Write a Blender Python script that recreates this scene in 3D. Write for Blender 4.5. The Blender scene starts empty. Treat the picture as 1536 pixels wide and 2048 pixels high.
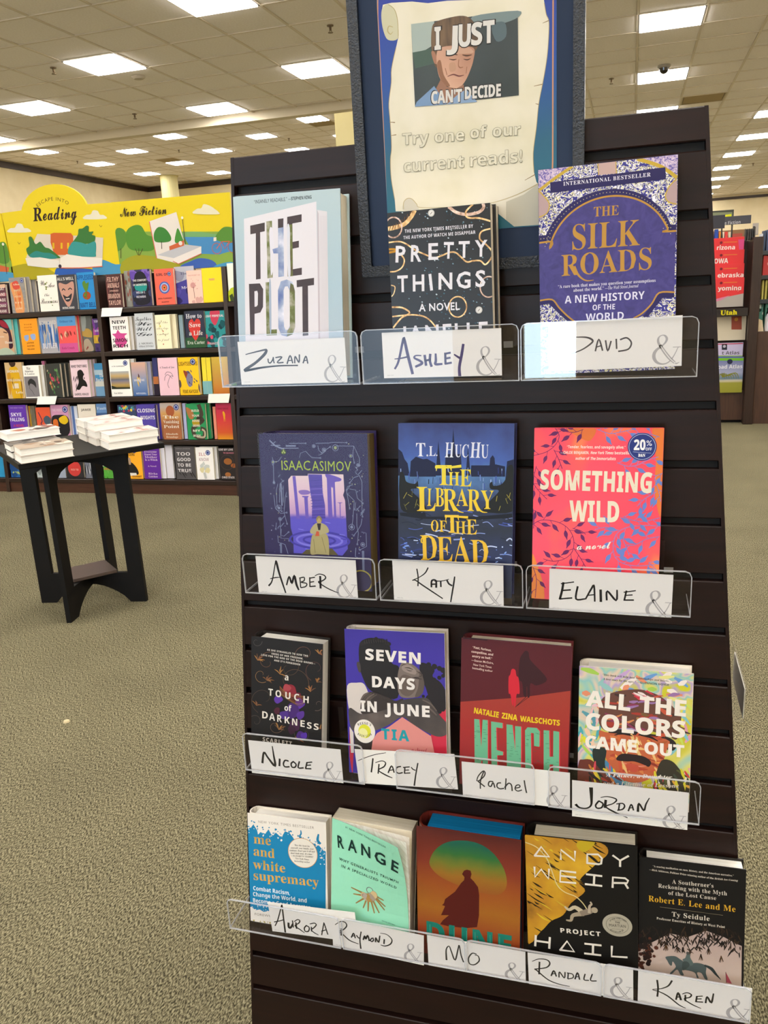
import bpy, bmesh, math, random
from mathutils import Vector, Matrix
from mathutils.geometry import tessellate_polygon
import numpy as np
random.seed(7)
SC = bpy.context.scene
COL = SC.collection

# ---------------------------------------------------------------- camera
H = 1.45                      # eye height
CR = Vector((0.95888248, 0.27841886, -0.0550211)).normalized()
CF = Vector((-0.28292482, 0.92253422, -0.26245792)).normalized()
CR = (CR - CF * CR.dot(CF)).normalized()
CU = CR.cross(CF)
FPX = 1641.73                 # focal length in pixels of the 1536x2048 frame
EYE = Vector((0, 0, H))
cam = bpy.data.cameras.new('camera')
cam.sensor_fit = 'VERTICAL'; cam.sensor_height = 36; cam.lens = FPX * 36 / 2048
cam.clip_start = 0.02; cam.clip_end = 200
camo = bpy.data.objects.new('camera', cam); COL.objects.link(camo)
camo.matrix_world = Matrix(((CR.x, CU.x, -CF.x, 0), (CR.y, CU.y, -CF.y, 0), (CR.z, CU.z, -CF.z, H), (0, 0, 0, 1)))
SC.camera = camo
# ---------------------------------------------------------------- light and exposure
SC.view_settings.view_transform = 'Standard'
SC.view_settings.look = 'None'
SC.view_settings.gamma = 1
SC.view_settings.use_curve_mapping = False
SC.view_settings.exposure = 0.55
LAMP = 17.0                   # radiance of the ceiling diffusers
LAMPCOL = (1.0, 0.956, 0.905)
WINCOL = (0.62, 0.80, 1.0)
w = bpy.data.worlds.new('world'); w.use_nodes = True; SC.world = w
w.node_tree.nodes['Background'].inputs[0].default_value = (0.95, 0.9, 0.82, 1)
w.node_tree.nodes['Background'].inputs[1].default_value = 0.30

# ---------------------------------------------------------------- projection helpers (sight lines meet real planes)
def ray(x, y): return CF + CR * ((x - 768) / FPX) + CU * (-(y - 1024) / FPX)
def on_y(x, y, Y): r = ray(x, y); return EYE + r * (Y / r.y)
def on_z(x, y, Z): r = ray(x, y); return EYE + r * ((Z - H) / r.z)
def on_pl(x, y, P, n): r = ray(x, y); return EYE + r * ((P - EYE).dot(n) / r.dot(n))
V = Vector

# ---------------------------------------------------------------- materials
MC = {}
def lin(c):
    return c / 12.92 if c <= .04045 else ((c + .055) / 1.055) ** 2.4
def rgb(h):
    h = h.lstrip('#')
    return tuple(lin(int(h[i:i + 2], 16) / 255) for i in (0, 2, 4)) + (1,)
def newmat(name):
    m = bpy.data.materials.new(name); m.use_nodes = True
    return m, m.node_tree.nodes, m.node_tree.links, m.node_tree.nodes['Principled BSDF']
def mat(h, rough=.5, spec=.5, metal=0, coat=0, name=None):
    k = (h, rough, spec, metal, coat)
    if k in MC: return MC[k]
    m, N, L, b = newmat(name or 'paint_' + h.strip('#'))
    b.inputs['Base Color'].default_value = rgb(h); b.inputs['Roughness'].default_value = rough
    b.inputs['Specular IOR Level'].default_value = spec; b.inputs['Metallic'].default_value = metal
    b.inputs['Coat Weight'].default_value = coat
    MC[k] = m; return m
def ink(h):
    h = h.strip('#'); k = .90; h = ''.join('%02x' % round(int(h[i:i + 2], 16) * k) for i in (0, 2, 4))
    return mat(h, .45, .22)
def noise_mat(name, cols, scale, rough=.5, detail=3, bump=0, bscale=None, stretch=(1, 1, 1), spec=.4, pos=None, interp='LINEAR', dist=0, kind='noise', rot=(0,0,0)):
    m, N, L, b = newmat(name)
    tc = N.new('ShaderNodeTexCoord'); mp = N.new('ShaderNodeMapping'); mp.inputs['Scale'].default_value = stretch
    mp.inputs['Rotation'].default_value = rot
    L.new(tc.outputs['Object'], mp.inputs[0])
    if kind == 'noise':
        t = N.new('ShaderNodeTexNoise'); t.inputs['Scale'].default_value = scale; t.inputs['Detail'].default_value = detail
        t.inputs['Distortion'].default_value = dist; o = t.outputs['Fac']
    else:
        t = N.new('ShaderNodeTexVoronoi'); t.inputs['Scale'].default_value = scale
        o = t.outputs['Distance'] if kind == 'vor' else t.outputs['Color']
    L.new(mp.outputs[0], t.inputs['Vector'])
    cr = N.new('ShaderNodeValToRGB'); L.new(o, cr.inputs[0]); cr.color_ramp.interpolation = interp
    e = cr.color_ramp.elements
    n = len(cols)
    pos = pos or [.3 + .4 * i / max(1, n - 1) for i in range(n)]
    e[0].position = pos[0]; e[0].color = rgb(cols[0]); e[1].position = pos[-1]; e[1].color = rgb(cols[-1])
    for i in range(1, n - 1):
        q = e.new(pos[i]); q.color = rgb(cols[i])
    L.new(cr.outputs[0], b.inputs['Base Color'])
    b.inputs['Roughness'].default_value = rough; b.inputs['Specular IOR Level'].default_value = spec
    if bump:
        t2 = N.new('ShaderNodeTexNoise'); t2.inputs['Scale'].default_value = bscale or scale; t2.inputs['Detail'].default_value = 3
        L.new(mp.outputs[0], t2.inputs['Vector'])
        bp = N.new('ShaderNodeBump'); bp.inputs['Strength'].default_value = bump; bp.inputs['Distance'].default_value = .002
        L.new(t2.outputs['Fac'], bp.inputs['Height']); L.new(bp.outputs[0], b.inputs['Normal'])
    return m
def dim(c, k=.76): return (c[0] * k, c[1] * k, c[2] * k, 1)
def grad_mat(name, stops, z0, z1, axis=2, rough=.42, noise=0, nscale=30, spec=.35):
    """printed colour gradient along a local axis of the printed sheet; stops = [(0..1, hex)] from z0 to z1"""
    m, N, L, b = newmat(name)
    tc = N.new('ShaderNodeTexCoord'); sp = N.new('ShaderNodeSeparateXYZ'); L.new(tc.outputs['Object'], sp.inputs[0])
    mr = N.new('ShaderNodeMapRange'); mr.inputs[1].default_value = z0; mr.inputs[2].default_value = z1
    L.new(sp.outputs[axis], mr.inputs[0]); o = mr.outputs[0]
    if noise:
        t = N.new('ShaderNodeTexNoise'); t.inputs['Scale'].default_value = nscale; t.inputs['Detail'].default_value = 4
        L.new(tc.outputs['Object'], t.inputs['Vector'])
        a = N.new('ShaderNodeMath'); a.operation = 'MULTIPLY_ADD'; a.inputs[1].default_value = noise
        L.new(t.outputs['Fac'], a.inputs[0])
        s = N.new('ShaderNodeMath'); s.operation = 'SUBTRACT'; s.inputs[1].default_value = noise / 2
        L.new(o, s.inputs[0]); L.new(s.outputs[0], a.inputs[2]); o = a.outputs[0]
    cr = N.new('ShaderNodeValToRGB'); L.new(o, cr.inputs[0]); e = cr.color_ramp.elements
    e[0].position = stops[0][0]; e[0].color = dim(rgb(stops[0][1])); e[1].position = stops[-1][0]; e[1].color = dim(rgb(stops[-1][1]))
    for p, c in stops[1:-1]: q = e.new(p); q.color = dim(rgb(c))
    L.new(cr.outputs[0], b.inputs['Base Color']); b.inputs['Roughness'].default_value = rough
    b.inputs['Specular IOR Level'].default_value = spec
    return m
def emit_mat(name, col, s):
    m = bpy.data.materials.new(name); m.use_nodes = True; N = m.node_tree.nodes; N.clear()
    e = N.new('ShaderNodeEmission'); o = N.new('ShaderNodeOutputMaterial')
    e.inputs[0].default_value = (*col, 1); e.inputs[1].default_value = s
    m.node_tree.links.new(e.outputs[0], o.inputs[0]); return m
def acrylic(name, tint, refl=1.0, rough=.02, haze=0.0):
    m = bpy.data.materials.new(name); m.use_nodes = True; N = m.node_tree.nodes; N.clear(); L = m.node_tree.links
    tr = N.new('ShaderNodeBsdfTransparent'); tr.inputs[0].default_value = (*tint, 1)
    df = N.new('ShaderNodeBsdfDiffuse'); df.inputs[0].default_value = (.9, .9, .92, 1)
    m0 = N.new('ShaderNodeMixShader'); m0.inputs[0].default_value = haze
    L.new(tr.outputs[0], m0.inputs[1]); L.new(df.outputs[0], m0.inputs[2])
    gl = N.new('ShaderNodeBsdfGlossy'); gl.inputs['Roughness'].default_value = rough
    fr = N.new('ShaderNodeFresnel'); fr.inputs[0].default_value = 1.49
    mu = N.new('ShaderNodeMath'); mu.operation = 'MULTIPLY'; mu.inputs[1].default_value = refl; L.new(fr.outputs[0], mu.inputs[0])
    ge = N.new('ShaderNodeNewGeometry'); iv = N.new('ShaderNodeMath'); iv.operation = 'SUBTRACT'; iv.inputs[0].default_value = 1; L.new(ge.outputs['Backfacing'], iv.inputs[1])
    m2 = N.new('ShaderNodeMath'); m2.operation = 'MULTIPLY'; L.new(mu.outputs[0], m2.inputs[0]); L.new(iv.outputs[0], m2.inputs[1]); mu = m2
    mx = N.new('ShaderNodeMixShader'); L.new(mu.outputs[0], mx.inputs[0]); L.new(m0.outputs[0], mx.inputs[1]); L.new(gl.outputs[0], mx.inputs[2])
    o = N.new('ShaderNodeOutputMaterial'); L.new(mx.outputs[0], o.inputs[0]); return m
def wood_mat(name, c0, c1, rough=.38, spec=.5, along='x'):
    st = {'x': (2, 22, 22), 'z': (22, 22, 2)}[along]
    return noise_mat(name, [c0, c1], 3.0, rough, 5, .06, 60, st, spec)
def page_mat(name, c0, c1, axis=1, freq=900):
    m, N, L, b = newmat(name)
    tc = N.new('ShaderNodeTexCoord'); mp = N.new('ShaderNodeMapping')
    s = [.6, .6, .6]; s[axis] = freq / 10
    mp.inputs['Scale'].default_value = s
    t = N.new('ShaderNodeTexNoise'); t.inputs['Scale'].default_value = 10; t.inputs['Detail'].default_value = 2
    L.new(tc.outputs['Object'], mp.inputs[0]); L.new(mp.outputs[0], t.inputs['Vector'])
    cr = N.new('ShaderNodeValToRGB'); L.new(t.outputs['Fac'], cr.inputs[0]); e = cr.color_ramp.elements
    e[0].position = .3; e[0].color = rgb(c0); e[1].position = .65; e[1].color = rgb(c1)
    L.new(cr.outputs[0], b.inputs['Base Color']); b.inputs['Roughness'].default_value = .85
    b.inputs['Specular IOR Level'].default_value = .1
    bp = N.new('ShaderNodeBump'); bp.inputs['Strength'].default_value = .25; bp.inputs['Distance'].default_value = .0006
    L.new(t.outputs['Fac'], bp.inputs['Height']); L.new(bp.outputs[0], b.inputs['Normal'])
    return m

# ---------------------------------------------------------------- objects
def root(name, label, cat, M=None, group=None):
    o = bpy.data.objects.new(name, None); COL.objects.link(o); o.empty_display_size = .05
    if M is not None: o.matrix_world = M
    o['label'] = label; o['category'] = cat
    if group: o['group'] = group
    return o
def tag(o, label, cat, group=None):
    o['label'] = label; o['category'] = cat
    if group: o['group'] = group
    return o
def frame(O, ux, n, uz=None):
    """matrix: local x = ux, local y = into the depth (-n), local z = up"""
    ux = ux.normalized(); y = (-n).normalized(); y = (y - ux * y.dot(ux)).normalized(); z = ux.cross(y)
    return Matrix(((ux.x, y.x, z.x, O.x), (ux.y, y.y, z.y, O.y), (ux.z, y.z, z.z, O.z), (0, 0, 0, 1)))
def link(name, me, parent=None, M=None, kind=None, label=None):
    o = bpy.data.objects.new(name, me); COL.objects.link(o)
    if parent is not None: o.parent = parent
    if M is not None: o.matrix_local = M
    if kind: o['kind'] = kind
    if label: o['label'] = label
    return o
class MB:
    def __init__(s): s.v = []; s.f = []; s.m = []; s.mi = 0; s.mats = []
    def mat(s, m):
        if m not in s.mats: s.mats.append(m)
        s.mi = s.mats.index(m); return s
    def box(s, a, b):
        i = len(s.v); (x0, y0, z0), (x1, y1, z1) = a, b
        s.v += [(x0, y0, z0), (x1, y0, z0), (x1, y1, z0), (x0, y1, z0), (x0, y0, z1), (x1, y0, z1), (x1, y1, z1), (x0, y1, z1)]
        for q in ((0, 3, 2, 1), (4, 5, 6, 7), (0, 1, 5, 4), (1, 2, 6, 5), (2, 3, 7, 6), (3, 0, 4, 7)):
            s.f.append([i + k for k in q]); s.m.append(s.mi)
        return s
    def bbox(s, a, b, r=.002):
        """box whose edges along the outer rim are chamfered (front face smaller)"""
        i = len(s.v); (x0, y0, z0), (x1, y1, z1) = a, b
        s.v += [(x0 + r, y0, z0 + r), (x1 - r, y0, z0 + r), (x1 - r, y0, z1 - r), (x0 + r, y0, z1 - r),
                (x0, y0 + r, z0), (x1, y0 + r, z0), (x1, y0 + r, z1), (x0, y0 + r, z1),
                (x0, y1, z0), (x1, y1, z0), (x1, y1, z1), (x0, y1, z1)]
        for q in ((0, 1, 2, 3), (4, 5, 1, 0), (5, 6, 2, 1), (6, 7, 3, 2), (7, 4, 0, 3), (8, 9, 5, 4), (9, 10, 6, 5), (10, 11, 7, 6), (11, 8, 4, 7), (11, 10, 9, 8)):
            s.f.append([i + k for k in q]); s.m.append(s.mi)
        return s
    def quad(s, *p):
        i = len(s.v); s.v += [tuple(q) for q in p]; s.f.append(list(range(i, i + len(p)))); s.m.append(s.mi); return s
    def prism(s, pts, y0, y1, hole=None):
        """outline in local (x, z) extruded along y, concave allowed, holes allowed"""
        loops = [pts] + (hole or [])
        flat = [p for l in loops for p in l]; i = len(s.v); n = len(flat)
        s.v += [(p[0], y0, p[1]) for p in flat] + [(p[0], y1, p[1]) for p in flat]
        for t in tessellate_polygon([[V((p[0], p[1], 0)) for p in l] for l in loops]):
            s.f.append([i + k for k in t]); s.m.append(s.mi); s.f.append([i + n + k for k in reversed(t)]); s.m.append(s.mi)
        j = i
        for l in loops:
            m = len(l)
            for k in range(m):
                s.f.append([j + k, j + (k + 1) % m, j + (k + 1) % m + n, j + k + n]); s.m.append(s.mi)
            j += m
        return s
    def prismz(s, pts, z0, z1):
        """outline in local (x, y) extruded along z"""
        i = len(s.v); n = len(pts)
        s.v += [(p[0], p[1], z0) for p in pts] + [(p[0], p[1], z1) for p in pts]
        for t in tessellate_polygon([[V((p[0], p[1], 0)) for p in pts]]):
            s.f.append([i + k for k in t]); s.m.append(s.mi); s.f.append([i + n + k for k in reversed(t)]); s.m.append(s.mi)
        for k in range(n):
            s.f.append([i + k, i + (k + 1) % n, i + (k + 1) % n + n, i + k + n]); s.m.append(s.mi)
        return s
    def lathe(s, prof, c=(0, 0, 0), n=20):
        i = len(s.v); m = len(prof)
        for a in range(n):
            ca, sa = math.cos(2 * math.pi * a / n), math.sin(2 * math.pi * a / n)
            s.v += [(c[0] + r * ca, c[1] + r * sa, c[2] + z) for r, z in prof]
        for a in range(n):
            b = (a + 1) % n
            for k in range(m - 1):
                s.f.append([i + a * m + k, i + b * m + k, i + b * m + k + 1, i + a * m + k + 1]); s.m.append(s.mi)
        return s
    def mesh(s, name):
        me = bpy.data.meshes.new(name); me.from_pydata(s.v, [], s.f)
        for m in s.mats: me.materials.append(m)
        if s.mats: me.polygons.foreach_set('material_index', s.m)
        bm = bmesh.new(); bm.from_mesh(me); bmesh.ops.recalc_face_normals(bm, faces=bm.faces); bm.to_mesh(me); bm.free()
        return me
    def build(s, name, m=None, parent=None, M=None, kind=None, label=None):
        if m is not None: s.mats = [m]; s.m = [0] * len(s.f)
        return link(name, s.mesh(name), parent, M, kind, label)

# ---------------------------------------------------------------- lettering
SPEC = {'b': (0x1D5D4, 0x1D5EE, 0x1D7EC), 'sb': (0x1D400, 0x1D41A, 0x1D7CE), 'si': (0x1D434, 0x1D44E, None),
        'sc': (0x1D4D0, 0x1D4EA, None), 'bi': (0x1D63C, 0x1D656, None), 'm': (0x1D670, 0x1D68A, 0x1D7F6), 'l': (0x1D5A0, 0x1D5BA, 0x1D7E2)}
def styled(t, st):
    if st not in SPEC: return t
    u, l, d = SPEC[st]; o = ''
    for c in t:
        if 'A' <= c <= 'Z': o += chr(u + ord(c) - 65)
        elif 'a' <= c <= 'z': o += '\u210e' if (st == 'si' and c == 'h') else chr(l + ord(c) - 97)
        elif '0' <= c <= '9' and d: o += chr(d + ord(c) - 48)
        else: o += c
    return o
TC = {}
COVER = {}
def glyphs(t, st, off=0, shear=0, sp=1):
    if st == 'bi': st = 'b'; shear = .22
    if st == 'si': st = 'sb'; shear = .25; off = 0
    off = min(max(off, -.004), .022)
    k = (t, st, off, shear, sp)
    if k in TC: return TC[k]
    c = bpy.data.curves.new('lettering', 'FONT'); c.body = styled(t, st); c.offset = off; c.shear = shear
    c.space_character = sp; c.resolution_u = 2
    o = bpy.data.objects.new('lettering', c)
    COL.objects.link(o)
    me = bpy.data.meshes.new_from_object(o)
    n = len(me.vertices); a = np.empty(n * 3, 'f'); me.vertices.foreach_get('co', a); a = a.reshape(-1, 3)[:, :2]
    f = [list(p.vertices) for p in me.polygons]
    bpy.data.meshes.remove(me); bpy.data.objects.remove(o); bpy.data.curves.remove(c)
    TC[k] = (a, f); return TC[k]
def smooth(pts, closed=False, k=4):
    n = len(pts)
    if n < 3: return pts
    o = []
    for i in range(n if closed else n - 1):
        if closed: p = [pts[(i + j - 1) % n] for j in range(4)]
        else: p = [pts[max(0, i - 1)], pts[i], pts[i + 1], pts[min(n - 1, i + 2)]]
        for j in range(k):
            t = j / k; t2 = t * t; t3 = t2 * t
            o.append(tuple(.5 * (2 * p[1][d] + (p[2][d] - p[0][d]) * t + (2 * p[0][d] - 5 * p[1][d] + 4 * p[2][d] - p[3][d]) * t2 + (3 * p[1][d] - p[0][d] - 3 * p[2][d] + p[3][d]) * t3) for d in range(len(pts[0]))))
    if not closed: o.append(tuple(pts[-1]))
    return o
class Art:
    """flat print on a sheet: everything is kept in the sheet's own metres (u right, v up)"""
    def __init__(s, M, w, h, crop=None, eps=5e-5, z0=0):
        s.M = M; s.O = M.translation.copy(); s.ux = M.col[0].to_3d(); s.uz = M.col[2].to_3d(); s.n = -M.col[1].to_3d()
        s.w = w; s.h = h; s.crop = crop; s.eps = eps; s.keep = False; s.z0 = z0; s.hom = None; s.bend = None
        s.v = []; s.f = []; s.mi = []; s.mats = []; s.bb = []; s.vl = []
    def uv(s, p):
        if s.crop is None: return (p[0] * s.w, (1 - p[1]) * s.h)
        if s.hom is not None:
            q = s.hom @ np.array([p[0], p[1], 1.0]); return (float(q[0] / q[2]), float(q[1] / q[2]))
        x = s.crop[0] + p[0] / s.crop[2]; y = s.crop[1] + p[1] / s.crop[2]
        q = on_pl(x, y, s.O, s.n) - s.O
        return (q.dot(s.ux), q.dot(s.uz))
    def sc(s, p, d=1.0):
        if s.crop is None: return s.h
        a = s.uv(p); b = s.uv((p[0], p[1] + 4)); return math.hypot(a[0] - b[0], a[1] - b[1]) / 4
    def _add(s, pts, faces, m):
        if isinstance(m, str): m = ink(m)
        if m not in s.mats: s.mats.append(m)
        k = s.mats.index(m); i = len(s.v)
        xs = [p[0] for p in pts]; ys = [p[1] for p in pts]; x0, x1, y0, y1 = min(xs), max(xs), min(ys), max(ys)
        if s.keep and s.bb: ly = s.bb[-1][4]
        else: ly = 1 + max([q[4] for q in s.bb if q[0] < x1 and q[1] > x0 and q[2] < y1 and q[3] > y0], default=0)
        s.keep = False
        s.bb.append((x0, x1, y0, y1, ly))
        s.v += [(p[0], ly, p[1]) for p in pts]
        for f in faces: s.f.append([i + q for q in f]); s.mi.append(k)
    def nl(s): return s
    def poly(s, pts, m, sm=False, hole=None, raw=False):
        s.nl()
        if sm: pts = smooth(pts, True)
        q = pts if raw else [s.uv(p) for p in pts]
        loops = [q] + ([[s.uv(p) for p in h] for h in hole] if hole else [])
        t = tessellate_polygon([[V((a[0], a[1], 0)) for a in l] for l in loops])
        s._add([p for l in loops for p in l], [list(x) for x in t], m); return s
    def full(s, m): return s.poly([(0, 0), (s.w, 0), (s.w, s.h), (0, s.h)], m, raw=True)
    def rect(s, x0, y0, x1, y1, m): return s.poly([(x0, y0), (x1, y0), (x1, y1), (x0, y1)], m)
    def circ(s, c, r, m, n=28, ry=None, a0=0, a1=2 * math.pi, ring=None):
        cu, cv = s.uv(c); k = s.sc(c); R = r * k; RY = (ry or r) * k
        s.nl()
        if ring:
            q = []; ff = []
            for i in range(n + 1):
                a = a0 + (a1 - a0) * i / n
                q += [(cu + R * math.cos(a), cv + RY * math.sin(a)), (cu + (R - ring * k) * math.cos(a), cv + (RY - ring * k) * math.sin(a))]
            for i in range(n): ff.append([2 * i, 2 * i + 2, 2 * i + 3, 2 * i + 1])
            s._add(q, ff, m)
        else:
            q = [(cu + R * math.cos(a0 + (a1 - a0) * i / n), cv + RY * math.sin(a0 + (a1 - a0) * i / n)) for i in range(n)]
            s._add(q, [list(range(n))], m)
        return s
    def stroke(s, pts, wd, m, sm=True, closed=False, k=4, nl=True):
        """wd: width in crop units, a number or one per point"""
        s.keep = not nl
        n = len(pts); W = wd if isinstance(wd, (list, tuple)) else [wd] * n
        kk = s.sc(pts[n // 2])
        P = [(*s.uv(p), W[i] * kk) for i, p in enumerate(pts)]
        if closed and not sm: P = P + [P[0]]
        if sm and n > 2: P = smooth(P, closed, k)
        if sm and closed: P = P + [P[0]]
        q = []; ff = []; n = len(P)
        for i in range(n):
            a = P[max(0, i - 1)]; b = P[min(n - 1, i + 1)]
            dx, dy = b[0] - a[0], b[1] - a[1]; l = math.hypot(dx, dy) or 1e-9
            nx, ny = -dy / l * P[i][2] / 2, dx / l * P[i][2] / 2
            ex = ey = 0
            if i == 0: ex, ey = -dx / l * P[i][2] * .3, -dy / l * P[i][2] * .3
            if i == n - 1: ex, ey = dx / l * P[i][2] * .3, dy / l * P[i][2] * .3
            q += [(P[i][0] + nx + ex, P[i][1] + ny + ey), (P[i][0] - nx + ex, P[i][1] - ny + ey)]
        for i in range(n - 1): ff.append([2 * i, 2 * i + 2, 2 * i + 3, 2 * i + 1])
        s._add(q, ff, m); return s
    def text(s, t, p0, p1, hp, m, st='n', off=0, shear=0, sp=1, arc=0):
        """baseline from p0 to p1, capital height hp (crop units)"""
        s.nl()
        a, f = glyphs(t, st, off, shear, sp)
        if len(a) == 0: return s
        cap = glyphs('H', st if st not in ('bi', 'si') else {'bi': 'b', 'si': 'sb'}[st], off)[0][:, 1].max()
        u0 = s.uv(p0); u1 = s.uv(p1); k = s.sc(((p0[0] + p1[0]) / 2, (p0[1] + p1[1]) / 2))
        W = math.hypot(u1[0] - u0[0], u1[1] - u0[1]); an = math.atan2(u1[1] - u0[1], u1[0] - u0[0])
        x0, x1 = a[:, 0].min(), a[:, 0].max(); sx = W / (x1 - x0); sy = hp * k / cap
        X = (a[:, 0] - x0) * sx; Y = a[:, 1] * sy
        if arc:
            # bend the line on a circle; arc = total angle in radians (+ bulges upward)
            R = W / arc; th = (X - W / 2) / R
            X2 = W / 2 + (R + Y) * np.sin(th); Y2 = (R + Y) * np.cos(th) - R; X, Y = X2, Y2
        c, sn = math.cos(an), math.sin(an)
        s._add(list(zip(u0[0] + X * c - Y * sn, u0[1] + X * sn + Y * c)), f, m); return s
    def build(s, name, parent, clip=True, label=None):
        if not s.v: return None
        if parent is not None: parent = COVER.get(parent.name, parent)
        me = bpy.data.meshes.new(name); me.from_pydata([(float(p[0]), -(s.z0 + s.eps * min(p[1], 14) + s.eps * .25 * max(0, p[1] - 14)), float(p[2])) for p in s.v], [], s.f)
        for m in s.mats: me.materials.append(m)
        me.polygons.foreach_set('material_index', s.mi)
        if clip:
            bm = bmesh.new(); bm.from_mesh(me); e = .0003
            for co, no in (((e, 0, 0), (-1, 0, 0)), ((s.w - e, 0, 0), (1, 0, 0)), ((0, 0, e), (0, 0, -1)), ((0, 0, s.h - e), (0, 0, 1))):
                bmesh.ops.bisect_plane(bm, geom=bm.verts[:] + bm.edges[:] + bm.faces[:], plane_co=co, plane_no=no, clear_outer=True)
            bm.to_mesh(me); bm.free()
        if s.bend:
            for v in me.vertices: v.co = s.bend(v.co.x, v.co.z, v.co.y)
        s.v = []; s.f = []; s.mi = []; s.mats = []
        return link(name, me, parent, None, None, label)

# ================================================================ THE ROOM
TILE = .6096; CEIL = H + 2.351; GX = -3.6546; GY = 7.2116
XW0, XW1, YW0, YW1 = -17.2, 9.0, -5.2, 31.0
SOFX, SOFY, CEIL2 = -2.55, 11.02, H + 3.79       # beyond a dropped beam the ceiling is higher at the far left
corner = on_z(295, 374, CEIL2); XL, YL_ = corner.x, corner.y
XW0 = XL
M_carpet = None
def carpet():
    m, N, L, b = newmat('olive_loop_carpet')
    tc = N.new('ShaderNodeTexCoord')
    t1 = N.new('ShaderNodeTexNoise'); t1.inputs['Scale'].default_value = 300; t1.inputs['Detail'].default_value = 2
    mp = N.new('ShaderNodeMapping'); mp.inputs['Scale'].default_value = (1.0, .42, 1); mp.inputs['Rotation'].default_value = (0, 0, .5)
    L.new(tc.outputs['Object'], mp.inputs[0]); L.new(mp.outputs[0], t1.inputs['Vector'])
    cr = N.new('ShaderNodeValToRGB'); e = cr.color_ramp.elements
    e[0].position = .36; e[0].color = rgb('3c3828'); e[1].position = .66; e[1].color = rgb('a39b7c')
    q = e.new(.5); q.color = rgb('756e55')
    L.new(t1.outputs['Fac'], cr.inputs[0])
    t2 = N.new('ShaderNodeTexNoise'); t2.inputs['Scale'].default_value = 2.2; t2.inputs['Detail'].default_value = 3
    L.new(tc.outputs['Object'], t2.inputs['Vector'])
    mx = N.new('ShaderNodeMixRGB'); mx.blend_type = 'MULTIPLY'; mx.inputs[0].default_value = .5
    c2 = N.new('ShaderNodeValToRGB'); c2.color_ramp.elements[0].position = .35; c2.color_ramp.elements[0].color = (.72, .72, .72, 1)
    c2.color_ramp.elements[1].position = .65; L.new(t2.outputs['Fac'], c2.inputs[0])
    L.new(cr.outputs[0], mx.inputs[1]); L.new(c2.outputs[0], mx.inputs[2]); L.new(mx.outputs[0], b.inputs['Base Color'])
    b.inputs['Roughness'].default_value = .95; b.inputs['Specular IOR Level'].default_value = .1
    bp = N.new('ShaderNodeBump'); bp.inputs['Strength'].default_value = .9; bp.inputs['Distance'].default_value = .006
    L.new(t1.outputs['Fac'], bp.inputs['Height']); L.new(bp.outputs[0], b.inputs['Normal'])
    return m
MB().box((XW0, YW0, -.05), (XW1, YW1, 0)).build('floor', carpet(), kind='structure')
M_wall = noise_mat('cream_wall_paint', ['dccda8', 'e4d6b4'], 3, .8)
MB().box((XW0 - .2, YW0, 0), (XW0, YL_ + .2, CEIL2 + .3)).build('wall_left', M_wall, kind='structure')
MB().box((XW1, YW0, 0), (XW1 + .2, YW1, CEIL)).build('wall_right', M_wall, kind='structure')
MB().box((XW0, YL_, 0), (-2.2, YL_ + .2, CEIL2 + .3)).build('wall_far_left', M_wall, kind='structure')
MB().box((-2.4, YL_ + .2, 0), (-2.2, YW1, CEIL)).build('wall_side', M_wall, kind='structure')
MB().box((-2.4, YW1, 0), (XW1, YW1 + .2, CEIL)).build('wall_back', M_wall, kind='structure')
M_trim = wood_mat('dark_crown_trim', '2a1c14', '3a281c')
MB().box((XW0, 11.4, CEIL2 - .17), (XW0 + .05, YL_, CEIL2 - .02)).build('trim_1', M_trim, kind='structure')
MB().box((XW0, YL_ - .05, CEIL2 - .17), (-2.45, YL_, CEIL2 - .02)).build('trim_2', M_trim, kind='structure')
MB().box((-2.2, YW1 - .05, CEIL - .15), (XW1, YW1, CEIL - .07)).build('trim_3', M_trim, kind='structure')
# storefront glazing behind the viewer: daylight
wf = MB()
WIN = [(-.50, .22, .55, 1.32)]
pts = [(XW0, 0), (XW1, 0), (XW1, CEIL), (XW0, CEIL)]
OPEN = [(-.88, -.44, .62, 1.10), (-.88, -.10, 1.13, 1.34), (-6.2, -1.5, .5, 2.7)]
wf.prism(pts, YW0 - .15, YW0, hole=[[(a, c), (b, c), (b, d), (a, d)] for a, b, c, d in OPEN])
wf.build('wall_front', M_wall, kind='structure')
for k, (a, b, c, d) in enumerate(OPEN):
    o = MB().box((a, YW0 - .1, c), (b, YW0 - .09, d)).build('window_%d' % (k + 1), emit_mat('daylight_%d' % k, WINCOL, (26, 26, 3.6)[k]), kind='structure')

# ceiling: grid backing, tiles as parts, lamps
def tile_mat(name, c0, c1):
    return noise_mat(name, [c0, c1], 60, .9, 4, .25, 260)
M_tile = tile_mat('mineral_fibre_tile', 'eee6de', 'f6f0ea')
M_grid = mat('ddd2c0', .6, .3, name='painted_ceiling_grid')
lamps = set(); 
for i in range(-24, 21):
    for j in range(-21, 39):
        if (i % 6 == 0 and j % 4 == 3) or (i % 6 == 3 and j % 4 == 1): lamps.add((i, j))
def cellof(x, y, z): P = on_z(x, y, z); return (math.floor((P.x - GX) / TILE), math.floor((P.y - GY) / TILE))
vents = {}
for _q in ((1402, 201, CEIL), (631, 252, CEIL2), (326, 321, CEIL2)): vents[cellof(*_q)] = len(vents)
lamps -= set(vents)
cb = MB().box((XW0, YW0, CEIL + .03), (XW1, SOFY, CEIL + .12)).box((SOFX, SOFY, CEIL + .03), (XW1, YW1, CEIL + .12)).box((XW0, SOFY, CEIL2 + .03), (SOFX, YL_, CEIL2 + .12))
ceil = cb.build('ceiling', mat('c8bca4', .8), kind='structure')
def cell(i, j): return GX + i * TILE, GY + j * TILE
def low(i, j):
    x, y = cell(i, j); return x + TILE / 2 < SOFX and y + TILE / 2 > SOFY
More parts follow.
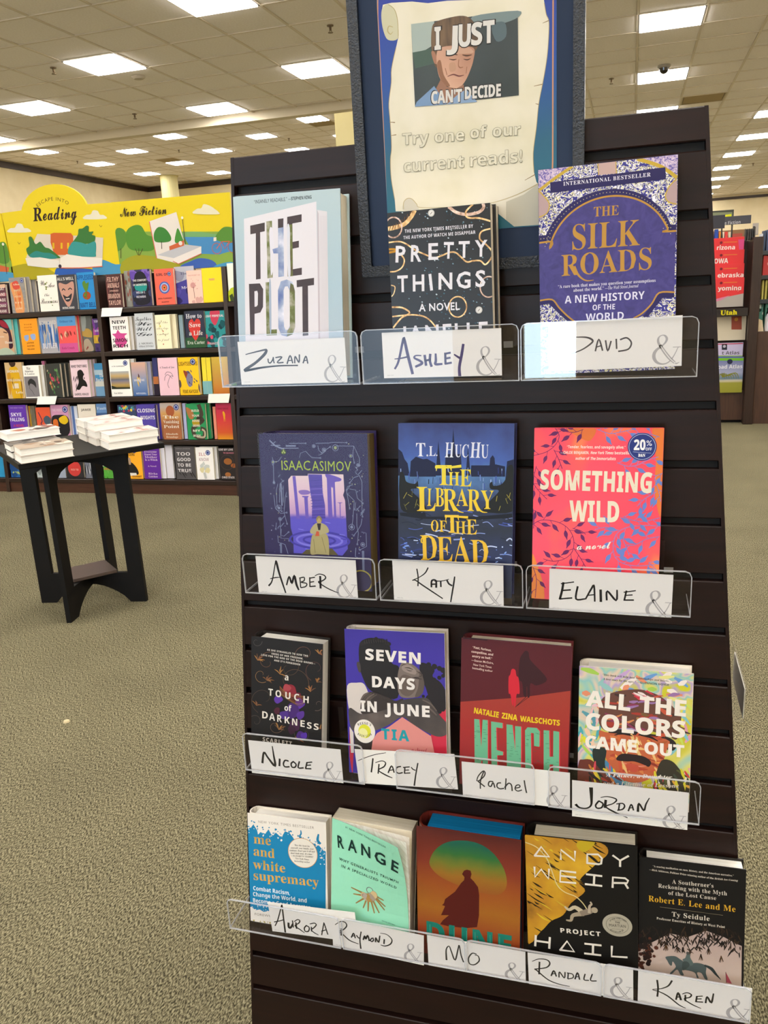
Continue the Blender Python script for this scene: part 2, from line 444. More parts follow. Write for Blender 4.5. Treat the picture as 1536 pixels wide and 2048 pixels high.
# main grid bars
g = MB()
i0, i1 = math.floor((XW0 - GX) / TILE), math.ceil((XW1 - GX) / TILE); j0, j1 = math.floor((YW0 - GY) / TILE), math.ceil((YW1 - GY) / TILE)
JS = math.floor((SOFY - GY) / TILE + .5); IS = math.floor((SOFX - GX) / TILE + .5)
SOFX = GX + IS * TILE
for i in range(i0, i1 + 1):
    x = GX + i * TILE
    if x < XW0 or x > XW1: continue
    y1 = SOFY if i < IS else YW1
    g.box((x - .012, YW0, CEIL - .004), (x + .012, y1, CEIL + .03))
    if i < IS: g.box((x - .012, SOFY, CEIL2 - .004), (x + .012, YL_, CEIL2 + .02))
for j in range(j0, j1 + 1):
    y = GY + j * TILE
    if y < YW0 or y > YW1: continue
    if j <= JS: g.box((XW0, y - .012, CEIL - .005), (XW1, y + .012, CEIL + .03))
    else:
        g.box((SOFX, y - .012, CEIL - .005), (XW1, y + .012, CEIL + .03))
        if y < YL_: g.box((XW0, y - .012, CEIL2 - .005), (SOFX, y + .012, CEIL2 + .02))
g.build('ceiling_grid', M_grid, ceil)
sf = MB().box((XW0, SOFY, CEIL - .10), (SOFX, SOFY + .16, CEIL2 + .03)).box((SOFX - .16, SOFY + .16, CEIL - .1), (SOFX, YL_, CEIL2 + .03))
sf.build('dropped_beam', mat('d8ccb4', .8), ceil)
MB().box((XW0, SOFY - .45, CEIL + .016), (SOFX, SOFY, CEIL + .028)).box((XW0, SOFY + .16, CEIL2 + .016), (SOFX, SOFY + .6, CEIL2 + .028)).build('filler_strip', M_tile, ceil)
tm = MB().bbox((.014, -.001, .014), (TILE - .014, .01, TILE - .014), .001)
# the tile mesh is modelled facing down: swap axes
tme = bpy.data.meshes.new('ceiling_tile'); tme.from_pydata([(x, z, y) for x, y, z in tm.v], [], tm.f); tme.materials.append(M_tile)
def frustum(P):
    d = P - EYE; f = d.dot(CF)
    if f < .1: return False
    return -60 < 768 + FPX * d.dot(CR) / f < 1600 and -60 < 1024 - FPX * d.dot(CU) / f < 2100
cells = []; rest = []
for i in range(i0, i1):
    for j in range(j0, j1):
        if (i, j) in lamps or (i, j) in vents: continue
        x, y = cell(i, j)
        if x < XW0 - .3 or y > YW1 - .3: continue
        z = CEIL2 if low(i, j) else CEIL
        if low(i, j) and y > YL_ - .3: continue
        if y < SOFY < y + TILE and x < SOFX: continue
        c = V((x + TILE / 2, y + TILE / 2, z))
        (cells if frustum(c) and y < 26 else rest).append(((c - EYE).length, x, y, z))
cells.sort(); rest += cells[300:]; cells = cells[:300]
for _, x, y, z in cells:
    o = link('ceiling_tile', tme, ceil); o.location = (x, y, z + .004)
r = MB()
for _, x, y, z in rest: r.box((x + .014, y + .014, z + .003), (x + TILE - .014, y + TILE - .014, z + .014))
r.build('ceiling_tile_field', M_tile, ceil, kind='stuff')
# lamps
M_lamp = emit_mat('lit_diffuser', LAMPCOL, LAMP); M_black = mat('1c1712', .5)
lf = MB(); z = 0
lf.box((.0, .0, -.006), (TILE, .016, .03)).box((0, TILE - .016, -.006), (TILE, TILE, .03)).box((0, 0, -.006), (.016, TILE, .03)).box((TILE - .016, 0, -.006), (TILE, TILE, .03))
lf.mats = [mat('3a3226', .5)]; lf.m = [0] * len(lf.f); lfm = lf.mesh('lamp_frame')
ld = MB().box((.018, .018, -.016), (TILE - .016, TILE - .016, .02)); ld.mats = [M_lamp]; ld.m = [0] * len(ld.f); ldm = ld.mesh('lamp_diffuser')
def pxy(x, y, z):
    d = V((x, y, z)) - EYE; f = d.dot(CF); return 768 + FPX * d.dot(CR) / f, 1024 - FPX * d.dot(CU) / f
def ordn(n): return ['first', 'second', 'third', 'fourth', 'fifth', 'sixth', 'seventh', 'eighth', 'ninth', 'tenth', 'eleventh', 'twelfth'][n] if n < 12 else '%dth' % (n + 1)
cnt = {}
ordl = sorted(lamps, key=lambda q: (q[1], q[0]))
PLACE = {(-3, 1): 'square recessed ceiling light panel upper left, beside the round smoke detector', (0, -1): 'ceiling light panel cut by the top edge of the picture, left of the sign',
         (0, 3): 'ceiling light panel just left of the blue framed sign', (-6, 3): 'ceiling light panel nearest the left picture edge at mid ceiling', (-3, 5): 'ceiling light panel touching the soffit step, left half',
         (6, 3): 'large ceiling light panel at upper right, above the dome camera', (6, 7): 'ceiling light panel right behind the dark dome camera', (6, 11): 'ceiling light panel half hidden by the top edge of the slatwall display',
         (-6, 7): 'small far ceiling light panel, first beyond the soffit at left'}
for (i, j) in ordl:
    x, y = cell(i, j)
    if x < XW0 or x > XW1 - .5 or y > YW1 - .5 or (low(i, j) and y > YL_ - .7) or (y < SOFY < y + TILE and x < SOFX): continue
    z = CEIL2 if low(i, j) else CEIL
    c = V((x + .3, y + .3, z)); vis = frustum(c)
    side = 'left of' if x < 0 else 'right of'
    if vis and (i, j) not in PLACE:
        sx_, sy_ = pxy(x + .3, y + .3, z)
        zone = 'beyond the dropped beam' if low(i, j) else ('behind the display and sign' if 470 < sx_ < 1415 and sy_ > 60 else ('right of the display' if sx_ > 1400 else 'in the upper part above the display'))
        key = (zone, i); cnt[key] = cnt.get(key, 0) + 1
        cols_ = sorted({q[1] for q in cnt if q[0] == zone})
        PLACE[(i, j)] = 'ceiling light panel %s, %s in the %s line' % (zone, ordn(cnt[key] - 1), {-24: 'leftmost', -21: 'second', -18: 'third', -15: 'fourth', -12: 'fifth', -9: 'sixth', -6: 'seventh', -3: 'eighth', 0: 'ninth', 3: 'tenth', 6: 'eleventh', 9: 'twelfth', 12: 'thirteenth', 15: 'fourteenth', 18: 'fifteenth'}.get(i, 'other'))
    lab = PLACE.get((i, j)) or ('lit square ceiling panel out of view above or behind the viewer' if not vis else ('small distant ceiling light panel at the far %s part of the ceiling' % ('left' if x < -1 else 'right')))
    o = root('ceiling_light', lab, 'ceiling light', Matrix.Translation((x, y, z)), 'recessed ceiling light panels')
    link('frame', lfm, o); link('diffuser', ldm, o)
# air vents
for (i, j), k in vents.items():
    x, y = cell(i, j); z = CEIL2 if low(i, j) else CEIL
    lab = ['louvred ceiling air vent above the right corner of the display', 'light louvred air vent in the ceiling left of the square column', 'dark square air vent in the far left ceiling above the round column'][k]
    o = root('ceiling_vent', lab, 'vent', Matrix.Translation((x, y, z)), 'ceiling air vents')
    MB().box((.02, .02, .015), (TILE - .02, TILE - .02, .02)).build('backing', mat('3a3022', .7), o)
    f = MB()
    for a, b in (((0, 0, -.004), (TILE, .03, .01)), ((0, TILE - .03, -.004), (TILE, TILE, .01)), ((0, 0, -.004), (.03, TILE, .01)), ((TILE - .03, 0, -.004), (TILE, TILE, .01))): f.box(a, b)
    f.build('frame', mat('b9a67e', .5), o)
    sm = None
    for q in range(6):
        m_ = MB().quad((.04, .06 + q * .085, .012), (TILE - .04, .06 + q * .085, .012), (TILE - .04, .1 + q * .085, -.004), (.04, .1 + q * .085, -.004))
        m_.build('slat', mat('a9946a', .5), o)
# columns
M_col = noise_mat('pale_yellow_column', ['d6cc96', 'dcd3a2'], 2, .7)
P = on_z(340, 352, CEIL2)
d_ = math.hypot(P.x, P.y)
cy_ = P.y; pc = on_y(340, 380, cy_)
o = MB().lathe([(.27, 0), (.27, CEIL2 - .02), (.31, CEIL2 - .02), (.31, CEIL2)], (0, 0, 0), 24).build('round_column', M_col); o.location = (pc.x, cy_, 0)
tag(o, 'round cream column reaching the ceiling behind the New Fiction header', 'column')
a = on_y(669, 240, 13.6); 
o = MB().box((a.x, 13.6, 0), (a.x + .62, 14.2, CEIL2)).build('square_column', M_col)
tag(o, 'square pale yellow column left of the blue framed sign', 'column')
# sprinklers
M_met = mat('6b5a44', .35, .5, .8)
for k, (px, py, s, lab) in enumerate([(108, 146, 1, 'sprinkler head left of the big upper left ceiling light'), (661, 63, 1, 'sprinkler head on the ceiling just left of the sign'), (270, 236, 0, 'sprinkler head hanging at the soffit step with a pale spot of light'),
        (1223, 166, 1, 'sprinkler head right of the blue framed sign'), (155, 326, 2, 'tiny far sprinkler above the Reading header'), (358, 304, 2, 'tiny far sprinkler between the distant ceiling lights'), (578, 281, 2, 'tiny far sprinkler left of the square column'), (1506, 331, 1, 'distant sprinkler head among the right ceiling lights')]):
    z = CEIL2 if s == 2 else CEIL
    P = on_z(px, py, z - .05)
    o = root('sprinkler', lab, 'sprinkler', Matrix.Translation((P.x, P.y, z)), 'ceiling sprinklers')
    MB().lathe([(.0, 0), (.032, 0), (.03, -.008), (.012, -.01), (.01, -.045), (0, -.045)], n=12).build('body', M_met, o)
    MB().lathe([(.0, -.062), (.024, -.062), (.024, -.058), (0, -.056)], n=12).box((-.012, -.002, -.06), (-.008, .002, -.04)).box((.008, -.002, -.06), (.012, .002, -.04)).build('deflector', M_met, o)
P = on_z(277, 153, CEIL)
o = MB().lathe([(0, -.028), (.05, -.026), (.07, -.012), (.078, 0)], n=24).build('smoke_detector', mat('b8ac98', .5)); o.location = P
tag(o, 'round flat smoke detector beside the upper left ceiling light', 'smoke detector')
P = on_z(1328, 140, CEIL - .05)
o = root('dome_camera', 'dark dome security camera in front of a ceiling light, right side', 'camera', Matrix.Translation((P.x, P.y, CEIL)))
MB().lathe([(.075, 0), (.075, -.02), (.06, -.03)], n=24).build('collar', mat('a09a90', .4), o)
MB().lathe([(.055, -.03), (.05, -.06), (.035, -.082), (.015, -.092), (0, -.094)], n=24).build('dome', mat('1a1512', .1, .8), o)

# ================================================================ BOOKS (helpers)
PAGE = page_mat('cream_page_edges', 'dccfb2', 'f6eedb'); PAGEW = page_mat('white_page_edges', 'e4ded2', 'faf7f0')
PAGEB = page_mat('blue_sprayed_page_edges', '0c6a9c', '1284bc')
BME = {}
def book_parts(o, w, h, t, kind, cover, pages, spine_r=.004, far=False):
    """local frame: x right, y into depth, z up; front face at y=0"""
    m = MB(); c = .0022 if kind == 'hard' else .0006
    if kind == 'hard':
        r = min(spine_r, t / 2)
        ns = 3 if far else 6
        arc = [(r - r * math.cos(-math.pi / 2 + math.pi * k / ns) - (0), t / 2 + t / 2 * math.sin(-math.pi / 2 + math.pi * k / ns)) for k in range(ns + 1)]
        outer = [(w, 0)] + [(q[0], q[1]) for q in arc] + [(w, t)]
        arci = [(r + c - r * math.cos(-math.pi / 2 + math.pi * k / ns), t / 2 + (t / 2 - c) * math.sin(-math.pi / 2 + math.pi * k / ns)) for k in range(ns + 1)]
        inner = [(w, t - c)] + [(q[0], q[1]) for q in reversed(arci)] + [(w, c)]
        m.prismz(outer + inner, 0, h)
        p = MB().box((.006 + r * .6, c + .0003, .003), (w - .0032, t - c - .0003, h - .0035))
    else:
        m.prismz([(w, 0), (0, 0), (0, t), (w, t), (w, t - c), (c, t - c), (c, c), (w, c)], 0, h)
        p = MB().box((c + .0003, c + .0002, .0003), (w - .0006, t - c - .0002, h - .0004))
    COVER[o.name] = m.build('cover', cover, o); p.build('page_block', pages, o)
# ================================================================ LEFT BOOKCASES
M_esp = wood_mat('espresso_wood', '1e120d', '2c1b14', .35)
M_espx = wood_mat('espresso_wood_upright', '24150f', '33201a', .35, along='z')
M_red = wood_mat('reddish_brown_wood', '3a2014', '4c2b1c', .4)
LY, LS = 5.46, .07             # front plane of the bookcases: y = LY + LS*z
LN = V((0, -1, LS)).normalized(); LUP = V((0, LS, 1)).normalized(); LX = V((1, 0, 0))
def onL(px, py, d=0): return on_pl(px, py, V((0, LY + d, 0)), LN)
SH = [onL(100, 623).z, onL(100, 706).z, onL(100, 801).z, onL(350, 872).z, onL(350, 957).z]
SH = [onL(330, 611).z, onL(330, 699).z, onL(330, 792).z, onL(400, 880).z, onL(400, 960).z]
XD = [onL(18, 960).x - 1.10, onL(18, 960).x, onL(218, 800).x, onL(473, 880).x, onL(473, 880).x + 1.10]
TOPZ = onL(420, 535).z
labs = ['dark bookcase bay cut off at the left picture edge', 'dark wooden bookcase bay under the Reading header, behind the table',
        'dark wooden bookcase bay under the New Fiction header', 'dark bookcase bay mostly hidden behind the slatwall display']
def yl(z, d=0): return LY + LS * z + d
for k in range(4):
    x0, x1 = XD[k], XD[k + 1]
    o = root('bookcase', labs[k], 'bookcase', Matrix.Translation((x0, LY, 0)), 'bookcases along the New Fiction wall')
    W = x1 - x0; hw = .016
    for xa in (0, W - hw):
        m = MB(); i = 0
        m.v = [(xa, -.02, 0), (xa + hw, -.02, 0), (xa + hw, LS * TOPZ - .02, TOPZ), (xa, LS * TOPZ - .02, TOPZ), (xa, .48, 0), (xa + hw, .48, 0), (xa + hw, .48, TOPZ), (xa, .48, TOPZ)]
        m.f = [[0, 1, 2, 3], [4, 7, 6, 5], [0, 3, 7, 4], [1, 5, 6, 2], [3, 2, 6, 7], [0, 4, 5, 1]]; m.m = [0] * 6
        m.build('side_panel', M_espx, o)
    MB().box((hw, .42, 0), (W - hw, .44, TOPZ)).build('back_panel', M_esp, o)
    for z in SH: MB().bbox((hw, LS * z - .022, z - .034), (W - hw, .42, z), .003).build('shelf', M_esp, o)
    MB().box((hw, -.005, 0), (W - hw, .02, SH[4] - .034)).build('kick_board', M_red, o)
# shelf books ------------------------------------------------------------------
CA, CB_, CCc, CDd, CE_, CF_ = (0, 530, 7.68), (190, 520, 5.486), (0, 620, 6.982), (200, 620, 5.486), (220, 800, 5.908), (0, 800, 4.655)
def shelf_book(crop, q, cover, label, art=None, d=0.0, t=.026, kind='hard', copies=0, cdx=.02, group='face-out hardcovers on the New Fiction shelves', si=0, name='book'):
    """q: top-left, top-right, bottom-left corner in crop units; the book stands on shelf si"""
    P = [onL(crop[0] + q[i] / crop[2], crop[1] + q[i + 1] / crop[2], d) for i in (0, 2, 4)]
    TL, TR, BL = P
    ux = (TR - TL); ux = V((ux.x, 0, ux.z)).normalized() if abs(ux.z / ux.x) > .03 else LX
    w = (TR - TL).dot(ux); up = (TL - BL); h = up.dot(LUP)
    ux = V((1, 0, 0)); 
    zf = SH[si]
    h = TL.z - zf; h = max(.17, min(h, .285, (SH[si - 1] - .042 - zf) if si else .3))
    O = V((TL.x * .5 + BL.x * .5, yl(zf) + d - .004, zf + .0045))
    M = frame(O, ux, LN)
    o = root(name, label, 'book', M, group)
    w = max(w, .018)
    xm = O.x + w / 2
    for b_ in range(4):
        if XD[b_] < xm < XD[b_ + 1]:
            lo_, hi_ = XD[b_] + .019, XD[b_ + 1] - .019 - copies * cdx * .55
            if O.x < lo_: w -= lo_ - O.x; O.x = lo_
            if O.x + w > hi_ and b_ < 3: w = hi_ - O.x
    M = frame(O, ux, LN); o.matrix_world = M
    cm = mat(cover, .45, .35)
    book_parts(o, w, h, t, kind, cm, PAGE, far=True)
    a = Art(M, w, h, None, 4e-4)
    if art: art(a)
    a.build('cover_print', o)
    for c in range(copies):
        M2 = Matrix.Translation(V((cdx * .55 * (c + 1), (t + .003) * (c + 1), 0))) @ M
        o2 = root(name, ('copy behind ' if c == 0 else 'rearmost copy behind the ' if c == copies - 1 else 'middle copy behind the ') + ' '.join(label.replace('face-out ', '').split()[:9]), 'book', M2, group)
        book_parts(o2, w, h, t, kind, cm, PAGE, far=True)
    return o
def lines(a, L, col, st='b', x0=.12, x1=.88, y0=.2, dy=.14, h=.09, off=0):
    for k, t in enumerate(L):
        n = len(t); c = (x0 + x1) / 2; wd = (x1 - x0) / 2
        a.text(t, (c - wd, y0 + dy * k), (c + wd, y0 + dy * k), h, col, st, off)
def T(t, x0, x1, y, h, col, st='b'): return lambda a: a.text(t, (x0, y), (x1, y), h, col, st)
def seal(x=.85, y=.1, r=.055): return lambda a: (a.circ((x, y), r, '2b3f8c'), a.circ((x, y), r * .7, 'cfd6ea'), a.circ((x, y), r * .5, '2b3f8c'))
def art(*fs): return lambda a: [f(a) for f in fs]
def F(m): return lambda a: a.full(m)
def R(x0, y0, x1, y1, m): return lambda a: a.rect(x0, y0, x1, y1, m)
def PG(pts, m, sm=False): return lambda a: a.poly(pts, m, sm)
def CI(c, r, m, **k):
    return lambda a: a.circ(c, r, m, **k)
def ST(pts, wd, m): return lambda a: a.stroke(pts, wd, m)
def multi(L, col, st='b', **k): return lambda a: lines(a, L, col, st, **k)
def blobs(n, cols, r0, r1, seed, x0=0, y0=0, x1=1, y1=1):
    def f(a):
        R_ = random.Random(seed)
        for _ in range(n):
            c = (R_.uniform(x0, x1), R_.uniform(y0, y1)); r = R_.uniform(r0, r1); k = R_.randint(5, 8); an0 = R_.uniform(0, 6)
            a.poly([(c[0] + r * R_.uniform(.5, 1.3) * math.cos(an0 + 6.283 * i / k) * 1.4, c[1] + r * R_.uniform(.5, 1.3) * math.sin(an0 + 6.283 * i / k)) for i in range(k)], R_.choice(cols), True)
    return f
def streaks(n, cols, seed, x0=0, x1=1, y0=0, y1=1, wd=.02, l=(.2, .6), slant=0):
    def f(a):
        R_ = random.Random(seed)
        for _ in range(n):
            x = R_.uniform(x0, x1); y = R_.uniform(y0, y1); L_ = R_.uniform(*l)
            a.stroke([(x, y), (x + slant * L_ * .5 + R_.uniform(-.02, .02), y + L_ / 2), (x + slant * L_, y + L_)], [wd * .3, wd, wd * .2], R_.choice(cols))
    return f
S = shelf_book
S(CA, (-80, 312, 88, 303, -35, 752), '5a2838', 'face-out book with pink and white capitals cut by the left edge', art(R(0, 0, 1, .12, 'e8b898'), R(0, .3, 1, .4, 'b05868'), R(0, .62, 1, .7, '8a4468'), multi(['WHAT', 'BANI', 'NADI', 'NOMAD', 'FRANK'], 'f4e4dc', y0=.2, dy=.19, h=.1)))
S(CA, (140, 207, 368, 182, 197, 738), '8c8684', 'grey lined face-out book with an orange figure, top shelf', art(F(noise_mat('grey_rules', ['7a7674', '9a9490'], 40, .5, stretch=(.5, 1, 8))), PG([(.05, .2), (.3, .12), (.62, .16), (.8, .45), (.8, .98), (.25, .98), (.2, .6)], 'f0a060', True), PG([(.2, .15), (.55, .1), (.68, .3), (.3, .33)], 'e0503c', True), streaks(9, ['f8c080', 'e87840'], 3, .2, .7, .3, .5, .05), multi(['the', 'MAPLE', 'HOUSE', 'in', 'JUNE'], 'f8d8b0', x0=.28, x1=.7, y0=.22, dy=.17, h=.05), seal(.86, .1, .06)), copies=2, cdx=.045)
S(CA, (562, 175, 860, 158, 632, 718), 'efe6da', 'cream face-out book with thin black script title and green sprigs, top shelf', art(T('We', .15, .42, .28, .14, '3a3a34', 'sc'), T('Are', .5, .88, .34, .12, '3a3a34', 'sc'), T('the', .3, .55, .58, .08, '4a4a40', 'sc'), T('Brennans', .08, .95, .78, .14, '3a3a34', 'sc'), blobs(9, ['7a8a3a', '94a050'], .015, .03, 5, .4, .1, .5, .4), blobs(4, ['6a7a3a'], .015, .03, 6, .5, .55, .7, .9)), t=.028)
S(CA, (866, 168, 1150, 150, 918, 695), '34343c', 'black face-out book with a laughing pink theatre mask, top shelf', art(T("ALL'S WELL", .05, .93, .15, .08, 'f0ece4'), PG([(.12, .22), (.5, .27), (.88, .2), (.9, .45), (.75, .72), (.55, .9), (.38, .82), (.16, .5)], 'd09a88', True), PG([(.28, .55), (.5, .62), (.76, .53), (.68, .7), (.5, .76), (.36, .7)], '2c2c34', True), ST([(.26, .43), (.33, .39), (.42, .43)], .03, '2c2c34'), ST([(.6, .42), (.7, .38), (.78, .42)], .03, '2c2c34'), ST([(.42, .68), (.6, .67)], .025, 'f0e0d8'), T('MONA AWAD', .18, .82, .96, .06, 'f0ece4')))
S(CA, (1182, 128, 1450, 108, 1218, 685), '1583c4', 'bright blue face-out book with a half apple pineapple, beside the bookcase divider', art(T('APPLESEED', .0, .97, .2, .13, '0c4c90', 'b'), PG([(.3, .3), (.45, .22), (.52, .3), (.68, .28), (.55, .5), (.42, .5)], '5a8a2c', True), CI((.5, .63), .13, 'b04820', ry=.11), blobs(6, ['6a8a2c', '8a3018', '3a7a34'], .03, .05, 9, .4, .55, .6, .7), T('MATT BELL', .08, .94, .95, .13, '0c3c80', 'b')), t=.03)
S(CB_, (122, 168, 288, 168, 142, 522), '4a2422', 'dark maroon face-out book with slanted pink capitals, top shelf', art(streaks(14, ['7a4440', '2a1412'], 4, 0, 1, 0, .3, .03, (.5, .8)), multi(['FILTHY', 'ANIMALS'], 'e8b8a8', 'bi', y0=.22, dy=.18, h=.14, x0=.08), T('STORIES', .2, .8, .52, .05, 'e8b8a8', 'bi'), multi(['BRANDON', 'TAYLOR'], 'e8b8a8', 'bi', y0=.72, dy=.2, h=.14, x0=.08)), copies=1)
S(CB_, (316, 128, 378, 122, 350, 525), '8c8a80', 'pale floral book almost hidden behind the purple one, top shelf right bay', art(blobs(14, ['c8c4b8', '5a5a4c', 'a05040'], .04, .1, 12)), d=.04, t=.02)
S(CB_, (380, 118, 596, 106, 424, 522), '2a2450', 'dark purple face-out book with a teal shape in dark hair, top shelf', art(blobs(10, ['6a4ab0', '8a6ac8', '4a3a90'], .08, .16, 21, 0, 0, 1, .2), PG([(.2, .25), (.35, .08), (.65, .07), (.85, .3), (.9, .9), (.1, .9)], '1c1a28', True), PG([(.22, .42), (.8, .4), (.72, .62), (.5, .72), (.28, .6)], '1f9a94', True), blobs(8, ['38406c', '222038'], .06, .12, 22, 0, .6, 1, 1), multi(['THE COMFORT', 'OF MONSTERS'], 'f0ece8', y0=.32, dy=.12, h=.055, x0=.12, x1=.82), multi(['WILLA C.', 'RICHARDS'], 'e8e4f0', y0=.65, dy=.12, h=.055, x0=.25, x1=.72)), t=.03)
S(CB_, (636, 110, 850, 94, 683, 508), 'e5604a', 'coral red face-out book with a blue circular pattern, top shelf', art(T('GIRL ONE', .12, .85, .19, .07, '3a2030'), CI((.5, .52), .17, '4a66b8'), CI((.5, .52), .13, 'b8c8e8', ring=.03), CI((.5, .52), .09, 'e5604a'), CI((.5, .52), .05, 'f0a040'), CI((.5, .52), .025, '5a1a1a'), T('SARA FLANNERY', .12, .85, .84, .04, '4a1a20'), T('MURPHY', .3, .68, .94, .04, '4a1a20'), seal(.8, .15, .06)))
S(CB_, (862, 84, 1080, 100, 905, 482), '3c348c', 'purple and silver book half covered by the pink one, top shelf', art(PG([(0, 0), (1, 0), (1, .5), (.6, .35), (0, .45)], 'c4c4d0'), PG([(0, .1), (.5, .2), (.3, .4), (0, .3)], '9a9ab0', True), T('The', .3, .65, .22, .07, '5a5a78', 'sb'), T('Moon', .3, .9, .6, .07, 'e8e8f4', 'sb'), blobs(5, ['5a50b0', '2a2464'], .06, .12, 31, 0, .6, 1, 1)), d=.032)
S(CB_, (990, 126, 1160, 116, 1035, 493), 'f0c2b2', 'pale pink face-out book with a tiny dandelion, beside the plain yellow one', art(CI((.4, .45), .09, 'e0a098'), ST([(.42, .5), (.46, .85)], .015, '5a4a44'), T('THE POINT OF', .1, .9, .17, .04, 'd89a90'), blobs(10, ['d89890'], .01, .018, 33, .3, .25, .8, .6), blobs(3, ['e8b0a4'], .08, .12, 34, .2, .85, 1, 1)))
S(CB_, (1160, 100, 1385, 92, 1198, 480), 'fbd405', 'plain bright yellow face-out book with one small pink line', art(T('hello', .38, .62, .37, .05, 'e08878'), R(.34, .31, .64, .33, 'e8a088')), t=.03)
S(CB_, (1440, 45, 1560, 40, 1468, 472), 'e8e8dc', 'white book with yellow green base seen at the left edge of the display, top shelf', art(PG([(0, .75), (.3, .65), (1, .6), (1, 1), (0, 1)], 'c8d820'), PG([(.1, .85), (.4, .8), (.6, 1), (.2, 1)], '3a4a1c')))
# second shelf
S(CCc, (-80, 112, 160, 108, -30, 602), '58b8b4', "face-out book with a dark haired woman's face, cut by the left picture edge", art(F('e0b088'), PG([(0, 0), (1, 0), (1, .3), (0, .2)], '7ac0b8'), PG([(.0, .1), (.5, .0), (.85, .25), (.95, .75), (.7, .8), (.75, .4), (.3, .2), (0, .3)], '3a1428', True), PG([(.35, .0), (.7, .1), (.8, .25), (.4, .18)], 'a01c34', True), ST([(.1, .38), (.25, .36)], .03, '4a2424'), ST([(.5, .35), (.68, .38)], .03, '4a2424'), PG([(.1, .85), (.6, .8), (1, .95), (1, 1), (0, 1)], 'b8c8b0', True), T('Home', .5, .95, .68, .07, 'f8f0e0', 'sb'), T('Malibu', .1, .5, .5, .05, 'f8f0e0', 'sc')), copies=1, cdx=.06, si=1)
S(CCc, (270, 135, 520, 120, 318, 608), 'f0980c', 'orange face-out book with pale blue sunglasses, second shelf', art(PG([(.2, .48), (.44, .46), (.44, .56), (.34, .63), (.23, .6)], '9ab4e0', True), PG([(.56, .45), (.8, .44), (.82, .56), (.7, .61), (.58, .56)], '9ab4e0', True), multi(['THE', 'DISASTER', 'TOURIST'], 'c86a08', x0=.25, x1=.7, y0=.18, dy=.08, h=.035), multi(['JANE', 'AUSTEN', 'WILLIAMS'], '7a3c04', x0=.3, x1=.7, y0=.7, dy=.09, h=.04)), si=1)
S(CCc, (238, 140, 270, 136, 285, 605), 'a81c2c', 'dark red spine edge left of the orange sunglasses book', None, si=1, d=.064, t=.02)
S(CCc, (532, 112, 790, 100, 590, 592), 'a8a4a8', 'face-out book with blue and white dripping streaks, second shelf', art(streaks(26, ['2a5a9c', '4a7ac0', 'e0e4ec', '7aa0d0', 'c8b8a0'], 41, .05, .95, .1, .5, .06, (.3, .6)), multi(['SORROWED'], 'e4e0d8', y0=.2, dy=.1, h=.1, x0=.08, x1=.95), T('BUTLER', .12, .9, .86, .14, 'e8e8f0')), si=1)
S(CCc, (792, 95, 1050, 85, 846, 580), 'e2504e', 'face-out book in blue, red and pink bands with zebras, second shelf', art(R(0, 0, 1, .27, '5aa0d8'), R(0, .74, 1, 1, 'e05a9c'), streaks(10, ['e8c8a0', '5a6a3c', '8a2a2a'], 43, .08, .9, .4, .5, .04, (.08, .16), .4), T('Ordinary Life', .15, .85, .17, .06, '2c5c94', 'sb'), T('Katie Crouch', .12, .8, .9, .06, 'a82868', 'sb')), copies=1, si=1)
S(CCc, (1122, 95, 1262, 88, 1182, 578), '5a5c58', 'grey and gold photographic cover half in shadow, second shelf', art(PG([(0, .4), (.6, .35), (1, .45), (1, .6), (0, .55)], 'c09848', True), PG([(.1, .7), (.6, .65), (1, .9), (.8, 1), (.1, 1)], 'b8a48c', True), PG([(0, 0), (.5, 0), (.4, .35), (0, .4)], '9aa09c', True), blobs(3, ['8a1c1c'], .02, .04, 47, .2, .85, .8, .95)), si=1, d=.03)
S(CCc, (1290, 130, 1412, 130, 1332, 572), '38205c', 'purple and yellow book beside the divider, second shelf', art(blobs(5, ['7a3a9c', 'b04a98'], .1, .2, 51, 0, 0, 1, .45), R(0, .5, 1, .75, 'c8a030'), blobs(5, ['e8b838', '2c1850'], .06, .12, 52, 0, .55, 1, 1), T('THE IMPOST', .25, 1.1, .12, .07, 'd8c8e8'), T('SECRET', .25, 1.0, .4, .06, 'e8d8e8')), si=1)
S(CDd, (100, 86, 305, 80, 136, 443), 'f0ebe6', 'white face-out book with black capitals over a pink splash', art(PG([(.1, .5), (.3, .48), (.42, .38), (.55, .48), (.9, .5), (.75, .58), (.85, .75), (.6, .9), (.35, .88), (.2, .75), (.25, .6)], 'e0509c', True), multi(['NEW', 'TEETH'], '1c1418', x0=.15, x1=.85, y0=.2, dy=.17, h=.1), multi(['SIMON', 'RICH'], '1c1418', x0=.1, x1=.88, y0=.74, dy=.17, h=.1)), copies=2, cdx=.03, si=1)
S(CDd, (375, 46, 580, 38, 410, 437), 'c8ccd0', 'pale grey face-out book with fading script title, second shelf', art(multi(['Together', 'We', 'Will', 'Go'], '2c3038', 'sc', x0=.05, x1=.9, y0=.2, dy=.14, h=.1), multi(['J. MICHAEL', 'STRACZYNSKI'], '4a4e54', 'sb', x0=.12, x1=.9, y0=.85, dy=.08, h=.045)), si=1)
S(CDd, (588, 62, 755, 52, 640, 432), 'f2e8c4', 'pale yellow face-out book with small scattered script, second shelf', art(blobs(6, ['e8dc60', 'c8b890'], .02, .04, 61, .1, .1, .9, .9), multi(['all the', 'other days', 'i meant', 'to find'], 'a89c78', 'sc', x0=.1, x1=.85, y0=.25, dy=.17, h=.06), CI((.5, .48), .02, 'd86a50'), CI((.45, .86), .02, 'd86a50')), copies=1, cdx=.06, si=1)
S(CDd, (858, 62, 905, 58, 888, 412), '8ca4ac', 'narrow grey blue spine in shadow beside the dark heart book', None, si=1, d=.04, t=.02)
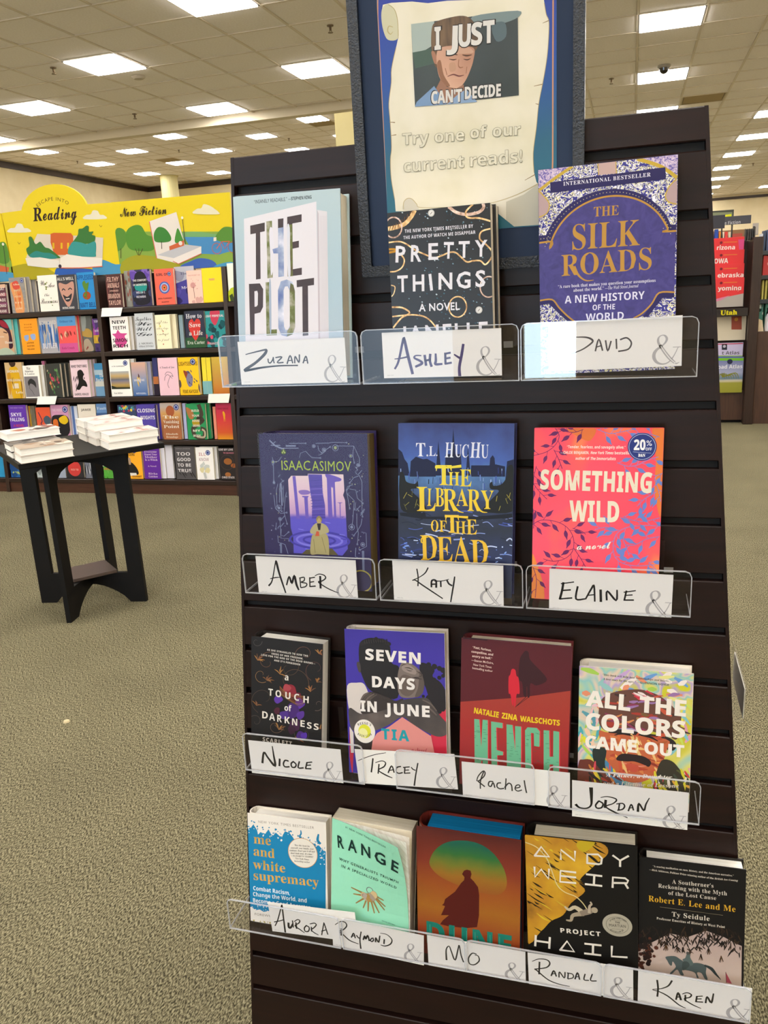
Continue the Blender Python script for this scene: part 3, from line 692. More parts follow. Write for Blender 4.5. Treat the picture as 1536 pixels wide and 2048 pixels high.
S(CDd, (920, 20, 1140, 18, 950, 415), '22263c', 'dark blue and green face-out book with a big red heart', art(R(0, .72, 1, 1, '2c5a34'), PG([(.5, .3), (.62, .22), (.78, .26), (.8, .42), (.7, .62), (.5, .8), (.28, .6), (.2, .42), (.25, .28), (.4, .22)], 'e03c34', True), T('How to', .1, .88, .2, .12, 'e8e8f0', 'sb'), T('Save', .25, .8, .44, .12, 'f4ece4', 'sb'), T('a Life', .2, .88, .66, .12, 'f0e8e0', 'sb'), T('Eva Carter', .08, .95, .9, .09, 'e0e8d8', 'sb')), si=1)
S(CDd, (1146, 20, 1362, 6, 1182, 412), '1d8a8c', 'teal face-out book with a red plume, right end of the second shelf', art(PG([(.3, 0), (.75, 0), (.7, .2), (.5, .4), (.3, .25)], 'd8405c', True), blobs(16, ['0f5a60', '2aa8a0', '104048'], .06, .12, 65, 0, .35, 1, 1), blobs(4, ['e04a68'], .03, .06, 66, 0, .6, .3, .9), T('LIGHT PERPETUAL', .03, .95, .17, .06, 'f0e8e8'), T('FRANCIS', .1, .6, .93, .06, 'f0c8d0')), si=1)
# third shelf
S(CCc, (65, 736, 310, 726, 108, 1210), 'c8a878', 'golden face-out book with a figure in a yellow dress, third shelf', art(PG([(.3, .15), (.65, .12), (.8, .3), (.85, 1), (.3, 1), (.25, .4)], 'e8b414', True), PG([(.3, .0), (.65, .0), (.6, .1), (.4, .12)], '3a2418', True), PG([(.1, .35), (.3, .3), (.3, .6), (.15, .9)], 'd89a28', True), R(.35, .58, .7, .72, 'f4e0c0'), streaks(8, ['8a5a1c', 'f4c840'], 71, .2, .9, .4, .5, .03), T('WOMAN', .12, .8, .28, .07, 'f4ead8'), T('INTELLIGENCE', .05, .95, .52, .06, 'f4ead8'), T('Leila', .5, .9, .86, .06, 'f4ead8', 'sb')), si=2)
S(CCc, (315, 786, 545, 772, 358, 1208), 'f0ece4', 'white face-out book with a grey square portrait, third shelf', art(R(.05, .33, .88, .96, '8a8488'), PG([(.25, .5), (.45, .4), (.7, .5), (.72, .68), (.6, .6), (.4, .55), (.3, .62)], '2c2c2c', True), ST([(.35, .62), (.32, .7), (.45, .78), (.55, .9)], .01, '2c2c2c'), T('May', .25, .5, .12, .08, '3a3a3a', 'sb'), T('Simona', .15, .65, .2, .06, '5a5a5a', 'sb'), T('& Louise', .12, .72, .28, .06, '7a7a7a', 'sb')), copies=1, cdx=.03, si=2)
S(CCc, (590, 718, 635, 716, 622, 1196), 'e078a8', 'narrow pink, yellow and blue patterned book, third shelf', art(R(0, .5, 1, .85, 'f0b820'), blobs(8, ['3a5aa0', 'e05a50', 'f0d8e0'], .05, .1, 74)), si=2, d=.062, t=.02)
S(CCc, (640, 760, 836, 755, 684, 1192), '2e302c', 'black face-out book with a ring of orange and green flowers, third shelf', art(blobs(9, ['d86a3c', 'e08a50', 'c8405c'], .04, .07, 75, .15, .2, .85, .85), blobs(12, ['4a7a4c', '6a9a5c', 'c8b890'], .02, .05, 76, .1, .15, .9, .9), streaks(10, ['5a8a50', '8aa868'], 77, .15, .85, .2, .7, .02, (.1, .25), .6)), copies=3, cdx=.032, si=2)
S(CCc, (970, 708, 1225, 700, 1022, 1200), 'e0c4cc', 'pale pink face-out book with a black inked figure, third shelf', art(PG([(.4, .3), (.6, .26), (.72, .36), (.66, .5), (.8, .58), (.85, .72), (.6, .7), (.4, .8), (.25, .76), (.4, .6), (.38, .45)], '14100f', True), streaks(16, ['14100f'], 81, .15, .8, .25, .75, .025, (.05, .14), -.5), T('WHO THEY WAS', .07, .93, .2, .075, '14100f'), T('GABRIEL KRAUZE', .12, .88, .95, .06, '1c1418')), copies=2, cdx=.02, si=2)
S(CCc, (1310, 752, 1500, 742, 1350, 1192), '3a88b8', 'blue sky and sea face-out book with cream lettering next to the divider', art(R(0, .2, 1, .35, 'b8d0dc'), R(0, .55, 1, .7, 'd8d8cc'), R(0, .7, 1, 1, '7aa8cc'), T('The', .4, .8, .42, .1, 'f4f0e4', 'sb'), T('Bachelor', .1, .98, .55, .1, 'f4f0e4', 'sb')), d=.03, si=2)
S(CDd, (92, 552, 325, 543, 128, 942), 'f0ece6', 'white face-out book with a sunset lake photograph, third shelf', art(R(.05, .32, .92, .8, grad_mat('sunset_lake', [(0, '2c3018'), (.25, 'c8a458'), (.48, '8a8494'), (.55, '6a6c78'), (.75, 'd8b470'), (1, 'b8c0c4')], .05, .19)), PG([(.05, .7), (.3, .75), (.92, .76), (.92, .8), (.05, .8)], '20281a'), T('A IN SUMMERS', .15, .75, .2, .035, '8a8a88'), T('Sue Miller', .15, .55, .93, .04, '7a7a78'), seal(.8, .1, .07)), copies=1, cdx=.04, si=2)
S(CDd, (342, 580, 500, 575, 372, 938), '9c9cb4', 'short blue and pink face-out book with a small falling figure, third shelf', art(F(grad_mat('pink_blue_sky', [(0, '3c68a8'), (.45, '8aa0c8'), (1, 'e8b8a0')], .0, .24)), streaks(6, ['e8c060', '5a2c2c', 'f4e8e0'], 85, .3, .6, .15, .6, .05, (.1, .25), .3), T('BREATHE', .15, .85, .56, .06, 'f0ecf0'), T('KATE RUSSELL', .2, .9, .95, .05, 'e8ecf4')), copies=1, cdx=.045, si=2)
S(CDd, (572, 532, 628, 528, 600, 935), '2c3068', 'narrow violet spine with orange glow, third shelf right bay', art(R(0, .5, 1, .7, 'c87840'), R(0, .7, 1, 1, '2a1c30')), si=2, d=.03, t=.02)
S(CDd, (630, 532, 846, 525, 658, 932), 'eac0cc', 'plain pink face-out book with a thin line drawing, third shelf', art(ST([(.35, .45), (.45, .38), (.65, .4), (.75, .5), (.65, .48), (.55, .55), (.45, .7), (.5, .8)], .012, '6a5a60'), ST([(.3, .6), (.35, .5), (.5, .45), (.7, .55)], .012, '6a5a60'), T('A Touch of Jen', .1, .85, .28, .05, '7a6068', 'sb')), si=2)
S(CDd, (850, 527, 1072, 518, 884, 925), 'f4c000', 'yellow face-out book with a violet torn face, third shelf', art(PG([(.35, .4), (.5, .36), (.62, .45), (.7, .55), (.62, .75), (.48, .78), (.38, .65)], '8a84a0', True), PG([(.25, .35), (.45, .4), (.4, .5), (.35, .55)], 'a04428', True), streaks(10, ['4a4448', '6a5a70'], 91, .4, .9, .3, .7, .03, (.03, .08), .8), PG([(0, .6), (.08, .62), (.1, .75), (.02, .8)], '5a4a50', True), PG([(.95, .7), (1, .8), (1, .95), (.93, .85)], '6a5058', True), T('LIGHTSEEKERS', .04, .96, .22, .1, '5a4810'), T('FEMI KAYODE', .15, .9, .95, .09, '4a3808'), seal(.75, .12, .08)), t=.034, si=2)
S(CDd, (1105, 527, 1156, 525, 1140, 925), 'f0d830', 'yellow and teal spine, left one of the pair, third shelf', art(R(0, .64, 1, 1, '8ac4c8')), si=2, d=.02, t=.02)
S(CDd, (1160, 527, 1212, 525, 1186, 920), 'f0d830', 'yellow and teal spine, right one of the pair, third shelf', art(R(0, .64, 1, 1, '8ac4c8')), si=2, d=.02, t=.02)
S(CDd, (1225, 522, 1400, 516, 1248, 872), 'e0a020', 'orange and yellow gradient book seen through the acrylic tray end', art(F(grad_mat('orange_glow', [(0, 'd8781c'), (.5, 'd8a040'), (1, 'e0b840')], 0, .24))), si=2)
# fourth shelf
S(CF_, (75, 52, 240, 45, 115, 385), '5a2aa0', 'purple face-out book with white wavy capitals behind the table books', art(T('SKYE', .12, .72, .32, .1, 'f0e8f8'), T('FALLING', .05, .85, .46, .1, 'f0e8f8'), T('A NOVEL', .2, .8, .62, .07, 'd83c50'), T('THE NEW YORK', .1, .85, .1, .04, 'a888d0')), si=3)
S(CF_, (242, 60, 322, 58, 280, 380), '6a6250', 'narrow brown book with an orange edge on the fourth shelf, left bay', art(R(0, 0, .3, 1, 'e06a20'), R(.3, 0, .5, 1, 'c89a30'), blobs(4, ['8a8068'], .05, .1, 95, .5)), si=3, d=.03)
S(CF_, (328, 75, 462, 70, 366, 380), 'd8502c', 'orange red face-out book with a slate blue bird shape, fourth shelf', art(PG([(.5, .35), (.75, .25), (1, .35), (.9, .55), (.6, .5)], '4a5a68', True), ST([(.2, .15), (.4, .4), (.3, .5), (.6, .6)], .03, '3c2a50')), si=3)
S(CF_, (466, 52, 632, 45, 502, 380), 'c088a8', 'dusty pink face-out book with a dark head and yellow mark, fourth shelf', art(PG([(.05, .35), (.4, .28), (.95, .35), (.95, .8), (.3, 1), (.05, .7)], '1c1820', True), PG([(.45, .38), (.8, .3), (.95, .45), (.75, .55), (.5, .5)], 'e8c018', True), PG([(.1, .45), (.35, .42), (.35, .7), (.15, .75)], 'e07028', True), T('THE PERISHING', .1, .95, .18, .07, 'e8c8d8'), seal(.83, .13, .09)), si=3)
S(CF_, (642, 62, 716, 56, 680, 380), 'd0d4e0', 'narrow white and blue book behind the stacked table books', art(R(.3, 0, .6, 1, '5a7ab8')), si=3, d=.03)
S(CF_, (720, 46, 888, 40, 752, 370), 'd8cec0', 'cream face-out book, only the top line of its cover visible above the table books', art(T('JAMIE', .2, .75, .18, .06, '4a4440')), si=3)
S(CF_, (892, 40, 1010, 38, 925, 368), '5a80b0', 'light blue book at the divider behind the table books', art(T('Fault', .1, .9, .16, .07, 'c8d8e8', 'sb'), R(0, .25, 1, .4, '3c5c8c')), si=3)
S(CE_, (85, 66, 305, 60, 125, 480), '2a3a5c', 'dark face-out book with coloured letters, top edge showing above the white stack', art(T('MK S', .1, .9, .14, .09, '58c0c0'), blobs(8, ['c03c50', '3a9c90', 'e8c840', '5a6ab0'], .03, .07, 98, 0, 0, 1, .2)), si=3)
S(CE_, (306, 60, 545, 50, 345, 480), '4a3a9a', 'violet face-out book with white condensed capitals behind the white stack', art(T('CLOSING', .06, .95, .22, .1, 'f0ecf4'), T('NIGHTS', .2, .9, .42, .1, 'f0ecf4'), R(.93, 0, 1, 1, '2a2054')), copies=1, cdx=.03, si=3)
S(CE_, (592, 42, 828, 38, 622, 470), 'c88858', 'brown and gold face-out book with a floating head, fourth shelf', art(F(grad_mat('dusk_gold', [(0, '4a3430'), (.5, 'b8703c'), (.8, 'e0a860'), (1, 'c8b8b0')], 0, .25)), CI((.5, .22), .13, 'b05c34', ry=.15), PG([(.2, .5), (.5, .45), (.85, .5), (.95, 1), (.1, 1)], 'b06c44', True), multi(['The', 'Vanishing', 'Point'], 'f4ead8', 'sb', x0=.12, x1=.9, y0=.42, dy=.13, h=.08), multi(['Elizabeth', 'Brundage'], 'f0dcc0', 'sb', x0=.2, x1=.8, y0=.87, dy=.08, h=.05), seal(.82, .12, .08)), si=3)
S(CE_, (850, 45, 892, 42, 882, 468), 'b8bce0', 'narrow pale violet spine left of the green book', None, si=3, d=.03, t=.02)
S(CE_, (897, 52, 1126, 42, 922, 470), '1c8a50', 'green face-out book with a curling snake, fourth shelf', art(ST([(.7, .05), (.8, .3), (.6, .4), (.85, .45), (.5, .6), (.3, .7), (.4, .9), (.8, .95), (.9, .75), (.75, .7)], .12, '4a4034'), PG([(.02, .1), (.35, .2), (.38, .4), (.15, .4)], 'b87844', True), ST([(.5, .92), (.85, .93), (.9, .78), (.78, .72)], .05, 'c8b89c'), PG([(.3, .48), (.6, .45), (.65, .6), (.35, .6)], 'b89c20', True), multi(['BUILD', 'YOUR', 'HOUSE', 'AROUND', 'MY', 'BODY'], 'f0ecdc', 'b', x0=.3, x1=.68, y0=.22, dy=.14, h=.06)), copies=1, cdx=.04, si=3)
S(CE_, (1205, 86, 1242, 85, 1243, 470), 'e08a70', 'thin coral book just left of the red orange one', None, si=3, d=.02, t=.02)
S(CE_, (1245, 46, 1430, 42, 1283, 472), 'e03040', 'red to orange face-out book with a small yellow figure, right end of the fourth shelf', art(F(grad_mat('red_to_orange', [(0, 'f0a010'), (.2, 'e05a20'), (.6, 'e0343c'), (1, 'c82050')], 0, .25)), PG([(.42, .25), (.5, .22), (.58, .3), (.56, .4), (.6, .52), (.52, .42), (.48, .52), (.46, .38)], 'f4b018', True), T('SAVAGE TONGUES', .1, .8, .17, .05, '8a1838')), si=3)
# bottom shelf
S(CF_, (-60, 480, 30, 475, -20, 712), '2088b8', 'blue book at the left picture edge, bottom shelf', None, si=4)
S(CF_, (70, 450, 245, 445, 112, 730), '1c5a9c', 'blue face-out book with yellow green lettering under the left table corner', art(T('A.E.', .3, .7, .72, .09, 'd8e020'), T('AUNSON', .1, .9, .9, .1, 'e0e820'), blobs(6, ['184884', '2c78b8'], .1, .2, 99)), si=4)
S(CF_, (270, 450, 385, 445, 300, 725), 'a8b0b0', 'grey white book between the table legs, bottom shelf', art(blobs(6, ['c8ccc8', '8a9090'], .1, .2, 100)), si=4)
S(CF_, (440, 450, 590, 445, 470, 722), '9098a8', 'pale blue grey book under the table arch, bottom shelf', art(blobs(6, ['b8bcc8', '5a6478'], .1, .2, 101)), si=4)
S(CF_, (592, 450, 755, 445, 628, 725), '201c20', 'black face-out book with a big red disc under the table', art(CI((.5, .68), .25, 'd8403c', ry=.26), T('RED TO', .3, .72, .75, .06, 'f0a898')), si=4)
S(CF_, (775, 450, 858, 446, 795, 726), '6a6c78', 'narrow grey city pattern book under the table', art(streaks(12, ['c0c4cc', '2c2e38'], 103, 0, 1, .4, .7, .04, (.2, .3))), si=4)
S(CF_, (935, 452, 1060, 448, 980, 735), '4c9a34', 'green face-out book seen between the right table legs', art(R(0, .5, 1, .6, 'e0d8c0'), T('FAMOUS', .1, .9, .72, .07, 'e0503c'), blobs(5, ['3a7a28', '6ab050'], .06, .1, 104, 0, .7, 1, 1)), si=4)
S(CE_, (200, 588, 358, 582, 250, 932), 'f0a81c', 'yellow orange face-out book with a man in a black jacket, bottom shelf', art(PG([(.0, .5), (.25, .45), (.6, .65), (.65, .85), (0, .85)], '1c1816', True), PG([(0, .8), (.5, .8), (.55, .88), (0, .9)], 'f0e8dc'), PG([(.0, .3), (.15, .3), (.18, .5), (0, .5)], 'b8987c', True), T('YOUNG', .0, .5, .22, .1, '2c1c10'), T('EDUHART', .2, .9, .95, .06, '7a4808'), seal(.5, .05, .08)), copies=1, cdx=.02, si=4)
S(CE_, (385, 562, 585, 545, 408, 925), '5a1e90', 'purple face-out book with pink white title lines, bottom shelf', art(multi(['Everyone', 'Knows Your', 'Mother', 'Is a Witch'], 'e4c8e4', 'sb', x0=.12, x1=.85, y0=.17, dy=.085, h=.06), T('A Novel', .25, .75, .62, .05, 'e0c0e0', 'sb'), multi(['Rivka', 'Galchen'], 'e4c8e4', 'sb', x0=.25, x1=.78, y0=.86, dy=.09, h=.06)), si=4)
S(CE_, (590, 542, 640, 538, 622, 925), 'dcd8e0', 'white spine, left one of the pair beside the purple book', None, si=4, d=.02, t=.02)
S(CE_, (648, 538, 738, 534, 672, 925), 'dcd8e0', 'white curved book leaning beside the purple book, bottom shelf', None, si=4, d=.03, t=.02)
S(CE_, (762, 556, 1000, 540, 782, 930), '4a4648', 'charcoal face-out book with hollow white capitals, bottom shelf', art(multi(['TOO', 'GOOD', 'TO BE', 'TRUE'], 'e8e4e4', 'b', x0=.12, x1=.78, y0=.27, dy=.17, h=.1), T('CAROLA LOVERING', .08, .8, .08, .04, '8a8488'), streaks(8, ['2c282a'], 107, .1, .9, .72, .8, .03, (.08, .2), .9)), t=.035, si=4)
S(CE_, (1003, 566, 1212, 560, 1036, 945), 'f0ece8', 'white face-out book with a pale watercolour bulb, bottom shelf', art(T('ILL', .2, .6, .26, .1, 'd8a0a4'), T('KNOW', .2, .75, .42, .1, 'c8b0b4'), blobs(6, ['f0e4b0', 'f0d0d0', 'd8dcd8'], .06, .1, 108, .3, .45, .7, .75), ST([(.45, .8), (.5, .95)], .08, 'd0d0cc'), seal(.72, .16, .08)), copies=1, cdx=.035, si=4)
S(CE_, (1285, 572, 1472, 562, 1306, 940), '201818', 'black face-out book with brown discs, right end of the bottom shelf', art(CI((.55, .42), .14, 'a0622c', ry=.1), CI((.9, .55), .1, 'a8602c', ry=.07), CI((.5, .83), .1, 'a86a34', ry=.07), CI((.5, .45), .24, '4a3c38', ring=.02), T('GIVE MY LOVE', .02, .92, .08, .06, 'e8dcdc'), T('TO SAVAGES', .3, .96, .18, .05, 'c87888'), T('CHRIS STUCK', .1, .9, .95, .06, 'e8dcdc')), si=4)
# shelf-edge tags
def shelf_tag(q, lab, d=-.03):
    P = [onL(x, y, d) for x, y in q]
    m = MB().quad(*P); n = LN * .0015
    i = 4; m.v += [tuple(V(p) - n) for p in m.v[:4]]
    m.f = [[0, 1, 2, 3], [7, 6, 5, 4], [0, 4, 5, 1], [1, 5, 6, 2], [2, 6, 7, 3], [3, 7, 4, 0]]; m.m = [0] * 6
    o = m.build('shelf_tag', mat('f6f2ea', .6)); tag(o, lab, 'sign', 'white shelf-edge cards')
shelf_tag([(204, 616), (245, 615), (241, 632), (202, 633.5)], 'white shelf-edge card under the divider of the top shelf')
shelf_tag([(75.5, 793), (114, 792), (110, 808.5), (73, 809)], 'white shelf-edge card below the third shelf, left bay')
shelf_tag([(417, 788), (460, 787), (457, 805.5), (415.5, 806)], 'white shelf-edge card below the third shelf, right bay')
# header boards ------------------------------------------------------------------
HY = yl(TOPZ) + .04
CH = (0, 360, 3.2)
def header(name, outline_px, lab, zbot, drawf):
    P = [on_y(CH[0] + x / 3.2, CH[1] + y / 3.2, HY) for x, y in outline_px]
    x0 = min(p.x for p in P); x1 = max(p.x for p in P); z0 = zbot; z1 = max(p.z for p in P)
    M = frame(V((x0, HY, z0)), V((1, 0, 0)), V((0, -1, 0)))
    o = root(name, lab, 'sign', M, 'yellow header boards above the bookcases')
    MB().prism([(p.x - x0, max(0, p.z - z0)) for p in P if p.z > z0 - 1.2], 0, .02).build('board', mat('d9c10c', .5, .3), o)
    a = Art(M, x1 - x0, z1 - z0, CH, 6e-4); drawf(a); a.build('printed_scene', o)
dome = [(138, 195)] + [(350 + 215 * math.cos(math.radians(t)), 222 + 196 * math.sin(math.radians(t))) for t in range(188, 345, 8)] + [(563, 155)]
zb = TOPZ + .002
def shiftdown(x, y, t): return (x, y)
def reading(a):
    a.poly([(-10, 600), (60, 560), (180, 535), (300, 560), (420, 690), (-10, 700)], 'b4a81c', True)
    a.poly([(355, 575), (430, 568), (620, 580), (700, 700), (390, 700)], '2c60b4', True)
    a.poly([(590, 560), (650, 510), (740, 540), (830, 545), (830, 700), (680, 700)], '4a9cc8', True)
    a.poly([(170, 490), (180, 548), (380, 562), (655, 552), (662, 370), (560, 360), (240, 345), (215, 400)], 'e4d8c4')
    a.poly([(325, 345), (345, 338), (455, 340), (470, 360), (470, 480), (350, 480), (325, 400)], 'd8662c')
    for x in (338, 390, 432): a.rect(x, 402, x + 12, 440, 'ecc020')
    for pts, c in (([(170, 445), (190, 420), (185, 370), (205, 365), (230, 410), (260, 395), (290, 430), (320, 440), (370, 480), (385, 500), (300, 498), (200, 495)], '3c7a38'),
                   ([(480, 380), (500, 350), (505, 315), (530, 310), (555, 292), (570, 300), (570, 330), (600, 330), (590, 350), (612, 360), (600, 400), (520, 410), (470, 400)], '3c7a38'),
                   ([(450, 420), (470, 395), (520, 400), (560, 410), (612, 395), (615, 470), (600, 492), (450, 480), (440, 440)], '3a9c98'),
                   ([(190, 490), (230, 455), (280, 465), (330, 470), (370, 500), (280, 505)], '2c8c84')): a.poly(pts, c, True)
    a.poly([(165, 500), (260, 495), (380, 515), (385, 560), (300, 562), (180, 548)], 'f0e8dc')
    a.poly([(385, 560), (390, 500), (430, 475), (530, 490), (658, 500), (655, 552), (520, 560)], 'f4ecdf')
    a.stroke([(390, 563), (520, 562), (658, 553)], 6, 'e0705a'); a.circ((388, 552), 12, '3a2a3c')
    for cx, cy in ((125, 315), (610, 230)): a.poly([(cx - 72, cy + 20), (cx - 60, cy - 5), (cx - 30, cy - 10), (cx - 15, cy - 35), (cx + 15, cy - 32), (cx + 30, cy - 8), (cx + 55, cy - 5), (cx + 68, cy + 18)], 'f0e8cc', True)
    a.text('ESCAPE INTO', (232, 140), (436, 124), 22, '4a3c10', 'n', 0, 0, 1.2, arc=1.15)
    a.text('R', (214, 264), (272, 260), 84, '2a1410', 'sb', .01, .2).text('eading', (276, 258), (495, 244), 84, '2a1410', 'sc', .014)
    for x, y in ((122, 405), (645, 296)): a.stroke([(x - 8, y - 8), (x, y + 4), (x + 8, y - 4)], 3, '5a5010')
def fiction(a):
    a.poly([(715, 330), (1480, 330), (1500, 700), (760, 700)], '8cae48')
    a.poly([(1140, 350), (1240, 330), (1380, 345), (1480, 330), (1480, 380), (1180, 380)], '7ab070', True)
    a.poly([(1180, 365), (1490, 365), (1490, 480), (1240, 470)], '4a90c8')
    a.poly([(1350, 500), (1490, 460), (1500, 560), (1300, 540)], '8cae48', True)
    a.poly([(770, 560), (800, 510), (880, 480), (1000, 490), (1100, 500), (1160, 560), (1200, 720), (760, 720)], 'a8a424', True)
    a.poly([(1150, 560), (1220, 520), (1290, 500), (1380, 530), (1400, 640), (1180, 640)], '3c62b4', True)
    a.poly([(1360, 570), (1400, 540), (1500, 530), (1500, 640), (1380, 640)], '4a9cc8', True)
    a.poly([(740, 320), (790, 315), (812, 370), (790, 430), (745, 450)], '5a9034', True); a.stroke([(775, 440), (775, 500)], 5, '4a3c1c')
    a.poly([(806, 380), (815, 320), (860, 290), (905, 295), (940, 350), (985, 370), (985, 445), (900, 455), (830, 440)], '549030', True)
    for p in ([(868, 440), (885, 480)], [(890, 440), (890, 482)], [(915, 440), (895, 482)]): a.stroke(p, 4, '4a3c1c', False)
    a.poly([(958, 265), (1130, 205), (1185, 415), (1290, 425), (1290, 470), (1140, 535), (1005, 500)], 'f0e6dc')
    a.poly([(1010, 480), (1180, 412), (1290, 425), (1115, 500)], 'c8c8cc'); a.poly([(1115, 500), (1290, 428), (1290, 468), (1145, 535), (1110, 520)], 'f4ece4')
    a.stroke([(958, 268), (1005, 500)], 6, 'e0705a', False); a.stroke([(1110, 520), (1145, 537), (1290, 472)], 5, 'e0705a', False)
    a.poly([(988, 340), (1015, 302), (1060, 312), (1095, 360), (1090, 392), (1030, 400), (992, 390)], '3f8838', True); a.stroke([(1036, 395), (1038, 440)], 5, '3a2c1c', False)
    a.poly([(1122, 400), (1130, 330), (1142, 310), (1165, 360), (1175, 400)], '4a9438', True)
    a.stroke([(1168, 245), (1188, 410)], 4, '3a3c38', False); a.circ((1168, 242), 9, 'f4f0e0')
    a.poly([(1085, 425), (1180, 385), (1180, 420), (1088, 450)], 'd8683c'); a.circ((1158, 405), 14, 'f0e0d8')
    a.poly([(1380, 380), (1420, 310), (1470, 300), (1500, 320), (1500, 400)], '5a9034', True)
    for c in ((1388, 438), (1490, 430)): a.circ(c, 36, 'c86a50', ring=4)
    a.stroke([(1388, 438), (1420, 395), (1470, 392)], 5, 'd86a58', False); a.stroke([(1420, 395), (1440, 440), (1470, 392)], 5, 'd86a58', False); a.poly([(1368, 368), (1386, 366), (1386, 390), (1368, 392)], 'f0e4cc')
    a.poly([(1240, 215), (1262, 185), (1290, 180), (1305, 155), (1345, 165), (1375, 185), (1400, 205), (1395, 220)], 'f0e8c8', True)
    a.text('New Fiction', (772, 236), (1068, 216), 58, '2a1c10', 'sc', .008)
def leftsign(a):
    a.poly([(-60, 500), (40, 470), (90, 620), (-60, 640)], '8cae48', True); a.poly([(-80, 560), (0, 545), (60, 560), (50, 600), (-80, 600)], 'd8683c')
    a.poly([(-40, 450), (0, 400), (40, 410), (60, 520), (0, 530)], '5a9034', True); a.poly([(-80, 600), (60, 590), (110, 620), (110, 700), (-80, 700)], '4a9cc8', True)
    a.stroke([(22, 410), (45, 600)], 4, '3a3c38', False); a.circ((21, 411), 9, 'f4f0e0')
hp = lambda x, y: (x, y)
header('header_board', [(12, 212)] + dome + [(712, 145), (790, 640), (95, 640)], 'yellow header board with a round top reading Escape Into Reading', zb, reading)
header('header_board', [(712, 143), (1466, 78), (1500, 600), (790, 640)], 'yellow header board reading New Fiction with trees and a giant book', zb, fiction)
header('header_board', [(-300, 235), (4, 213), (92, 640), (-240, 660)], 'yellow header board with an orange bench cut by the left picture edge', zb, leftsign)
m = MB().box((XD[0], HY + .022, TOPZ + .002), (XD[3] + .04, HY + .05, TOPZ + .42)); o = m.build('header_rail', M_esp); tag(o, 'dark wooden rail board holding the yellow headers', 'rail')

# ================================================================ DISPLAY TABLE
TZ = .80; TT = .026
tn = on_z(36.5, 929, TZ); tr = on_z(328, 885, TZ)
a_ = (tr - tn).normalized(); b_ = V((-a_.y, a_.x, 0)); LT = (tr - tn).length
Mt = Matrix(((a_.x, b_.x, 0, tn.x), (a_.y, b_.y, 0, tn.y), (0, 0, 1, 0), (0, 0, 0, 1)))
Mi = Mt.inverted()
table = root('display_table', 'black square display table with crossed arched leg panels in front of the bookcases', 'table', Mt)
M_blk = noise_mat('black_painted_wood', ['090706', '100c0a'], 12, .55, 3, .05, 90, spec=.2)
MB().bbox((0, 0, 0), (LT, LT, TT), .003).build('tabletop', M_blk, table, Matrix.Translation((0, 0, TZ - TT)))
fF = on_z(134, 1245, 0); fR = on_z(295, 1201, 0); fL = on_z(86, 1204, 0)
HZ = TZ - TT; th = .024
def panel_outline(wd):
    post = .078; foot = .10; n = 12
    out = [(0, 0), (foot * .8, 0)]
    for k in range(1, n):
        t = k / n; out.append((foot * .8 + (wd - 1.6 * foot) * t, .098 * math.sin(math.pi * t) ** .75))
    out += [(wd - foot * .8, 0), (wd, 0), (wd - .004, HZ), (.004, HZ)]
    top = HZ - .05; hole = [(post, .155), (wd - post, .155), (wd - post, top - .05)]
    for k in range(1, 8):
        t = k / 8; hole.append((wd - post - (wd - 2 * post) * t, top - .05 + .05 * math.sin(math.pi * t) ** .5))
    hole.append((post, top - .05))
    return out, hole
cC = (fL + fR) / 2; dLR = (fR - fL).normalized(); dFB = V((-dLR.y, dLR.x, 0)); wl = (fR - fL).length
ol, ho = panel_outline(wl)
for dd in (dLR, dFB):
    Ow = cC - dd * wl / 2
    Mw = Matrix(((dd.x, -dd.y, 0, Ow.x), (dd.y, dd.x, 0, Ow.y), (0, 0, 1, 0), (0, 0, 0, 1)))
    MB().prism(ol, -th / 2, th / 2, [ho]).build('leg_panel', M_blk, table, Mi @ Mw)
c_ = Mi @ cC
MB().bbox((c_.x - .105, c_.y - .105, .156), (c_.x + .105, c_.y + .105, .172), .002).build('lower_shelf', mat('4a3c36', .4), table)
# books lying on the table
def lying(px, py, z, L, Wd, t, ang, cover, pages, lab, art=None, grp='white-edged hardcovers stacked on the table'):
    """near-left bottom corner at the pixel on height z; long fore-edge runs along the near table edge"""
    P = on_z(px, py, z)
    ca, sa = math.cos(ang), math.sin(ang); u = a_ * ca + b_ * sa; v = b_ * ca - a_ * sa
    # local book frame: cover up. x = width (spine far -> fore edge near), z = height along u
    ex = -v; ez = u; ey = ez.cross(ex)      # ey = depth direction
    # depth must point down (front cover up)
    if ey.z > 0: ex = v; ey = ez.cross(ex)
    O = P + V((0, 0, t)); O = O + (v * Wd if (ex - (-v)).length < .1 else V((0, 0, 0)))
    M = Matrix(((ex.x, ey.x, ez.x, O.x), (ex.y, ey.y, ez.y, O.y), (ex.z, ey.z, ez.z, O.z), (0, 0, 0, 1)))
    o = root('book', lab, 'book', M, grp)
    book_parts(o, Wd, L, t, 'hard', mat(cover, .4, .4), pages, far=True)
    if art:
        a = Art(M, Wd, L, None, 3e-4); art(a); a.build('cover_print', o)
    return o
TB = .031
pinkart = art(F('efe4dc'), streaks(16, ['c87870', 'e0b0a8', '9a5a54', 'd89a90'], 121, 0, 1, .05, .7, .05, (.1, .3), .3), T('STORIES', .1, .9, .3, .05, 'b05048', 'sb'))
greyart = art(F('6a6058'), blobs(9, ['8a7c70', '4a4440', 'a89c90'], .1, .2, 122), T('MEMOIR', .1, .8, .5, .05, 'd8d0c8', 'sb'))
redart = art(F('e8e0da'), blobs(10, ['8a3c2c', '3c2c28', 'c8a080', 'b86a50'], .06, .16, 123, .1, .1, .9, .9), T('BURNT', .2, .8, .5, .07, 'f4ece4', 'sb'))
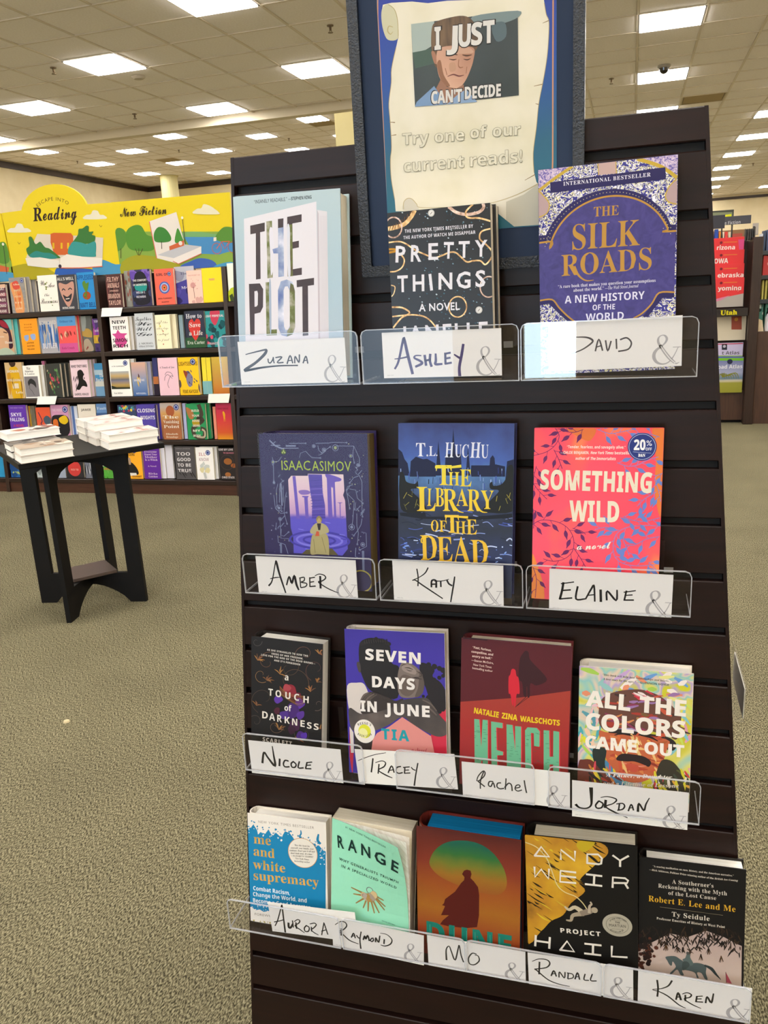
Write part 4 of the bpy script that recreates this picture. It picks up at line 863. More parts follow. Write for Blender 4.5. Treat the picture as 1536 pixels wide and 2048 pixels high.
def stack(px, py, n, L, Wd, ang, cov, pg, labs_, a=None, t=TB, jit=0):
    base = on_z(px, py, TZ)
    for k in range(n):
        j = random.Random(px + k).uniform(-1, 1) * jit
        q = base + a_ * j + b_ * (j * .3)
        # keep the stack upright in the world: same footprint, higher z
        d = V((q.x, q.y, TZ + .001 + k * (t + .0012))) - EYE; f = d.dot(CF)
        lying(768 + FPX * d.dot(CR) / f, 1024 - FPX * d.dot(CU) / f, TZ + .001 + k * (t + .0012), L, Wd, t, ang, cov, pg, labs_[k], a if k == n - 1 else None)
Z = lambda x, y: (x / 4.655, 800 + y / 4.655)
stack(*Z(1022, 468), 2, .235, .155, -.02, 'e8e0d8', PAGEW, ['white-edged hardcover, lower one of the front right table stack', 'white-edged hardcover with a pink lettered cover, top of the front right table stack'], pinkart, .033, .006)
q0 = Mi @ on_z(*Z(1022, 468), TZ)
def proj_(P):
    d = P - EYE; f = d.dot(CF); return 768 + FPX * d.dot(CR) / f, 1024 - FPX * d.dot(CU) / f
for k, (dx, dy, n, lb) in enumerate([(-.015, .165, 3, 'second'), (-.02, .332, 3, 'third')]):
    if q0.y + dy + .155 > LT: dy = LT - q0.y - .158
    p = Mt @ V((q0.x + dx, q0.y + dy, TZ))
    stack(*proj_(p), n, .235, .155, -.01, 'ece4dc', PAGEW, ['white-edged hardcover at the bottom of the %s stack from the right table front' % lb, 'white-edged hardcover in the middle of the %s stack from the right table front' % lb, 'pink lettered hardcover on top of the %s stack from the right table front' % lb], pinkart, .033, .004)
stack(*Z(205, 598), 2, .225, .15, .0, 'e0d4c8', PAGEW, ['hardcover with pale page edges at the near left table corner, lower of two', 'hardcover with a tan photo cover at the near left table corner, upper of two'], art(F('b8a490'), blobs(10, ['e8dccc', '6a5444', 'a07c60'], .06, .14, 125), T('STORY', .2, .8, .5, .05, 'f0e8dc', 'sb')), .031, .008)
q1 = Mi @ on_z(*Z(205, 598), TZ)
p = Mt @ V((q1.x - .01, q1.y + .158, TZ))
stack(*proj_(p), 2, .225, .15, .02, '4a4440', PAGEW, ['dark jacket hardcover behind the near left pair, lower of two', 'dark jacket hardcover with a grey cover behind the near left pair, upper of two'], greyart, .030, .005)
p = Mt @ V((q1.x + .02, q1.y + .20, TZ + .064)); p2 = p
lying(*proj_(Mt @ V((q1.x + .0, q1.y + .27, TZ + .066))), TZ + .066, .24, .165, .034, .05, 'f0ece8', PAGEW, 'large white jacket hardcover with a reddish cover photo on top of the left table books', redart)

# ================================================================ RIGHT BACKGROUND
RY = 8.5
def rp(px, py, Y=RY): return on_y(px, py, Y)
M_brown = wood_mat('walnut_brown_panel', '3a2318', '4a2e1e', .45, along='z')
CG = (1415, 380, 7.31); CI2 = (1415, 640, 7.876)
# map rack
xr0 = rp(1395, 700).x; xr1 = rp(1493, 700).x
rack = root('map_rack', 'dark wooden rack holding red state maps and road atlases right of the display', 'rack', Matrix.Translation((xr0, RY, 0)))
W = xr1 - xr0; zt = rp(1490, 480).z
zk = rp(1460, 784).z
MB().box((0, .06, 0.03), (W, .40, zk)).build('base_panel', M_brown, rack)
MB().box((0, .36, zk), (W, .40, zt)).build('back_panel', M_espx, rack)
MB().box((0, 0.10, 0), (W, .38, .03)).build('plinth', M_blk, rack)
MB().bbox((W, -.04, 0), (W + .085, .42, zt + .02), .006).build('end_post', M_espx, rack)
mz = rp(1480, 610).z
MB().bbox((0, -.03, rp(1480, 632).z), (W - .01, .02, rp(1480, 616).z), .003).build('label_rail', mat('1a0f0b', .4), rack)
a = Art(frame(V((xr0, RY - .03, 0)), V((1, 0, 0)), V((0, -1, 0))), W, 3, CG, 8e-4)
a.text('Utah', (185, 1828), (432, 1820), 68, 'e0d414', 'sb', .02); 
rk = a.build('rail_lettering', None, True)
rk.parent = rack; rk.matrix_local = Matrix.Translation((0, -.03, 0))
# folded maps, four tiers
def sheet(name, q, crop, Y, th_, base, lab, cat, grp, drawf, zb=None):
    P = [on_y(crop[0] + x / crop[2], crop[1] + y / crop[2], Y) for x, y in q]
    x0, x1 = P[0].x, P[1].x; z1 = P[0].z; z0 = P[2].z if zb is None else zb
    M = frame(V((x0, Y, z0)), V((1, 0, 0)), V((0, -1, 0)))
    o = root(name, lab, cat, M, grp)
    MB().bbox((0, 0, 0), (x1 - x0, th_, z1 - z0), .001).build('folded_sheets', mat(base, .5, .4), o)
    a = Art(M, x1 - x0, z1 - z0, crop, 8e-4); drawf(a); a.build('cover_print', o)
tiers = [('rizona', 135, 875, 400, 720, 905, .10), ('OWA', 95, 1075, 300, 905, 1105, .075), ('ebraska', 145, 1280, 525, 1105, 1305, .05), ('yoming', 150, 1470, 490, 1310, 1700, .025)]
nm = ['topmost', 'second', 'third', 'lowest']
word = {'rizona': 'Arizona', 'OWA': 'Iowa', 'ebraska': 'Nebraska', 'yoming': 'Wyoming'}
for k, (t_, x0, yb, x1, y0, y1, dd) in enumerate(tiers):
    def dr(a, t_=t_, x0=x0, yb=yb, x1=x1, y0=y0, y1=y1, k=k):
        a.text(t_, (x0, yb), (x1, yb - 8), 62 if k != 1 else 70, 'f6e8e0', 'b', .01)
        a.stroke([(240, y0 + 45), (430, y0 + 38)], 14, 'e87838', False); a.circ((200, y0 + 50), 20, '7a2430')
        a.stroke([(150, y1 - 5), (330, y1 - 12)], 6, 'f0c8c0', False)
        if k == 0: a.poly([(450, 725), (545, 720), (520, 905), (465, 905)], 'e0508c')
        if k == 3:
            a.poly([(100, 1600), (560, 1505), (560, 1720), (100, 1720)], 'b8b0a8'); a.poly([(100, 1600), (330, 1540), (200, 1610), (100, 1640)], 'e088a8')
    sheet('folded_map', [(-60, y0), (540, y0), (540, y1 + (30 if k < 3 else 0))], CG, RY + dd - .01, .02, 'd42c30', '%s red folded map in the rack, titled %s' % (nm[k], word[t_]), 'map', 'red folded state maps in the rack', dr)
def dr(a):
    a.poly([(350, 1800), (500, 1800), (500, 2040), (350, 2040)], 'a8503c'); a.circ((420, 1890), 26, 'd89838')
sheet('folded_map', [(-60, 1860), (570, 1860), (570, 2190)], CG, RY + .09, .015, 'cfc4ac', 'pale folded map below the Utah rail with a small brown picture', 'map', None, dr)
def dr(a):
    a.poly([(-200, 390), (560, 362), (560, 375), (-200, 402)], 'd0304c'); a.rect(225, 380, 308, 470, '2c2c3c'); a.circ((266, 415), 22, 'c8c8d8')
    a.text('t Atlas', (225, 545), (500, 540), 52, '6a6470', 'b'); a.rect(-200, 575, 600, 600, '4a6ab0'); a.rect(-200, 560, 600, 572, '9cc83c')
sheet('road_atlas', [(-250, 380), (565, 365), (565, 640)], CI2, RY + .05, .02, 'bdb4d4', 'lilac road atlas behind the blue one in the rack', 'atlas', 'road atlases in the rack', dr)
def dr(a):
    a.full(grad_mat('beach_cover', [(0, '9c9a30'), (.22, 'a8a43c'), (.27, 'd8ccb0'), (.32, '6a8aa8'), (.45, 'b0b4d4'), (.9, '4a58a4'), (1, '3c4c9c')], 0, .42))
    a.rect(-250, 600, 600, 640, '7ac030'); a.circ((352, 655), 40, '2c3050')
    for s in range(9): a.stroke([(240, 900), (200 + s * 30, 850 - 20 * math.sin(s)), (190 + s * 38, 930)], [8, 14, 3], '8a8c30')
    a.text('Road Atlas', (110, 770), (548, 758), 58, 'f0f0f8', 'b', .01)
sheet('road_atlas', [(-250, 605), (572, 598), (572, 1140)], CI2, RY + .02, .02, '3c4c9c', 'blue road atlas with a palm beach cover at the bottom of the rack', 'atlas', 'road atlases in the rack', dr)
# cabinet and shelves at the right picture edge
xc = max(rp(1500, 800).x, xr1 + .088)
zc = rp(1515, 664).z
cab = root('cabinet', 'brown wooden cabinet below the shelves at the right picture edge', 'cabinet', Matrix.Translation((xc, RY, 0)))
MB().box((0, 0, 0), (1.6, .45, zc)).build('body', M_brown, cab)
hut = root('bookcase', 'tall dark bookcase with grey shelves at the right picture edge', 'bookcase', Matrix.Translation((xc, RY + .47, 0)))
zt2 = rp(1505, 478, RY + .5).z
MB().box((0, 0, 0), (.02, .35, zt2)).build('side_panel', M_espx, hut)
MB().box((.05, .32, 0), (1.6, .35, zt2)).build('back_panel', M_esp, hut)
zs = [rp(1520, y, RY + .5).z for y in (502, 551, 599, 655)]
for z in zs: MB().bbox((.05, 0, z - .04), (1.6, .32, z), .003).build('shelf', mat('3c4044', .5), hut)
bxo = V((xc, RY + .5, 0))
def small(px0, px1, pyt, sh, col, lab, draw=None, grp='books on the right edge bookcase'):
    x0 = max(rp(px0, 600, RY + .5).x, xc + .022); x1 = max(rp(px1, 600, RY + .5).x, x0 + .02); zt_ = rp((px0 + px1) / 2, pyt, RY + .5).z; z = zs[sh] + .001
    if sh: zt_ = min(zt_, zs[sh - 1] - .045)
    M = frame(V((x0, RY + .5, z)), V((1, 0, 0)), V((0, -1, 0)))
    o = root('book', lab, 'book', M, grp); 
    book_parts(o, x1 - x0 - .002, max(.05, zt_ - z), .15, 'hard', mat(col, .5, .4), PAGE, far=True)
    if draw: a = Art(M, x1 - x0, zt_ - z, None, 8e-4); draw(a); a.build('cover_print', o)
for p in [(1514, 1518, 468, 0, 'c8ccd4', 'white spine on the top right shelf'), (1519, 1524, 462, 0, '3a4a64', 'dark blue spine on the top right shelf'), (1525, 1531, 460, 0, '4a5478', 'slate blue spine on the top right shelf'), (1532, 1534, 463, 0, '5a3a8c', 'thin violet spine on the top right shelf'), (1535, 1542, 465, 0, 'd8583c', 'orange spine cut by the right picture edge, top shelf'),
          (1511, 1514, 518, 1, 'b8b4ac', 'thin grey spine left of the red book, second right shelf'), (1515, 1519, 518, 1, '1c1a1c', 'black spine left of the red book, second right shelf')]: small(*p)
small(1521, 1545, 509, 1, 'c83c3c', 'red face-out book with cream shapes on the second right shelf', art(blobs(4, ['f0dcc8'], .08, .14, 130, .1, .2, .9, .9), T('5', .4, .9, .25, .15, 'f0c860')))
for p in [(1509, 1515, 566, 2, '7a3040', 'maroon spine with an orange middle, third right shelf'), (1516, 1520, 562, 2, '3c4c8c', 'blue spine, third right shelf'), (1522, 1526, 557, 2, 'd8cc6c', 'pale yellow spine, third right shelf, left of two'), (1528, 1533, 557, 2, 'ccc060', 'pale yellow spine, third right shelf, right of two'), (1535, 1545, 557, 2, 'b8b060', 'olive spine cut by the right picture edge')]: small(*p)
small(1506, 1528, 606, 3, '4a8474', 'green patterned box set on the lowest right shelf', art(blobs(12, ['c8d8c8', '1c3c34', 'e0e4d8'], .06, .12, 131)))
small(1531, 1545, 606, 3, '4a8474', 'green patterned box cut by the right picture edge', art(blobs(8, ['c8d8c8', '1c3c34'], .08, .14, 132)))
P = rp(1519, 664, RY + .1)
o = root('spray_bottle', 'white bottle with a black cap standing on the brown cabinet', 'bottle', Matrix.Translation((max(P.x, xc + .10), RY + .1, zc + .0005)))
MB().lathe([(0, 0), (.03, 0), (.032, .02), (.03, .13), (.014, .16), (0, .16)], n=16).build('body', mat('dcd8e0', .3), o)
MB().lathe([(0, .16), (.016, .16), (.016, .2), (.02, .21), (0, .215)], n=16).box((-.01, -.05, .19), (.01, .0, .215)).build('cap', M_blk, o)
P = rp(1506, 664, RY + .06)
o = MB().prism([(-.02, 0), (.035, 0), (.02, .1), (-.02, .12)], 0, .06).build('paper_bag', mat('d8c4a0', .8)); o.location = (xc + .022, RY + .06, zc + .001); tag(o, 'small cream paper pack beside the white bottle on the cabinet', 'pack')
# tall thin books and rows above the rack (farther aisle)
FY = 11.5
far = root('bookcase', 'distant bookcase whose top row of books shows above the red maps', 'bookcase', Matrix.Translation((rp(1395, 480, FY).x, FY, 0)))
zf = rp(1450, 482, FY).z; Wf = rp(1500, 480, FY).x - rp(1395, 480, FY).x
MB().box((0, .0, 0), (.03, .4, zf + .3)).build('side_panel', M_espx, far); MB().box((.03, .36, 0), (Wf, .4, rp(1460, 458, FY).z)).build('back_panel', mat('8a6440', .6), far)
MB().bbox((.03, 0, zf - .04), (Wf, .36, zf), .003).build('shelf', M_esp, far)
for k, (x0, x1, yt, c, lb) in enumerate([(1429, 1436, 459, '2850b0', 'blue'), (1437, 1444, 464, 'e08828', 'orange'), (1445, 1448, 464, 'f0e0c8', 'cream'), (1449, 1455, 464, 'd83c34', 'red'), (1456, 1462, 464, 'd8ccb0', 'pale tan'), (1463, 1484, 468, 'b04838', 'brick red')]):
    X0 = rp(x0, 480, FY + .05).x; X1 = rp(x1, 480, FY + .05).x; zz = rp(x0, yt, FY + .05).z
    o = root('book', '%s book on the distant shelf just above the red maps' % lb, 'book', frame(V((X0, FY + .05, zf + .001)), V((1, 0, 0)), V((0, -1, 0))), 'books on the distant shelf'); book_parts(o, X1 - X0, zz - zf, .16, 'hard', mat(c, .5), PAGE, far=True)
# hanging signs
def board(name, q, Y, col, lab, cat='sign', draw=None, crop=CG, th_=.02, post=None):
    P = [on_y(crop[0] + x / crop[2], crop[1] + y / crop[2], Y) for x, y in q]
    O = P[3]; ux = (P[2] - P[3]); w_ = ux.length; h_ = (P[0] - P[3]).length
    M = frame(O, V((1, 0, 0)), V((0, -1, 0)))
    o = root(name, lab, cat, M)
    MB().bbox((0, 0, 0), (w_, th_, h_), .002).build('board', mat(col, .5), o)
    if post: MB().box((w_ * post - .008, th_, -O.z), (w_ * post + .008, th_ + .016, h_)).build('post', mat('2a2626', .4), o)
    if draw: a = Art(M, w_, h_, crop, 8e-4); draw(a); a.build('lettering', o)
board('aisle_sign', [(-200, 425), (632, 400), (632, 518), (-200, 545)], 10.4, '3c3c44', 'dark grey aisle sign ending in Fiction above the red maps', draw=lambda a: a.text('e Fiction', (248, 508), (482, 490), 46, 'c8c8d0', 'b'), post=.68)
board('aisle_sign', [(-200, 395), (248, 388), (248, 585), (-200, 590)], 9.6, '2a2a34', 'blank dark sign edge beside the slatwall display, in front of the Fiction sign', post=.3)
def gy(a):
    a.poly([(60, 330), (362, 322), (362, 430), (60, 430)], '8a9070'); a.poly([(250, 365), (350, 350), (350, 430), (240, 430)], 'e8e818'); a.poly([(60, 380), (240, 365), (240, 430), (60, 430)], 'd8a070')
board('picture_sign', [(-150, 325), (378, 308), (378, 440), (-150, 450)], 11.2, '2c3028', 'dark framed picture sign with yellow and green on the far wall side', draw=gy, post=.7)
board('leaning_card', [(700, 488), (795, 482), (740, 660), (655, 660)], RY + .3, 'a8a098', 'tilted grey card standing on top of the map rack corner')
# small dark items on top of the rack
for k in range(5):
    P = rp(1490 + k * 4.2, 476, RY + .2)
    o = MB().prism([(0, 0), (.012, 0), (.012, .09), (0, .1)], 0, .1).build('pamphlet', mat(['1c1818', '3a3430', '2c2420', '1a1a1c', '302a26'][k], .5)); o.location = (P.x - .01, RY + .1, zt + .021 if P.x - .01 > xr1 - .0 else zt + .001)
    tag(o, 'dark thin pamphlet standing on top of the map rack', 'pamphlet', 'dark pamphlets on the map rack')

# ================================================================ SLATWALL DISPLAY
PY = 1.1002                         # front plane of the slatwall
G0 = H + .1350; GP = .0762; TAP = .00648; PX0 = -.5307; PX1 = .0845
PTOP = H + .1825
def exl(z): return PX0 - TAP * (G0 - z) / GP
def exr(z): return PX1 + TAP * (G0 - z) / GP
M_slat = noise_mat('espresso_slat_laminate', ['180c09', '23110c'], 3.2, .4, 6, .05, 90, (2, 14, 26), .24)
M_slat2 = mat('0b0706', .6, .3)
stand = root('slatwall_display', 'tall dark espresso slatwall display tower holding the staff reads', 'display stand', Matrix.Translation((-.2231, PY, 0)))
SXO = -.2231
def skin(z, side): return (exl(z) if side < 0 else exr(z)) - SXO
ng = 19
for k in range(-1, ng):
    zt = (PTOP if k < 0 else G0 - GP * k); zb_ = G0 - GP * (k + 1) + .0105
    if k == ng - 1: zb_ = .09
    m = MB(); e = .0045; r_ = .0014
    xa, xb, xc_, xd = skin(zt, -1) + e, skin(zt, 1) - e, skin(zb_, 1) - e, skin(zb_, -1) + e
    m.v = [(xa, r_, zt), (xb, r_, zt), (xc_, r_, zb_), (xd, r_, zb_), (xa, 0, zt - r_), (xb, 0, zt - r_), (xc_, 0, zb_ + r_), (xd, 0, zb_ + r_),
           (xa, .012, zt), (xb, .012, zt), (xc_, .012, zb_), (xd, .012, zb_)]
    m.f = [[4, 5, 6, 7], [0, 1, 5, 4], [7, 6, 2, 3], [0, 8, 9, 1], [3, 2, 10, 11], [8, 11, 10, 9], [0, 4, 7, 3, 11, 8], [1, 9, 10, 2, 6, 5]]
    m.m = [0] * 8
    m.build('slat', M_slat, stand)
# recessed core, edge strips, side and back faces, top cap and plinth
DT = .26
def sdep(z): return .42 + (PTOP - z) * .085 * 1.0
z0 = .09
m = MB(); m.prism([(skin(z0, -1) + .005, z0), (skin(z0, 1) - .005, z0), (skin(PTOP, 1) - .005, PTOP - .001), (skin(PTOP, -1) + .005, PTOP - .001)], .0115, .02); m.build('groove_core', M_slat2, stand)
for s in (-1, 1):
    a0, a1 = skin(z0, s), skin(PTOP, s); d = .0045 * s
    m = MB(); m.prism([(a0 - d, z0), (a0, z0), (a1, PTOP), (a1 - d, PTOP)], -.0003, .02); m.build('edge_strip', M_slat, stand)
    m = MB(); D0, D1 = sdep(z0), sdep(PTOP)
    m.v = [(a0, .02, z0), (a1, .02, PTOP), (a1, D1, PTOP), (a0, D0, z0), (a0 - .016 * s, .02, z0), (a1 - .016 * s, .02, PTOP), (a1 - .016 * s, D1, PTOP), (a0 - .016 * s, D0, z0)]
    m.f = [[0, 1, 2, 3], [7, 6, 5, 4], [0, 4, 5, 1], [1, 5, 6, 2], [2, 6, 7, 3], [3, 7, 4, 0]]; m.m = [0] * 6
    m.build('side_panel', M_slat, stand)
m = MB(); m.v = [(skin(z0, -1), sdep(z0), z0), (skin(z0, 1), sdep(z0), z0), (skin(PTOP, 1), sdep(PTOP), PTOP), (skin(PTOP, -1), sdep(PTOP), PTOP)]; m.f = [[0, 1, 2, 3]]; m.m = [0]
m.build('back_panel', M_slat, stand)
MB().box((skin(PTOP, -1) + .017, .021, PTOP - .02), (skin(PTOP, 1) - .017, sdep(PTOP) - .001, PTOP - .004)).build('top_cap', M_slat, stand)
MB().box((skin(.3, -1), .01, 0), (skin(.3, 1), sdep(z0), .089)).build('plinth', M_slat2, stand)

# ---------------------------------------------------------------- acrylic trays
M_acr = acrylic('clear_acrylic', (.975, .975, .985), 1.0, .012, .0); M_edge = acrylic('acrylic_edge_glint', (.85, .86, .88), 1.0, .1, .3)  # edge material: whitish haze paints in the light that clear edges catch
LIP = .08
def tray(px0, px1, pyt, pyb, lab, dback=0.0, grp='clear acrylic book trays', dz=0):
    """front lip corners given by the left and right pixel columns and the top / bottom rows"""
    A = on_y(px0, pyt, PY - LIP); B = on_y(px1, pyb, PY - LIP)
    x0, x1 = A.x, B.x; 
    return x0, x1
def make_tray(x0, x1, zb_, zt, lab, y=LIP):
    o = root('acrylic_tray', lab, 'tray', Matrix.Translation((x0, PY - y, zb_)), 'clear acrylic book trays')
    w_ = x1 - x0; h = zt - zb_; c = .008; t = .0022
    out = [(0, 0), (w_, 0), (w_, h - c), (w_ - c * .3, h - c * .3), (w_ - c, h), (c, h), (c * .3, h - c * .3), (0, h - c)]
    MB().prism(out, 0, t).build('front_lip', M_acr, o)
    MB().box((0, t, 0), (w_, y - .003, t)).build('floor_plate', M_acr, o)
    MB().box((0.03, y - .0028, 0), (w_ - .03, y - .0006, h * 1.25)).build('back_plate', M_acr, o)
    e = MB(); wd = .0011
    inn = [(wd, wd), (w_ - wd, wd), (w_ - wd, h - c), (w_ - c * .3 - wd, h - c * .3 - wd * .3), (w_ - c, h - wd), (c, h - wd), (c * .3 + wd, h - c * .3 - wd * .3), (wd, h - c)]
    e.prism(out, -.0004, t + .0003, [inn]); e.build('lip_edge', M_edge, o)  # added pale rim strip, painting the bright line along the lip outline
    e = MB().box((0, t + .001, -.0003), (wd, y - .004, t + .0003)).box((w_ - wd, t + .001, -.0003), (w_, y - .004, t + .0003)); e.build('floor_edge', M_edge, o)
    m = MB().box((.018, y - .0006, h * .5), (.03, y + .004, h * .62)).box((w_ - .03, y - .0006, h * .5), (w_ - .018, y + .004, h * .62)); m.build('hook', M_edge, o)
    return o
def zlip(x, y): return on_y(x, y, PY - LIP).z
def xlip(x, y): return on_y(x, y, PY - LIP).x
ROWS = []
rowz = []
TR = [
 # row: (z from px bottom, z from px top, [(xL, yL, xR, yR, label)])
 ((722, 769), (720, 660), [((437, 700), (716, 700), 'clear tray at the left end of the top row, by the pale blue book'), ((722, 700), (1038, 700), 'clear tray in the middle of the top row, in front of the black necklace book'), ((1041, 700), (1397, 690), 'clear tray at the right end of the top row with a bright window reflection')]),
 ((1052, 1217), (1053, 1130), [((487, 1150), (751, 1160), 'clear tray at the left end of the second row, under the purple circuit book'), ((758, 1160), (1046, 1175), 'clear tray in the middle of the second row, under the blue cathedral book'), ((1052, 1180), (1383, 1190), 'clear tray at the right end of the second row, under the red leaf book')]),
 ((793, 1577), (790, 1499), [((488, 1510), (727, 1530), 'clear tray at the left end of the third row'), ((791, 1540), (1069, 1570), 'clear tray in the middle of the third row'), ((1096, 1590), (1400, 1620), 'clear tray at the right end of the third row, under the painted portrait')]),
 ((930, 1943), (929, 1880), [((455, 1820), (679, 1860), 'leftmost clear tray of the bottom row, poking out beyond the display edge'), ((683, 1860), (930, 1910), 'second clear tray from the left in the bottom row'), ((932, 1910), (1203, 1960), 'third clear tray from the left in the bottom row'), ((1207, 1950), (1503, 2000), 'rightmost clear tray of the bottom row')])]
for (b, t_, L_) in TR:
    zb_ = zlip(*b); zt = zlip(*t_); rowz.append((zb_, zt)); 
    for A, B, lab in L_: make_tray(xlip(*A), xlip(*B), zb_, zt, lab)

# ---------------------------------------------------------------- name cards
M_card = mat('dcd8d2', .5, .3, name='white_card_stock')
AMP = [([(1.0, .43), (.94, .47), (.86, .62), (.72, .82), (.55, .96), (.34, 1.0), (.13, .93), (.02, .77), (.04, .6), (.16, .47), (.33, .37), (.47, .25), (.52, .13), (.46, .03), (.35, 0), (.23, .05), (.18, .15), (.2, .27), (.3, .42)],
        [.02, .03, .035, .04, .045, .06, .1, .13, .12, .09, .05, .07, .09, .07, .035, .05, .085, .09, .1]),
       ([(.27, .36), (.42, .57), (.62, .8), (.8, .95)], [.11, .13, .13, .1]), ([(.78, .93), (.88, 1.0), (1.0, .96)], [.05, .05, .02]), ([(.76, .43), (1.06, .43)], [.028, .028])]
def card(crop, q, name, strokes, lab, depth=.0755, amp=None, wscale=1.0, inkc='201c1c', dback=0):
    """q = corners in crop units TL TR BR BL; strokes = list of (points, width) in crop units"""
    P = [on_y(crop[0] + x / crop[2], crop[1] + y / crop[2], PY - depth) for x, y in q]
    ux = ((P[1] - P[0]) + (P[2] - P[3])).normalized(); w_ = ((P[1] - P[0]).length + (P[2] - P[3]).length) / 2
    if abs(w_ - .1524) < .012: w_ = .1524
    h_ = .0575
    c = sum(P, V((0, 0, 0))) / 4
    y = V((0, 1, 0)); uz = ux.cross(y).normalized()
    O = c - ux * w_ / 2 - uz * h_ / 2
    M = frame(O, ux, V((0, -1, 0)))
    o = root('name_card', lab, 'card', M, 'white handwritten name cards')
    MB().box((0, 0, 0), (w_, .0005, h_)).build('card_sheet', M_card, o)
    a = Art(M, w_, h_, crop, 3e-5)
    for s in strokes: a.stroke(s[0], [v * 1.4 for v in s[1]] if isinstance(s[1], (list, tuple)) else s[1] * 1.4, inkc, nl=False)
    a.build('handwritten_name', o)
    a = Art(M, w_, h_, crop, 3e-5)
    if amp:
        x0, y0, x1, y1, sk = amp          # left top right bottom, skew (px drop over width)
        W_, H_ = x1 - x0, y1 - y0
        for pts, wd in AMP:
            a.stroke([(x0 + p[0] * W_, y0 + p[1] * H_ + sk * p[0]) for p in pts], [v * W_ * 1.0 for v in wd], 'b4b0ae', nl=False, k=6)
        a.stroke([(x0 + p[0] * W_, y0 + p[1] * H_ + sk * p[0]) for p in [(.29, .38), (.45, .6), (.65, .83), (.84, .98)]], W_ * .035, 'f4f0ea')
        a.build('ampersand_print', o)
    a = Art(M, w_, h_, None, 3e-5); a.text('0600 1320', (.03, .95), (.085, .95), .022, 'a8a4a0', 'n'); a.build('small_print', o)
    return o
C1 = (440, 360, 4.7625); C2 = (740, 380, 4.8); C3 = (1030, 200, 3.5317); C4 = (480, 820, 4.877); C5 = (760, 820, 4.877); C6 = (1040, 820, 4.2667)
C7 = (480, 1220, 5.391); C8 = (670, 1220, 5.119); C9 = (890, 1240, 5.121); C10 = (1120, 1290, 5.12)
C11 = (450, 1590, 6.204); C12 = (640, 1590, 5.535); C13 = (810, 1590, 4.996); C14 = (1030, 1610, 4.996); C15 = (1250, 1680, 5.567)
card(C1, [(170, 1540), (1187, 1500), (1215, 1928), (200, 1952)], 'Zuzana', [
    ([(245, 1662), (330, 1640), (425, 1618), (442, 1625), (420, 1665), (340, 1740), (240, 1808), (262, 1815), (400, 1788), (560, 1770), (740, 1766)], [6, 9, 12, 18, 20, 18, 20, 14, 12, 10, 8]),
    ([(262, 1812), (420, 1780), (600, 1768), (738, 1766)], [16, 7, 6, 9]),
    ([(458, 1705), (462, 1735), (480, 1742), (500, 1715), (508, 1690)], 9), ([(508, 1690), (510, 1720), (516, 1742)], 9),
    ([(530, 1692), (590, 1686), (545, 1738), (602, 1738)], [8, 10, 9, 9]),
    ([(640, 1748), (668, 1672), (692, 1742)], 10), ([(645, 1722), (690, 1716)], 7),
    ([(712, 1742), (716, 1680), (752, 1738), (756, 1665)], 10),
    ([(792, 1742), (818, 1678), (836, 1745)], 10), ([(798, 1722), (832, 1715)], 7)],
    'white name card reading Zuzana, leftmost in the top row', amp=(1000, 1668, 1190, 1920, 5), inkc='3a363a')
card(C2, [(110, 1370), (1262, 1325), (1270, 1780), (132, 1808)], 'Ashley', [
    ([(240, 1715), (275, 1640), (318, 1440), (330, 1440), (362, 1580), (408, 1760)], [14, 16, 18, 20, 22, 20]), ([(238, 1622), (300, 1615), (365, 1600)], [6, 10, 12]),
    ([(490, 1590), (440, 1590), (425, 1612), (480, 1640), (500, 1665), (440, 1695)], [8, 10, 14, 16, 18, 16]),
    ([(525, 1590), (532, 1640), (538, 1680)], 18), ([(578, 1580), (575, 1640), (590, 1690)], 18), ([(530, 1638), (580, 1628)], 14),
    ([(630, 1575), (632, 1640), (628, 1672), (690, 1670)], [14, 18, 18, 14]),
    ([(722, 1568), (725, 1668)], 16), ([(722, 1572), (770, 1562)], 14), ([(725, 1618), (768, 1610)], 14), ([(725, 1668), (780, 1658)], 14),
    ([(810, 1580), (840, 1600), (860, 1612)], [10, 14, 16]), ([(895, 1485), (880, 1580), (858, 1700), (862, 1788)], [18, 20, 20, 22])],
    'white name card reading Ashley in violet ink, middle of the top row', amp=(1030, 1502, 1248, 1775, 5), inkc='4a3f70')
card(C3, [(240, 1585), (1175, 1520), (1175, 1878), (240, 1910)], 'David', [
    ([(395, 1795), (480, 1760), (545, 1712), (540, 1690), (500, 1676), (435, 1675)], [5, 7, 9, 10, 8, 5]),
    ([(568, 1772), (592, 1690), (618, 1768)], 8), ([(575, 1745), (610, 1735)], 6), ([(640, 1700), (655, 1772), (678, 1705)], 8), ([(715, 1690), (718, 1755)], 8),
    ([(745, 1692), (790, 1680), (822, 1715), (800, 1760), (732, 1775)], 8)],
    'white name card reading David, right end of the top row', amp=(978, 1664, 1160, 1868, -8), inkc='4a4648')
